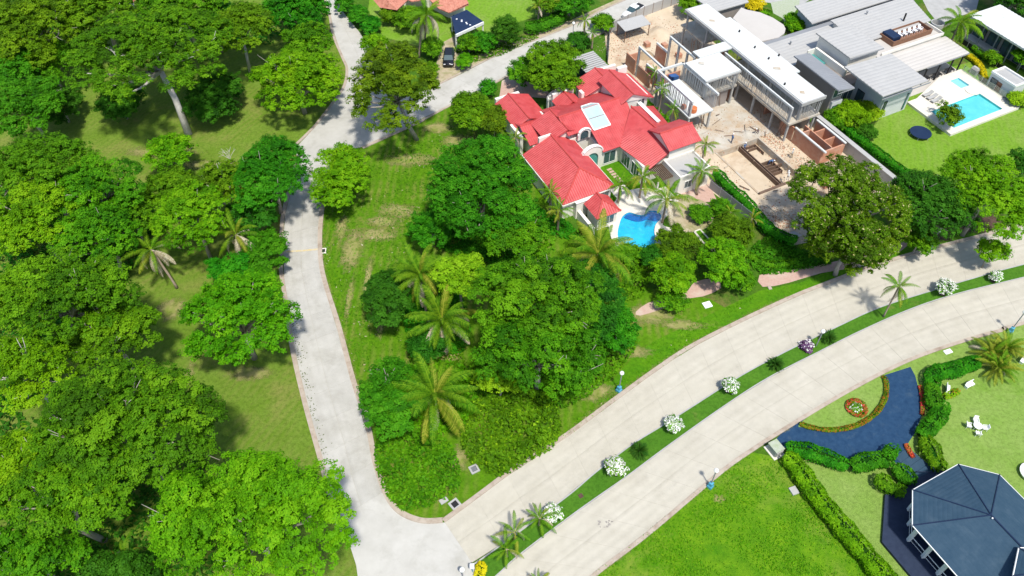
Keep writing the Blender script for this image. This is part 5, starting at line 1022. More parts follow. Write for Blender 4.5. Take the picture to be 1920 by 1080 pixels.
# ------------------------------------------------------------------ site workers
def person(u, v, z, rz, label, shirt, trousers, pose='stand', hat='plastic'):
    X, Y, Z = UV(u, v, z); c, s = math.cos(rz), math.sin(rz)
    if pose == 'bend': J = [(0, 0, .92), (0, -.22, 1.15), (0, -.45, 1.25), (0, -.58, 1.22), (.09, 0, .9), (.12, -.06, .5), (.12, .02, .06), (-.09, 0, .9), (-.12, .05, .5), (-.12, .1, .06), (.2, -.4, 1.2), (.24, -.5, .9), (.2, -.6, .65), (-.2, -.4, 1.2), (-.24, -.5, .9), (-.2, -.6, .65)]
    else: J = [(0, 0, .92), (0, .01, 1.18), (0, .0, 1.42), (0, -.02, 1.56), (.09, 0, .9), (.11, -.08, .5), (.11, -.02, .06), (-.09, 0, .9), (-.11, .06, .5), (-.11, .12, .06), (.2, 0, 1.4), (.27, -.02, 1.12), (.24, -.2, .95), (-.2, 0, 1.4), (-.27, .02, 1.12), (-.25, -.12, .9)]
    Rr = [.12, .12, .13, .05, .085, .06, .045, .085, .06, .045, .06, .045, .035, .06, .045, .035]
    E_ = [(0, 1), (1, 2), (2, 3), (0, 4), (4, 5), (5, 6), (0, 7), (7, 8), (8, 9), (2, 10), (10, 11), (11, 12), (2, 13), (13, 14), (14, 15)]
    for k in (6, 9): J.append((J[k][0], J[k][1] - .2, .05)); Rr.append(.04); E_.append((k, len(J) - 1))
    hd = (J[3][0], J[3][1] - (.10 if pose == 'bend' else .0), J[3][2] + (.02 if pose == 'bend' else .13)); J.append(hd); Rr.append(.1); E_.append((3, len(J) - 1))
    me = bpy.data.meshes.new('body'); me.from_pydata(J, E_, []); o = bpy.data.objects.new('body', me); COL.objects.link(o)
    sk = o.modifiers.new('skin', 'SKIN'); o.modifiers.new('sub', 'SUBSURF').levels = 1
    for i, r_ in enumerate(Rr): me.skin_vertices[0].data[i].radius = (r_, r_)
    me.skin_vertices[0].data[0].use_root = True
    dg = bpy.context.evaluated_depsgraph_get(); dg.update(); ev = bpy.data.meshes.new_from_object(o.evaluated_get(dg)); bpy.data.objects.remove(o)
    for m in (shirt, trousers, 'skin', 'black'): ev.materials.append(M[m])
    for p_ in ev.polygons:
        h = p_.center.z; hip = .95
        p_.material_index = 3 if h < .1 else 1 if h < hip and abs(p_.center.x) < .2 and p_.center.y > -.35 else 2 if (h > 1.5 and pose == 'stand') or (pose == 'bend' and (p_.center.y < -.56)) or (abs(p_.center.x) > .2 and h < 1.1) else 0
        p_.use_smooth = True
    r = thing('person', label, 'person', (X, Y, Z)); r.rotation_euler = (0, 0, rz); b = bpy.data.objects.new('body', ev); link(b, r)
    h = MB().ball((hd[0], hd[1], hd[2] + .06), .125, 10, 6, .8); ho = build(h, 'hard_hat', M[hat], None, True, org=(0, 0, 0)); ho.parent = r; ho.location = (0, 0, 0)
M['skin'] = mat('skin', (.30, .16, .10), rough=.6); M['denim'] = mat('denim', (.05, .08, .16), rough=.9); M['shirt_w'] = mat('pale_shirt', (.55, .55, .53), rough=.9); M['shirt_b'] = mat('blue_shirt', (.10, .18, .34), rough=.9); M['khaki'] = mat('khaki', (.30, .25, .17), rough=.9)
def at_px(x, y, z=0):
    g = G(x, y, z); d = (g[0] - O_[0], g[1] - O_[1]); return (d[0] * EU[0] + d[1] * EU[1], d[0] * EV[0] + d[1] * EV[1])
for (x, y, z, rz, lb, sh_, trs, ps) in ((1371, 268, .06, 2, 'worker in dark clothes standing on the concrete terrace', 'shirt_b', 'denim', 'stand'), (1394, 284, -1.1, .5, 'worker in blue standing at the pit edge', 'shirt_b', 'denim', 'stand'), (1440, 311, -1.08, 1.2, 'worker in blue bending over pit formwork', 'shirt_b', 'denim', 'bend'),
    (1483, 296, .02, 4, 'worker in a white shirt on sandy ground right of the pit', 'shirt_w', 'khaki', 'stand'), (1476, 338, .0, 3, 'worker in white bending at the lower pit corner', 'shirt_w', 'shirt_w', 'bend'), (1420, 250, .06, 5.5, 'worker bending over rods on the concrete terrace', 'khaki', 'denim', 'bend')):
    u_, v_ = at_px(x, y, z); person(u_, v_, z, rz, lb, sh_, trs, ps)
# ------------------------------------------------------------------ foliage
def leaf_mesh(name, P, Nn, size, tone, mats, rng, aspect=.6, midx=None, fold=.25):
    n = len(P)
    Nn = Nn / (np.linalg.norm(Nn, axis=1, keepdims=True) + 1e-9)
    t = rng.normal(size=(n, 3)); t -= Nn * (t * Nn).sum(1, keepdims=True); t /= np.linalg.norm(t, axis=1, keepdims=True) + 1e-9
    b = np.cross(Nn, t); s = size.reshape(-1, 1); w = s * aspect * 1.2
    V = np.empty((n, 3, 3), np.float32)
    V[:, 0] = P + t * s * 1.2; V[:, 1] = P - t * s * .6 + b * w; V[:, 2] = P - t * s * .6 - b * w
    me = bpy.data.meshes.new(name); me.vertices.add(n * 3); me.vertices.foreach_set('co', V.ravel())
    me.loops.add(n * 3); me.loops.foreach_set('vertex_index', np.arange(n * 3, dtype=np.int32))
    me.polygons.add(n); me.polygons.foreach_set('loop_start', np.arange(0, n * 3, 3, dtype=np.int32)); me.polygons.foreach_set('loop_total', np.full(n, 3, np.int32))
    for m in mats: me.materials.append(m)
    if midx is not None: me.polygons.foreach_set('material_index', midx.astype(np.int32))
    me.update(calc_edges=True)
    a = me.attributes.new('tone', 'FLOAT', 'FACE'); a.data.foreach_set('value', np.clip(tone, 0, 1).astype(np.float32))
    STAT[0] += n
    return me
STAT = [0]
def rdirs(rng, n):
    d = rng.normal(size=(n, 3)); return d / np.linalg.norm(d, axis=1, keepdims=True)
def crown_pts(rng, rx, ry, rz, lr, leaf, cover, zlo=-.35, gap=.06, ragged=.22):
    rm = (rx + ry) / 2
    n = max(3, int(2.0 * (rm / lr) ** 2 * (1 - zlo) / 1.35) + 2)
    i = np.arange(n); z = 1 - (i + .5) / n * (1 - zlo); az = i * 2.39996 + rng.uniform(-.35, .35, n)
    rad = 1 - ragged * rng.random(n) ** 1.6; sr = np.sqrt(np.maximum(1 - z * z, 0))
    L = lr * rng.uniform(.6, 1.4, n)
    C = np.c_[(rx - L * .75) * rad * sr * np.cos(az), (ry - L * .75) * rad * sr * np.sin(az), (rz - L * .6) * rad * z]
    keep = rng.random(n) > gap; C, L = C[keep], L[keep]; n = len(L)
    # a few inner boughs
    m = n // 3; C = np.r_[C, C[:m] * rng.uniform(.35, .65, (m, 1))]; L = np.r_[L, L[:m]]; n = len(L)
    sr_ = leaf * 3.1                                     # sprays of leaves on every bough
    k = np.maximum((L ** 2 * 6.4 / (sr_ ** 2 * 2.3)).astype(int), 5)
    idx = np.repeat(np.arange(n), k); d = rdirs(rng, len(idx))
    fl = (d[:, 2] < -.2) & (rng.random(len(idx)) < .8); d[fl, 2] *= -1
    ph = rng.uniform(0, 6.28, (n, 3)); lump = 1 + .14 * np.sin(d[:, 0] * 5 + ph[idx, 0]) * np.sin(d[:, 1] * 5 + ph[idx, 1])
    S = C[idx] + d * (L[idx] * lump * rng.uniform(.72, 1.06, len(idx)))[:, None] * np.array([1, 1, .78])
    stn = np.clip(.5 + rng.normal(size=n) * .20, .05, .95)[idx] + rng.normal(size=len(idx)) * .12
    kk = max(6, int(cover * 21)); j = np.repeat(np.arange(len(S)), kk)
    e = rdirs(rng, len(j)); e *= rng.random((len(j), 1)) ** .5
    P = S[j] + e * sr_ * np.array([1.05, 1.05, .55]); Nn = d[j] * .7 + e * .5 + np.array([0, 0, .75]) + rng.normal(size=e.shape) * .30
    tone = stn[j] + e[:, 2] * .10 + rng.normal(size=len(j)) * .10
    return P, Nn, tone, C, L
def fsize(rng, n, s): return (s * rng.uniform(.6, 1.35, n)).astype(np.float32)
TREES = []
def tree(px, py, rxp, ryp, hc, kind, label, name='tree', lr=None, leaf=.14, cover=1.0, rz=None, zlo=-.3, gap=.06, seed=None, ragged=.3, flowers=None, bark='bark', group=None, limbs=9, cat='tree', base=None, trunkr=None, grow=None):
    grow = grow or (1.04 if rxp > 100 else 1.10)
    X, Y = G(px, py, hc); s = scale_at(X, Y, hc) / grow; seed = seed if seed is not None else int(px * 31 + py)
    rng = np.random.default_rng(abs(seed)); rx = rxp / s
    phi = math.atan2(CAM_H - hc, Y); rzz = rz or min(.58 * rx, hc * .75)
    ry = math.sqrt(max((ryp / s) ** 2 - (rzz * math.cos(phi)) ** 2, (.55 * rx) ** 2)) / math.sin(phi) if True else rx
    ry = min(ry, 1.5 * rx); lr = lr or min(max(.225 * rx, .45), 1.5)
    if base: bx, by = G(*base)
    else: bx, by = X, Y
    root = thing(name, label, cat, (bx, by, 0), group)
    P, Nn, tone, C, L = crown_pts(rng, rx, ry, rzz, lr, leaf, cover, zlo, gap, ragged)
    off = np.array([X - bx, Y - by, hc]); P = P + off; C = C + off
    ok = P[:, 2] > .05; P, Nn, tone = P[ok], Nn[ok], tone[ok]
    mats = [LEAF[kind]]; mi = None; asp = .6
    if flowers:
        mats.append(LEAF[flowers[0]]); mi = (rng.random(len(P)) < flowers[1]) & (Nn[:, 2] > .2); mi = mi.astype(int)
    me = leaf_mesh('crown', P, Nn, fsize(rng, len(P), leaf), tone, mats, rng, asp, mi)
    o = bpy.data.objects.new('crown' if name == 'tree' else 'foliage', me); link(o, root); ORG[o.name] = ORG[root.name]
    # trunk and limbs reaching into the boughs
    mb = MB(); tr_ = trunkr or max(.05, min(.42, rx * .045)); top = Vector((off[0] * .75, off[1] * .75, max(hc - rzz * .55, .15)))
    bend = Vector((rng.normal() * .04 * hc, rng.normal() * .04 * hc, 0))
    mb.tube([(0, 0, -.05), tuple(top * .5 + bend), tuple(top)], [tr_ * 1.25, tr_, tr_ * .8], 7)
    if limbs:
        for j in rng.choice(len(C), min(limbs, len(C)), replace=False):
            e = Vector(C[j]); mid = top.lerp(e, .5) + Vector((0, 0, -.08 * (e - top).length)); mb.tube([tuple(top - Vector((0, 0, .05 * hc))), tuple(mid), tuple(e)], [tr_ * .55, tr_ * .38, tr_ * .14], 5)
    if rxp > 55 and name == 'tree':
        for j in rng.choice(len(C), min(len(C), 3 + int(rxp / 28)), replace=False):
            dv = Vector(C[j]) - Vector((off[0], off[1], off[2] - rzz)); dv.normalize(); e0 = Vector(C[j]) - dv * L[j] * .3; p1 = e0 + dv * L[j] * .95
            mb.tube([tuple(top), tuple(top.lerp(e0, .6)), tuple(e0)], [tr_ * .4, tr_ * .3, .07], 5)
            for q in range(3): tip = p1 + Vector(rng.normal(size=3) * .4 * L[j]); mb.tube([tuple(e0), tuple(e0.lerp(tip, .5) + Vector(rng.normal(size=3) * .1)), tuple(tip)], [.065, .045, .02], 4)
    me = bpy.data.meshes.new('trunk'); me.from_pydata(mb.v, [], mb.f); me.materials.append(M[bark]); me.polygons.foreach_set('use_smooth', [True] * len(me.polygons)); link(bpy.data.objects.new('trunk', me), root)
    return root
W = 'trees of the wood left of the lane'; I = 'trees on the grass between lane and boulevard'; V = 'trees and shrubs of the villa garden'; B_ = 'trees beside the boulevard'; T = 'trees and shrubs at the top edge'
for a in [
 (285, 100, 158, 88, 12, 'olive', 'wide umbrella tree with leaning pale trunk in the clearing', dict(group=W, bark='pale_bark', rz=3.4, base=(354, 252), zlo=-.05, limbs=14, trunkr=.5, lr=1.3, gap=.14, grow=1.0)),
 (62, 55, 92, 78, 9, 'olive', 'broad olive tree left of the umbrella tree crown', dict(group=W)),
 (182, 12, 72, 44, 9, 'olive', 'olive treetop at the top edge above the umbrella tree', dict(group=W)),
 (22, 128, 44, 62, 8, 'vivid', 'dark bright tree at the left edge near the top', dict(group=W)),
 (340, 8, 75, 40, 8, 'green', 'green treetop beside the half hidden clay roof', dict(group=W)),
 (452, 52, 54, 44, 9, 'olive', 'yellowish olive tree on a thin pale trunk by the clearing', dict(group=W, bark='pale_bark', base=(470, 138), gap=.12)),
 (400, 40, 40, 40, 6, 'dark', 'dark tree in shade behind the thin trunked olive tree', dict(group=W)),
 (558, 16, 60, 38, 7, 'vivid', 'dense tree at the top edge above the lane bend', dict(group=W)),
 (578, 82, 50, 34, 6.5, 'green', 'dense green tree at the lane edge, middle of three', dict(group=W)),
 (558, 154, 82, 56, 6, 'bright', 'full bright tree overhanging the lane bend', dict(group=W)),
 (45, 200, 62, 62, 8, 'vivid', 'dark bright tree by the dark shrub left of the clearing', dict(group=W)),
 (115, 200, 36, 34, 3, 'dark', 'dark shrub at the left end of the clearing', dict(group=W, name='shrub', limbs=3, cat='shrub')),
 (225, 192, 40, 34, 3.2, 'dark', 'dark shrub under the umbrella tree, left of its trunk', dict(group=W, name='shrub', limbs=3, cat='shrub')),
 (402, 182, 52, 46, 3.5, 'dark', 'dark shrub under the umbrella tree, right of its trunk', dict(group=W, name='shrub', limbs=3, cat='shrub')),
 (100, 120, 40, 40, 6, 'green', 'green tree wedged between the olive tree and clearing', dict(group=W)),
 (80, 318, 92, 66, 10, 'olive', 'large olive tree below the clearing at the left', dict(group=W)),
 (185, 358, 84, 64, 9, 'green', 'large green tree below the clearing, right of the olive one', dict(group=W)),
 (70, 410, 88, 72, 9, 'yellow', 'yellow green tree at the left edge, mid height', dict(group=W)),
 (185, 440, 80, 56, 8, 'green', 'green tree left of the dry frond palm', dict(group=W)),
 (318, 286, 44, 34, 4.5, 'bright', 'bright rounded tree at the foot of the leaning trunk', dict(group=W)),
 (505, 325, 66, 74, 7.5, 'vivid', 'dense rounded tree leaning over the narrow lane', dict(group=W, lr=1.6)),
 (415, 345, 62, 40, 7.5, 'olive', 'olive tree with pale bare twigs left of the narrow lane', dict(group=W, gap=.3, bark='pale_bark', limbs=16)),
 (320, 350, 48, 32, 6.5, 'olive', 'low olive tree behind the round green dome', dict(group=W)),
 (362, 405, 66, 62, 8, 'bright', 'round green domed tree beside the dry frond palms', dict(group=W, lr=1.0)),
 (495, 478, 44, 54, 3.5, 'vivid', 'dense dark shrub on lane edge by the yellow line', dict(group=W, name='shrub', limbs=3, cat='shrub')),
 (470, 400, 48, 38, 5, 'dark', 'dark tree behind the right dry frond palm', dict(group=W)),
 (245, 400, 50, 42, 6, 'green', 'green tree behind the left dry frond palm', dict(group=W)),
 (115, 560, 140, 84, 12, 'green', 'huge green tree at the left edge, mid picture', dict(group=W, limbs=14, gap=.12)),
 (205, 628, 84, 72, 9, 'green', 'green tree at the edge of the shady path', dict(group=W, gap=.12)),
 (50, 690, 100, 72, 10, 'yellow', 'yellow green tree with pale limbs showing at left edge', dict(group=W, gap=.22, bark='pale_bark', limbs=18)),
 (448, 600, 112, 92, 7.5, 'bright', 'wide spreading bright tree beside the straight lane', dict(group=W, limbs=14)),
 (242, 800, 172, 126, 12, 'olive', 'huge olive green tree filling the lower left', dict(group=W, limbs=18, lr=1.5)),
 (120, 930, 120, 78, 10, 'green', 'green tree in front of the huge olive tree', dict(group=W)),
 (22, 880, 60, 88, 10, 'yellow', 'yellowish tree at the left edge near the bottom', dict(group=W)),
 (480, 975, 198, 128, 11, 'yellow', 'huge yellow green tree at the bottom beside the junction', dict(group=W, limbs=18, lr=1.6)),
 (60, 1050, 110, 54, 7, 'green', 'green treetop in the bottom left corner', dict(group=W)),
 (220, 1075, 70, 40, 5, 'dark', 'dark shrub at the bottom edge by the ferny palm', dict(group=W, name='shrub', limbs=3, cat='shrub')),
 (735, 162, 80, 96, 9, 'dkolive', 'tall olive tree standing at the road junction', dict(group=I, gap=.16, ragged=.42, base=(782, 262), limbs=14, lr=1.1)),
 (702, 86, 26, 22, 6, 'yellow', 'sparse yellow green tree behind the junction tree', dict(group=I, gap=.3)),
 (638, 332, 54, 68, 4.6, 'bright', 'lime green rounded tree on the lane edge below the junction', dict(group=I, lr=1.3)),
 (905, 350, 104, 100, 7.5, 'vivid', 'large dense vivid green tree left of the villa', dict(group=V, lr=1.5, limbs=12)),
 (808, 428, 44, 36, 3.5, 'vivid', 'lower bough like tree at the foot of the vivid tree', dict(group=V)),
 (975, 455, 62, 46, 5, 'green', 'soft green tree between the vivid tree and palms', dict(group=V)),
 (886, 206, 40, 36, 4, 'green', 'green tree at the left corner of the villa', dict(group=V)),
 (925, 224, 24, 26, 4, 'dkolive', 'reddish olive tree touching the villa roof', dict(group=V)),
 (1038, 126, 54, 48, 5, 'green', 'dense rounded tree in front of the villa entrance', dict(group=V, lr=1.2)),
 (985, 134, 30, 26, 2.5, 'green', 'low green bush beside the villa driveway', dict(group=V, name='shrub', limbs=3, cat='shrub')),
 (725, 560, 44, 54, 4.5, 'dark', 'dark bushy tree left of the coconut palms', dict(group=I)),
 (862, 515, 50, 40, 7.5, 'lime', 'lime yellow treetop beside the upper coconut palm', dict(group=I)),
 (1010, 560, 132, 92, 10, 'green', 'wide feathery green tree in the middle of the island', dict(group=I, limbs=16, gap=.1)),
 (1010, 660, 120, 82, 8, 'green', 'lower feathery green tree above the boulevard lamp', dict(group=I, limbs=12, gap=.1)),
 (1158, 612, 36, 58, 4.5, 'vivid', 'dark green tree at the right of the feathery trees', dict(group=I)),
 (1110, 560, 60, 70, 6, 'dark', 'dark tree below the large pool palm', dict(group=I)),
 (735, 745, 60, 72, 4.5, 'vivid', 'dense rounded tree beside the lowest coconut palm', dict(group=I, lr=.9)),
 (935, 712, 42, 26, 4, 'lime', 'lime yellow shrub below the feathery trees', dict(group=I, name='shrub', limbs=3, cat='shrub')),
 (800, 642, 34, 36, 3, 'dark', 'dark shrub under the middle coconut palm', dict(group=I, name='shrub', limbs=3, cat='shrub')),
 (1262, 514, 44, 36, 3.2, 'bright', 'rounded yellow green tree left of the pink path', dict(group=V, lr=.8)),
 (1358, 490, 43, 46, 3.2, 'bright', 'rounded yellow green tree right of the pink path', dict(group=V, lr=.8)),
 (1262, 565, 30, 18, 1.4, 'green', 'small sparse shrub on the verge below the pink path', dict(group=V, name='shrub', limbs=4, gap=.3, cat='shrub')),
 (1268, 458, 42, 34, 2.4, 'dkolive', 'dark olive bush at the villa pool edge', dict(group=V, name='shrub', limbs=3, cat='shrub')),
 (1370, 434, 40, 32, 2.6, 'dkolive', 'dark olive bush by the small grass bed', dict(group=V, name='shrub', limbs=3, cat='shrub')),
 (1312, 400, 22, 16, 1.0, 'green', 'low planting circled by the sandy path', dict(group=V, name='shrub', limbs=2, cat='shrub')),
 (1395, 525, 18, 22, 2.0, 'green', 'small green bush at the end of the footpath', dict(group=V, name='shrub', limbs=2, cat='shrub')),
 (1180, 474, 26, 18, 1.6, 'green', 'leafy bush overhanging the left rim of the villa pool', dict(group=V, name='shrub', limbs=2, cat='shrub')),
 (440, 508, 52, 32, 3.2, 'vivid', 'low dense tree between the green dome and spreading tree', dict(group=W)),
 (1225, 480, 30, 20, 1.6, 'dark', 'dark low bush at the near rim of the villa pool', dict(group=V, name='shrub', limbs=2, cat='shrub')),
 (1352, 388, 22, 16, 1.6, 'green', 'green shrub along the site fence by the path', dict(group=V, name='shrub', limbs=2, cat='shrub')),
 (1587, 392, 110, 100, 8, 'dkolive', 'big dark olive tree sprinkled with cream blossom', dict(group=B_, grow=1.04, flowers=('cream', .035), limbs=14, gap=.12, lr=1.3)),
 (1590, 462, 86, 34, 5.5, 'dkolive', 'lower olive crown beneath the cream blossom tree', dict(group=B_, flowers=('cream', .02))),
 (1742, 385, 74, 62, 6.5, 'dark', 'dark dense tree right of the cream blossom tree', dict(group=B_)),
 (1725, 448, 28, 28, 2.8, 'green', 'small green tree by the boulevard lamp', dict(group=B_)),
 (1852, 362, 76, 78, 8, 'yellow', 'tall yellow green tree at the right edge', dict(group=B_, limbs=14, gap=.1)),
 (1862, 470, 30, 22, 3.4, 'yellow', 'low leafy bough hanging over the boulevard', dict(group=B_, limbs=4)),
 (1925, 310, 30, 30, 6, 'dark', 'dark tree on the right edge beside the pool lawn', dict(group=B_)),
 (1778, 214, 24, 32, 2.4, 'dkolive', 'ragged tree leaning over the turquoise pool', dict(group=B_, gap=.25, ragged=.5, lr=.7)),
 (1600, 214, 34, 24, 1.8, 'yellow', 'yellow green shrub at the corner of the grey house', dict(group=B_, name='shrub', limbs=2, cat='shrub')),
 (1630, 208, 24, 18, 1.4, 'lime', 'lime edged shrub against the grey house wall', dict(group=B_, name='shrub', limbs=2, cat='shrub')),
 (1568, 222, 20, 18, 1.4, 'green', 'green shrub below the dark slatted roof', dict(group=B_, name='shrub', limbs=2, cat='shrub')),
 (1626, 246, 16, 14, 1.2, 'dark', 'dark little shrub on the pool lawn edge', dict(group=B_, name='shrub', limbs=2, cat='shrub')),
 (1917, 108, 18, 14, 2.2, 'green', 'green bush behind the cube pool house', dict(group=B_, name='shrub', limbs=2, cat='shrub')),
 (1862, 108, 12, 12, 1.4, 'green', 'green bush behind the yellow border hedge', dict(group=B_, name='shrub', limbs=2, cat='shrub')),
 (1908, 185, 18, 12, 1.2, 'lime', 'yellowish bush right of the cube pool house', dict(group=B_, name='shrub', limbs=2, cat='shrub')),
 (1905, -8, 60, 24, 4, 'dark', 'dark tree behind the white roofed house', dict(group=T)),
 (1410, 6, 22, 12, 1.6, 'gold', 'clipped golden yellow shrub on the small lawn', dict(group=T, name='shrub', limbs=2, cat='shrub', lr=.8)),
 (1490, 42, 18, 22, 1.4, 'bright', 'bright green bed beside the pebbled drive', dict(group=T, name='shrub', limbs=2, cat='shrub')),
 (1300, 8, 28, 14, 2.2, 'green', 'green bush at the top of the building site', dict(group=T, name='shrub', limbs=2, cat='shrub')),
 (646, 8, 18, 17, 1.7, 'vivid', 'clipped round bush nearest the top edge by the lane', dict(group=T, name='clipped_bush', limbs=2, lr=.6, leaf=.12, cover=1.3, ragged=.03, gap=0, cat='bush', grow=1.0)),
 (671, 27, 18, 18, 1.8, 'vivid', 'clipped round bush, middle of the three by the lane', dict(group=T, name='clipped_bush', limbs=2, lr=.6, leaf=.12, cover=1.3, ragged=.03, gap=0, cat='bush', grow=1.0)),
 (695, 47, 18, 19, 1.8, 'vivid', 'clipped round bush, lowest of the three by the lane', dict(group=T, name='clipped_bush', limbs=2, lr=.6, leaf=.12, cover=1.3, ragged=.03, gap=0, cat='bush', grow=1.0)),
 (871, 114, 14, 18, 1.4, 'bright', 'oval clipped bush to the right of the black car', dict(group=T, name='clipped_bush', limbs=2, lr=.5, leaf=.12, cover=1.3, ragged=.03, gap=0, cat='bush', grow=1.0)),
 (905, 78, 26, 18, 1.8, 'vivid', 'green shrub bank below the navy carport', dict(group=T, name='shrub', limbs=2, cat='shrub')),
 (880, 82, 24, 16, 1.8, 'green', 'green shrub at the left end of the carport bank', dict(group=T, name='shrub', limbs=2, cat='shrub')),
 (950, 55, 26, 30, 2.6, 'dark', 'dark spiky shrub left of the rounded hedge', dict(group=T, name='shrub', limbs=4, cat='shrub')),
 (810, 88, 18, 18, 1.8, 'green', 'green shrub left of the driveway', dict(group=T, name='shrub', limbs=2, cat='shrub')),
 (805, 132, 15, 24, 2.2, 'olive', 'olive shrub between the junction tree and driveway', dict(group=T, name='shrub', limbs=2, cat='shrub')),
 (730, 26, 16, 16, 1.6, 'olive', 'olive shrub at the corner of the clay roof', dict(group=T, name='shrub', limbs=2, cat='shrub')),
 (770, 35, 30, 18, 2, 'green', 'green shrubs under the tall palm by the clay roof', dict(group=T, name='shrub', limbs=2, cat='shrub')),
 (1130, 42, 20, 14, 1.6, 'green', 'green bush by the pickup on the side road', dict(group=T, name='shrub', limbs=2, cat='shrub')),
 (1085, 75, 22, 14, 1.4, 'dark', 'dark bush at the foot of the side road palm', dict(group=T, name='shrub', limbs=2, cat='shrub')),
 (915, 165, 18, 15, 1.3, 'vivid', 'clipped round bush in a yellow ring by the villa drive', dict(group=V, name='clipped_bush', limbs=2, lr=.8, ragged=.03, gap=0, cat='bush', grow=1.0)),
 (1600, 0, 1, 1, .1, 'green', None, {}),
 (1068, 2, 40, 18, 3, 'vivid', 'dark green thicket above the side road', dict(group=T)),
 (1028, 2, 30, 16, 3, 'olive', 'shaggy olive thicket above the rounded hedge', dict(group=T)),
]:
    if a[6] is None: continue
    kw = dict(a[7]); far = a[1] < 300
    kw.setdefault('leaf', .15 if far else .125); tree(*a[:7], **kw)
def mound(name, pts, h, kind, label, cover=2.2, leaf=.2, hvar=.5, group=None, cat='thicket', extra=None):
    """dense low growth over an outlined plot"""
    W_ = np.array(pts); rng = np.random.default_rng(int(abs(W_.sum()) * 10) % 99991); lo, hi = W_.min(0), W_.max(0)
    area = .5 * abs(np.dot(W_[:, 0], np.roll(W_[:, 1], 1)) - np.dot(W_[:, 1], np.roll(W_[:, 0], 1)))
    n = int(area * cover / (leaf ** 2 * 1.2) * (np.prod(hi - lo) / area)); q = rng.uniform(lo, hi, (n, 2))
    ins = np.zeros(n, bool); j = len(W_) - 1; dmin = np.full(n, 9e9)
    for i in range(len(W_)):
        a, b = W_[i], W_[j]; c = ((a[1] > q[:, 1]) != (b[1] > q[:, 1])) & (q[:, 0] < (b[0] - a[0]) * (q[:, 1] - a[1]) / (b[1] - a[1] + 1e-12) + a[0]); ins ^= c
        ab = b - a; t = np.clip(((q - a) @ ab) / (ab @ ab + 1e-12), 0, 1); dmin = np.minimum(dmin, np.linalg.norm(q - a - t[:, None] * ab, axis=1)); j = i
    q, dmin = q[ins], dmin[ins]; n = len(q)
    ctr = rng.uniform(lo, hi, (max(6, int(area / 1.6)), 2)); cr = rng.uniform(.6, 1.25, len(ctr)); ch = rng.uniform(1 - hvar, 1.1, len(ctr))
    H = np.zeros(n) + .25
    for c, r, hh in zip(ctr, cr, ch): H = np.maximum(H, hh * np.sqrt(np.maximum(0, 1 - ((q - c) ** 2).sum(1) / r ** 2)))
    H = H * h * np.clip(dmin / .7 + .15, 0, 1) ** .5
    P = np.c_[q, H * rng.uniform(.72, 1.03, n) + .03]; Nn = np.c_[rng.normal(size=(n, 2)) * .55, np.ones(n)]
    tone = .5 + .22 * np.sin(q[:, 0] * 1.1) * np.sin(q[:, 1] * .9 + 1) + rng.normal(size=n) * .2
    o0 = W_.mean(0); P -= np.array([*o0, 0])
    mats = [LEAF[kind]]; mi = None
    if extra: mats.append(LEAF[extra[0]]); mi = (rng.random(n) < extra[1]).astype(int)
    me = leaf_mesh('leaves', P, Nn, fsize(rng, n, leaf), tone, mats, rng, .6, mi)
    o = bpy.data.objects.new(name, me); link(o); o.location = (*o0, 0); ORG[o.name] = Vector((*o0, 0)); return tag(o, label, cat, group, 'stuff' if cat == 'thicket' else None)
mound('thicket', GP(sm([(705, 840), (740, 820), (800, 812), (845, 835), (862, 880), (858, 925), (820, 945), (770, 960), (735, 945), (708, 890)], 3, True)), 1.7, 'green', 'dense green thicket at the junction corner')
mound('thicket', GP(sm([(865, 790), (900, 745), (960, 735), (1030, 745), (1052, 790), (1040, 838), (1000, 862), (940, 895), (900, 880), (870, 850)], 3, True)), 1.6, 'olive', 'olive thicket with tiny blossom above the boulevard kerb', extra=('lime', .05))
mound('thicket', GP(sm([(880, 690), (960, 640), (1100, 640), (1180, 620), (1190, 660), (1130, 725), (1050, 770), (1000, 745), (900, 745)], 3, True)), 2.2, 'green', 'tangled green undergrowth beneath the feathery trees', hvar=.7)
mound('thicket', GP(sm([(760, 560), (850, 540), (880, 600), (870, 660), (800, 660), (760, 620)], 3, True)), 1.2, 'vivid', 'dark green undergrowth between upper and middle palms', hvar=.7)
mound('thicket', GP(sm([(775, 690), (850, 680), (900, 730), (870, 800), (800, 820), (760, 780)], 3, True)), 1.7, 'bright', 'bright undergrowth around the lowest coconut palm', hvar=.7)
mound('thicket', GP(sm([(820, 430), (900, 440), (1000, 470), (1060, 520), (1000, 540), (900, 490), (830, 470)], 3, True)), 1.5, 'vivid', 'leafy undergrowth between the vivid tree and feathery trees', hvar=.7)
mound('thicket', GP(sm([(1400, 480), (1440, 445), (1500, 470), (1560, 490), (1520, 505), (1430, 515)], 3, True)), .7, 'vivid', 'bright ground cover between the hedge and footpath')
mound('thicket', GP(sm([(1090, 430), (1130, 470), (1180, 500), (1215, 520), (1200, 560), (1150, 560), (1100, 520), (1060, 470)], 3, True)), 1.8, 'green', 'leafy undergrowth below the large pool palm')
mound('thicket', GP(sm([(1140, 480), (1200, 478), (1245, 468), (1245, 490), (1210, 510), (1160, 505)], 3, True)), .9, 'green', 'leafy undergrowth along the near rim of the villa pool')
mound('thicket', GP(sm([(985, 385), (1030, 400), (1070, 420), (1080, 450), (1020, 440), (960, 420)], 3, True)), 1.2, 'vivid', 'undergrowth beside the villa wing under its palms')
mound('thicket', GP(sm([(770, 620), (850, 640), (880, 700), (860, 760), (800, 740), (770, 690)], 3, True)), .55, 'olive', 'low weeds among the coconut palms', cover=1.0)
mound('thicket', [UV(u, v)[:2] for u, v in ((-21.5, 20.2), (-21.5, 22.4), (-4.2, 22.2), (-2, 20.4), (-8, 20))], 1.6, 'green', 'shrubbery strip between the villa and building site')
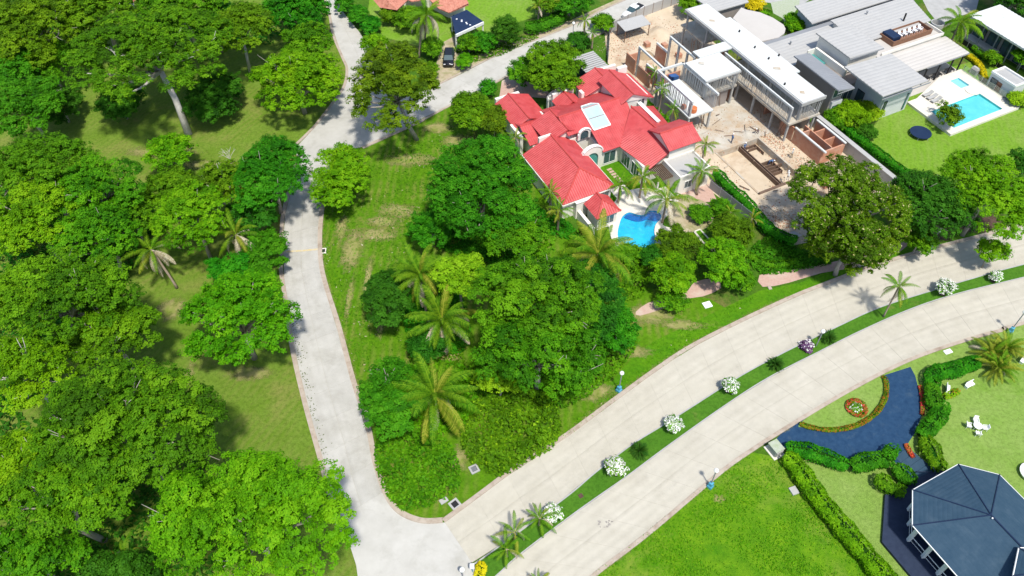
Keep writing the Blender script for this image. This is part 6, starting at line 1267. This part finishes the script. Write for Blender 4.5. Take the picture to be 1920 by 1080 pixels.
mound('thicket', GP([(840, 90), (900, 95), (960, 75), (1010, 62), (1010, 72), (940, 105), (885, 118)]), .6, 'olive', 'scrubby plants on the bank above the side road', cover=1.2)
mound('thicket', GP(sm([(-60, 330), (100, 330), (260, 350), (300, 420), (240, 520), (160, 640), (60, 760), (-80, 760)], 2, True)), 1.4, 'dark', 'added undergrowth darkening the gaps between crowns at the left', cover=.9, leaf=.3)  # added growth; its dark leaf colour stands for shade between the crowns
mound('thicket', GP(sm([(-60, 780), (100, 800), (330, 830), (420, 930), (400, 1100), (-80, 1120)], 2, True)), 1.2, 'dark', 'added undergrowth darkening the gaps below the huge olive tree', cover=.9, leaf=.3)  # added too: dark leaves paint the shade in the gaps of this crown
mound('thicket', GP(sm([(-40, -10), (130, 10), (420, 20), (600, 0), (600, 60), (450, 90), (200, 60), (100, 150), (-40, 150)], 2, True)), 1.5, 'dark', 'added undergrowth darkening the crown gaps along the top', cover=.7, leaf=.34)  # dark leaves added here as painted shade behind the treetops
def hedge(name, px, w, h, kind, label, seed=1, leaf=.15, cover=1.6, group='clipped hedges', flowers=None, world=False, wob=.12, cat='hedge', n_=5):
    """clipped hedge: a rounded profile swept along its line"""
    rng = np.random.default_rng(seed); Pth = np.array(px if world else GP(sm(px, n_))); d = np.r_[0, np.cumsum(np.linalg.norm(np.diff(Pth, axis=0), axis=1))]; L = d[-1]
    n = int(L * (w + 2 * h) * cover / (leaf ** 2 * 1.2)); t = rng.uniform(0, L, n); c = np.c_[np.interp(t, d, Pth[:, 0]), np.interp(t, d, Pth[:, 1])]
    e = np.c_[np.interp(t + .2, d, Pth[:, 0]), np.interp(t + .2, d, Pth[:, 1])] - np.c_[np.interp(t - .2, d, Pth[:, 0]), np.interp(t - .2, d, Pth[:, 1])]; e /= np.linalg.norm(e, axis=1, keepdims=True) + 1e-9; nr = np.c_[-e[:, 1], e[:, 0]]
    th = rng.uniform(-.15, math.pi + .15, n); pw = .55
    cx = np.sign(np.cos(th)) * np.abs(np.cos(th)) ** pw; cz = np.sign(np.sin(th)) * np.abs(np.sin(th)) ** pw
    k = 1 + wob * np.sin(t * 1.9 + seed) * np.sin(t * .83) + rng.normal(size=n) * .05; endc = np.clip(np.minimum(t, L - t) / (w * .5) + .25, 0, 1) ** .5
    off = nr * (cx * w / 2 * k * endc)[:, None]; z = np.maximum(.5 * h + cz * h * .5 * k, .03)
    P = np.c_[c + off, z]; Nn = np.c_[nr * cx[:, None], cz + .2] + rng.normal(size=(n, 3)) * .4
    o0 = Pth.mean(0); root = thing(name, label, cat, (*o0, 0), group); P -= np.array([*o0, 0])
    mats = [LEAF[kind]]; mi = None
    if flowers: mats.append(LEAF[flowers[0]]); mi = ((rng.random(n) < flowers[1]) & (cz > .1)).astype(int)
    me = leaf_mesh('foliage', P, Nn, fsize(rng, n, leaf), .5 + .18 * np.sin(t * 2.3) + rng.normal(size=n) * .2, mats, rng, .6, mi); link(bpy.data.objects.new('foliage', me), root)
    # woody core
    mb = MB(); m = max(3, int(L / .7)); ts = np.linspace(w * .25, L - w * .25, m); cc = np.c_[np.interp(ts, d, Pth[:, 0]), np.interp(ts, d, Pth[:, 1])] - o0
    mb.tube([(*p, h * .5) for p in cc], [min(w * .36, h * .42)] * m, 6); me = bpy.data.meshes.new('stems'); me.from_pydata(mb.v, [], mb.f); me.materials.append(LEAF['dark']); link(bpy.data.objects.new('stems', me), root)
    return root
hedge('hedge', [(1468, 862), (1490, 882), (1530, 940), (1580, 1000), (1630, 1060), (1680, 1120)], 2.0, 1.5, 'yellow', 'long straight yellow green hedge dividing the two lawns', 2)
hedge('hedge', [(1470, 848), (1500, 850), (1540, 862), (1585, 880)], 1.85, 1.3, 'vivid', 'rounded dark hedge left below the slate forecourt', 3)
hedge('hedge', [(1590, 882), (1620, 872), (1650, 868), (1662, 885)], 1.85, 1.3, 'vivid', 'rounded dark hedge in the middle below the forecourt', 4)
hedge('hedge', [(1655, 868), (1668, 852), (1678, 858)], 1.4, 1.4, 'vivid', 'small dark hedge knob beside the stone steps', 5)
hedge('hedge', [(1672, 882), (1695, 900), (1705, 915)], 1.85, 1.3, 'vivid', 'short dark hedge left of the hall steps', 6)
hedge('hedge', [(1640, 900), (1660, 920), (1690, 930)], 1.6, 1.5, 'green', 'low dark bushes in front of the hall steps', 7, wob=.3)
hedge('hedge', [(1748, 735), (1740, 715), (1755, 705), (1785, 700), (1830, 683)], 1.85, 1.4, 'vivid', 'dark hedge running from the nook to the palm clump', 8)
hedge('hedge', [(1742, 730), (1745, 760), (1755, 772)], 1.85, 1.4, 'vivid', 'dark hedge on the right edge of the slate forecourt', 9)
hedge('hedge', [(1765, 765), (1745, 800), (1718, 825)], 1.85, 1.4, 'vivid', 'dark hedge slanting down towards the steps', 10)
hedge('hedge', [(1728, 825), (1745, 862), (1760, 890)], 1.85, 1.3, 'green', 'dark hedge right of the hall steps', 11, wob=.25)
hedge('flower_border', [(1768, 746), (1780, 742), (1795, 735)], .8, .5, 'lime', 'yellowish border plants around the hedge nook', 12, group='flower borders', flowers=('rust', .15), cat='flower bed')
hedge('flower_border', [(1499, 796), (1520, 803), (1555, 808), (1600, 801), (1636, 781), (1657, 752), (1661, 722), (1655, 707)], .55, .4, 'olive', 'orange and green border curving around half moon lawn', 13, leaf=.1, group='flower borders', flowers=('rust', .45), cat='flower bed')
c = G(1605, 766); hedge('flower_border', [(c[0] + 1.0 * math.cos(t * .35), c[1] + 1.0 * math.sin(t * .35)) for t in range(19)], .55, .4, 'olive', 'ring of orange flowers on the half moon lawn', 14, leaf=.1, world=True, group='flower borders', flowers=('redflower', .5), cat='flower bed')
hedge('flower_border', [(1724, 725), (1728, 750), (1728, 780)], .4, .35, 'olive', 'narrow red flower strip along the forecourt hedge', 15, leaf=.1, group='flower borders', flowers=('redflower', .6), cat='flower bed')
hedge('flower_border', [(1697, 835), (1705, 850), (1712, 860)], .5, .4, 'rust', 'red flowers at the head of the hall steps', 16, leaf=.1, group='flower borders', flowers=('redflower', .6), cat='flower bed')
hedge('hedge', [(985, 62), (1010, 60), (1040, 48), (1055, 38)], 2.6, 1.9, 'vivid', 'thick rounded hedge above the side road', 17, wob=.05)
hedge('hedge', [(1339, 332), (1365, 360), (1400, 392), (1440, 440), (1490, 462)], 1.5, 1.6, 'vivid', 'dark green hedge inside the site fence beside villa garden', 18)
hedge('hedge', [(1548, 222), (1600, 262), (1650, 300), (1690, 330), (1720, 345)], 1.3, 1.4, 'vivid', 'dark hedge along the boundary wall of the pool lawn', 19)
hedge('hedge', [(1812, 108), (1826, 118), (1838, 134), (1845, 156)], .9, .9, 'gold', 'golden yellow border hedge along the strip lawn', 20)
hedge('hedge', [(1400, 480), (1440, 500), (1490, 495)], 1.0, .8, 'green', 'low green hedge above the pink footpath', 21)
hedge('hedge', [(898, 1092), (902, 1068), (903, 1058)], 1.1, .7, 'gold', 'small clipped yellow block at the median tip', 22)
hedge('hedge', [(1400, 18), (1425, 22), (1445, 28)], 1.6, .5, 'bright', 'bright green bed under the golden shrub', 23)
hedge('hedge', [(1822, 92), (1845, 112), (1858, 122)], 1.0, .8, 'green', 'green hedge between yellow border and dark fence', 24)
def ball_bush(px, py, r, kind, label, name='flowering_bush', flowers=None, group=None, leaf=.10, lift=.35, cat='bush', cover=1.3, gap=0):
    X, Y = G(px, py); root = thing(name, label, cat, (X, Y, 0), group); rng = np.random.default_rng(int(px * 7 + py))
    P, Nn, tone, C, L = crown_pts(rng, r, r, r * .8, r * .36, leaf, cover, -.5, gap, .42); P[:, 2] += lift + r * .75; ok = P[:, 2] > .04; P, Nn, tone = P[ok], Nn[ok], tone[ok]
    if flowers:
        f = rng.random(len(P)) < flowers[1]
        link(bpy.data.objects.new('foliage', leaf_mesh('foliage', P[~f], Nn[~f], fsize(rng, int((~f).sum()), leaf), tone[~f], [LEAF[kind]], rng)), root)
        link(bpy.data.objects.new('blossom', leaf_mesh('blossom', P[f] * 1.03, Nn[f], fsize(rng, int(f.sum()), leaf * .95), tone[f], [LEAF[flowers[0]]], rng, .9)), root)
    else: link(bpy.data.objects.new('foliage', leaf_mesh('foliage', P, Nn, fsize(rng, len(P), leaf), tone, [LEAF[kind]], rng, .3)), root)
    mb = MB().tube([(0, 0, 0), (0, 0, lift + r * .6)], .05, 6); mb.lathe((0, 0, .03), [(.02, .03), (.34, .02), (.42, 0)], 12); me = bpy.data.meshes.new('stem'); me.from_pydata(mb.v, [], mb.f); me.materials.append(M['soil']); link(bpy.data.objects.new('stem', me), root); return root
wb = 'white flowering bushes along the median'
for x, y, r, l in ((1365, 732, 1.06, 'fifth from the junction end palms'), (1260, 804, 0.97, 'beside the spiky dark shrub'), (1152, 884, 1.15, 'largest, below the spiky dark shrub'), (1034, 971, 1.01, 'touching the small median palms'), (1766, 551, 1.25, 'beside the tall median palm'), (1862, 526, .75, 'smallest, near the right edge')):
    ball_bush(x, y, r, 'bright', 'white flowering bush on the median, ' + l.replace('fifth from the junction end palms', 'between two dark spiky shrubs'), flowers=('white', .36), group=wb)
ball_bush(1512, 652, .85, 'purple', 'purple leaved flower bed on the median by a lamp', 'flower_bed', flowers=('white', .12), leaf=.1, lift=-.35, cat='flower bed'); ball_bush(1604, 768, .6, 'bright', 'pale green plants inside the orange flower ring', 'flower_bed', flowers=('white', .15), lift=-.2, cat='flower bed')
def bare_tree(px, py, h, label, seed=1):
    X, Y = G(px, py, h * .7); root = thing('bare_tree', label, 'tree', (X, Y, 0), 'trees of the wood left of the lane'); rg2 = random.Random(seed); mb = MB(); br = MB()
    mb.tube([(0, 0, 0), (.1, 0, h * .3), (0, .1, h * .55)], [.16, .13, .1], 7)
    def grow_(p, d, L, r, n):
        q = p + d * L; br.tube([tuple(p), tuple(p + d * L * .5 + Vector((rg2.gauss(0, .08), rg2.gauss(0, .08), 0)) * L), tuple(q)], [r, r * .8, r * .55], 5)
        if n:
            for k in range(3): dd = (d + Vector((rg2.gauss(0, .55), rg2.gauss(0, .55), rg2.gauss(.1, .3)))).normalized(); grow_(q, dd, L * rg2.uniform(.55, .8), r * .6, n - 1)
    for k in range(4): a2 = k * 1.57 + rg2.random(); grow_(Vector((0, .1, h * .5)), Vector((math.cos(a2), math.sin(a2), .9)).normalized(), h * .22, .09, 3)
    for nm, m_ in (('trunk', mb), ('branches', br)): me = bpy.data.meshes.new(nm); me.from_pydata(m_.v, [], m_.f); me.materials.append(M['pale_bark']); link(bpy.data.objects.new(nm, me), root)
bare_tree(436, 328, 9.5, 'leafless pale tree standing among the olive crowns left of the lane', 3); bare_tree(335, 12, 10, 'leafless pale tree at the top edge above the umbrella tree', 5)
# ------------------------------------------------------------------ palms
def frond_mesh(name, mk, L=3.0, arch=.55, droop=1.1, n=32, lw=.37, seed=0, hang=.55):
    rng = np.random.default_rng(seed); V, F_, T_ = [], [], []
    def spine(t): return np.array([L * (t * .92 - .12 * t * t), 0, L * (arch * t - droop * .5 * t ** 2.2)])
    ts = np.linspace(0, 1, 9)
    for i in range(8):
        a, b = spine(ts[i]), spine(ts[i + 1]); w0, w1 = .05 * (1 - ts[i] * .8), .05 * (1 - ts[i + 1] * .8); o = len(V)
        V += [a + (0, w0, 0), a - (0, w0, 0), b - (0, w1, 0), b + (0, w1, 0)]; F_.append([o, o + 1, o + 2, o + 3]); T_.append(.9)
    for i in range(n):
        t = .10 + .9 * (i + .5) / n; p = spine(t); d = spine(min(t + .03, 1.03)) - p; d /= np.linalg.norm(d); ll = lw * (math.sin(math.pi * min(1, t * .86 + .14)) ** .6) * rng.uniform(.85, 1.12)
        for sgn in (-1, 1):
            s = np.array([0, sgn, 0]); dirv = s * .82 + d * .5; dirv /= np.linalg.norm(dirv); w = d * .030 * L / 3
            m = p + dirv * ll * .5 + np.array([0, 0, .03]); e = p + dirv * ll + np.array([0, 0, -hang * ll]); o = len(V); k = rng.uniform(.15, .95)
            V += [p - w * .6, m - w, e, m + w, p + w * .6]; F_ += [[o, o + 1, o + 3, o + 4], [o + 1, o + 2, o + 3]]; T_ += [k, k]
    me = bpy.data.meshes.new(name); me.from_pydata([tuple(v) for v in V], [], F_); me.materials.append(LEAF[mk]); a = me.attributes.new('tone', 'FLOAT', 'FACE'); a.data.foreach_set('value', np.array(T_, np.float32)); return me
FR = {mk: [frond_mesh('frond', mk, 3.0, .5, 1.1, seed=1), frond_mesh('frond', mk, 3.0, .35, 1.35, seed=2, hang=.7), frond_mesh('frond', mk, 3.0, .62, .9, seed=3)] for mk in ('palm', 'palm_dark', 'palm_yel', 'palm_dead')}
def palm(px, py, h, Lf, label, nf=26, yel=.2, dead=.12, seed=0, cat='palm', name='palm_tree', group=None, base=None, lo=-40, hi=72, trunk=True, tr=.16, crown_at=True, dark=False):
    """crown centre measured at height h"""
    X, Y = G(px, py, h) if crown_at else G(px, py); rg = random.Random(int(px * 13 + py + seed)); bx, by = G(*base) if base else (X, Y)
    root = thing(name, label, cat, (bx, by, 0), group); cx, cy = X - bx, Y - by
    mb = MB(); k = 7
    if trunk:
        pts = [(cx * (i / k) ** 1.3, cy * (i / k) ** 1.3, h * i / k) for i in range(k + 1)]; mb.tube(pts, [tr * (1.5 if i == 0 else 1.05 if i % 2 else .95) for i in range(k + 1)], 8)
        me = bpy.data.meshes.new('trunk'); me.from_pydata(mb.v, [], mb.f); me.materials.append(M['palm_bark']); me.polygons.foreach_set('use_smooth', [True] * len(me.polygons)); link(bpy.data.objects.new('trunk', me), root)
    for i in range(nf):
        f = i / (nf - 1); age = 1 - f; el = R_(lo + (hi - lo) * f ** .85 + rg.uniform(-7, 7)); az = i * 2.39996 + rg.uniform(-.25, .25)
        mk = 'palm_dark' if dark else 'palm_dead' if age > 1 - dead else 'palm_yel' if rg.random() < yel * (.5 + age) else 'palm'
        o = bpy.data.objects.new('frond', FR[mk][rg.randrange(3)]); link(o, root); s = Lf / 3 * rg.uniform(.8, 1.12) * (.75 if f > .9 else 1)
        o.location = (cx + .1 * math.cos(az), cy + .1 * math.sin(az), max(h, .15)); o.rotation_euler = (rg.uniform(-.25, .25), -el + R_(22), az); o.scale = (s, s, s)
    return root
PI_, PV, PM = 'coconut palms on the island', 'palms of the villa garden', 'palms on the median'
palm(788, 515, 6.5, 5.0, 'upper coconut palm on the island with dry fronds', 40, 0.26, .12, group=PI_, base=(800, 592))
palm(828, 600, 5.2, 5.5, 'middle coconut palm on the island with cream dead fronds', 40, 0.19, .22, group=PI_)
palm(815, 742, 5.0, 6.2, 'lowest coconut palm on the island with yellowed fronds', 40, 0.38, .12, group=PI_)
palm(1122, 478, 6.5, 6.8, 'large yellow fronded palm at the corner of villa pool', 40, 0.49, .12, group=PV, lo=-50)
palm(1250, 375, 4.6, 4.7, 'palm between villa pool and the sandy path', 20, .55, .12, group=PV)
palm(1205, 332, 4.2, 3.3, 'yellowish palm on the cream patio pad', 18, .5, .1, group=PV)
palm(1163, 348, 3.6, 3.0, 'small green palm at villa wing end near the courtyard', 16, .15, .05, group=PV)
palm(1316, 322, 4.4, 3.2, 'drooping palm against the flat roofed villa block', 18, .15, .08, group=PV, lo=-62)
palm(1323, 272, 5.0, 2.3, 'slim yellow palm behind the flat roofed villa block', 16, .5, .05, group=PV, lo=-60)
palm(1032, 362, 4.2, 2.6, 'palm on left side of the front villa wing', 18, .2, .05, group=PV, lo=-60)
palm(1048, 395, 4.0, 2.8, 'palm nearest the front corner of the villa wing', 18, .15, .05, group=PV, lo=-62)
palm(965, 258, 4.0, 2.4, 'yellow green palm beside the lower villa roof', 16, .4, .05, group=PV)
palm(1242, 165, 5.0, 2.2, 'palm between the villa gable and white slabs', 15, .15, .05, group=PV, lo=-55)
palm(1228, 135, 4.6, 2.0, 'palm farthest up in the strip beside the villa', 15, .2, .05, group=PV, lo=-55)
palm(1262, 205, 4.0, 2.0, 'palm by the open slab corner beside the villa', 15, .1, .05, group=PV, lo=-55)
palm(1370, 398, 2.4, 2.2, 'low palm at the bend of the site hedge', 15, .4, .05, group=PV); palm(1410, 410, 2.2, 2.0, 'low yellowish palm along the site hedge', 14, .6, .05, group=PV)
palm(1685, 538, 5.8, 3.0, 'slim palm with a thin trunk on the median', 17, .1, .03, group=PM, lo=-58, base=(1656, 594), tr=.10)
palm(1012, 972, 1.6, 2.4, 'small palm on the median beside a white bush', 13, .15, .03, group=PM, lo=-25, tr=.12); palm(965, 998, 2.0, 2.4, 'upper of the two paired palms at the median end', 11, .35, .03, group=PM, lo=-25, tr=.12); palm(950, 1030, 1.8, 2.5, 'lower of the two paired palms at the median end', 12, .3, .03, group=PM, lo=-25, tr=.12)
palm(1010, 1092, 1.5, 1.9, 'palm at the bottom edge on lower carriageway side', 11, .4, .2, group=PM, lo=-25)
palm(283, 468, 6, 4.8, 'palm with pale dead fronds in the wood clearing', 18, .2, .32, group=W, base=(332, 540), lo=-62)
palm(442, 440, 5.4, 4.8, 'palm with yellowed fronds behind the green dome tree', 18, .45, .3, group=W, lo=-55)
palm(232, 1045, 3, 2.8, 'ferny palm at the bottom edge in the wood', 14, .3, .1, group=W)
palm(800, 28, 8, 4.8, 'tall dark palm with dry skirt by the clay roofs', 24, .1, .28, group=T, lo=-60, base=(797, 92))
palm(792, 40, 6.5, 3.8, 'shorter dark palm leaning on the tall one by the clay roofs', 18, .1, .2, group=T, lo=-58, base=(786, 108))
palm(1097, 38, 4.5, 2.1, 'palm with hanging fronds on the side road', 18, .35, .1, group=T, lo=-66)
palm(1112, 62, 3.2, 1.9, 'smaller palm beside the side road fence', 14, .2, .05, group=T, lo=-55)
palm(1800, 42, 6, 5.4, 'big dark palm between the terrace and white roof', 22, .12, .05, group=T)
palm(1010, 12, 3.4, 2.6, 'shaggy palm at the top edge by the thick hedge', 16, .4, .25, group=T); palm(1055, 5, 3.6, 2.4, 'shaggy palm at the top edge above side road', 16, .4, .2, group=T)
for i, (x, y, l) in enumerate(((1858, 662, 'left'), (1885, 655, 'right'), (1870, 690, 'near'))):
    palm(x, y, 1.0, 3.1, 'yellowish areca palm clump, %s one of three by the benches' % l, 34, .7, .06, group='yellowish palms by the lawn benches', lo=-10, hi=78, seed=i, trunk=True, tr=.1)
palm(955, 48, 1.2, 2.2, 'spiky dark fan plant left of the rounded hedge', 16, .15, .15, group=T, lo=0, hi=80)
for x, y, l in ((1553, 634, 'beside the purple flower bed'), (1454, 684, 'above the forecourt island'), (1199, 845, 'between two white bushes')):
    palm(x, y, .35, 1.3, 'dark spiky rounded shrub on the median, ' + l, 90, 0, 0, cat='shrub', name='spiky_shrub', group='dark spiky shrubs along the median', lo=-8, hi=84, trunk=True, tr=.14, dark=True)
# ------------------------------------------------------------------ rough grass tufts
def tufts(name, label, outline, n, size, kind, seed, extra=None):
    W_ = np.array(outline); rng = np.random.default_rng(seed); lo, hi = W_.min(0), W_.max(0); q = rng.uniform(lo, hi, (n, 2)); ins = np.zeros(n, bool); j = len(W_) - 1
    for i in range(len(W_)):
        a, b = W_[i], W_[j]; ins ^= ((a[1] > q[:, 1]) != (b[1] > q[:, 1])) & (q[:, 0] < (b[0] - a[0]) * (q[:, 1] - a[1]) / (b[1] - a[1] + 1e-12) + a[0]); j = i
    q = q[ins]; n = len(q); dens = np.sin(q[:, 0] * .6 + np.sin(q[:, 1] * .4) * 2) * np.sin(q[:, 1] * .5 + 1) + rng.normal(size=n) * .6; q = q[dens > -.1]; n = len(q)
    P = np.c_[q, rng.uniform(.03, .14, n)]; Nn = np.c_[rng.normal(size=(n, 2)) * .8, np.ones(n)]; mats = [LEAF[kind]]; mi = None
    if extra: mats.append(LEAF[extra[0]]); mi = (rng.random(n) < extra[1]).astype(int)
    me = leaf_mesh('blades', P, Nn, fsize(rng, n, size), .45 + rng.normal(size=n) * .22, mats, rng, .35, mi); o = bpy.data.objects.new(name, me); link(o); tag(o, label, 'grass', kind='stuff')
tufts('grass', 'rough tufts in the grass between lane and boulevard', GP([(612, 300), (700, 290), (830, 250), (820, 460), (760, 520), (860, 700), (720, 900), (690, 790), (640, 620), (604, 480)]), 26000, .15, 'green', 1, ('palm_dead', .025))
tufts('grass', 'rough tufts on the boulevard verge', GP(UU[3:8] + [(1425, 550), (1320, 597), (1225, 642), (1190, 690), (1120, 750), (1030, 838)]), 16000, .13, 'bright', 2, ('palm_dead', .015))
tufts('grass', 'uneven tufts in the bright lawn', GP(DL[1:5] + [(1400, 850), (1460, 865), (1560, 970), (1640, 1080)]), 22000, .12, 'bright', 3, ('lime', .12))

print('LEAVES', STAT)
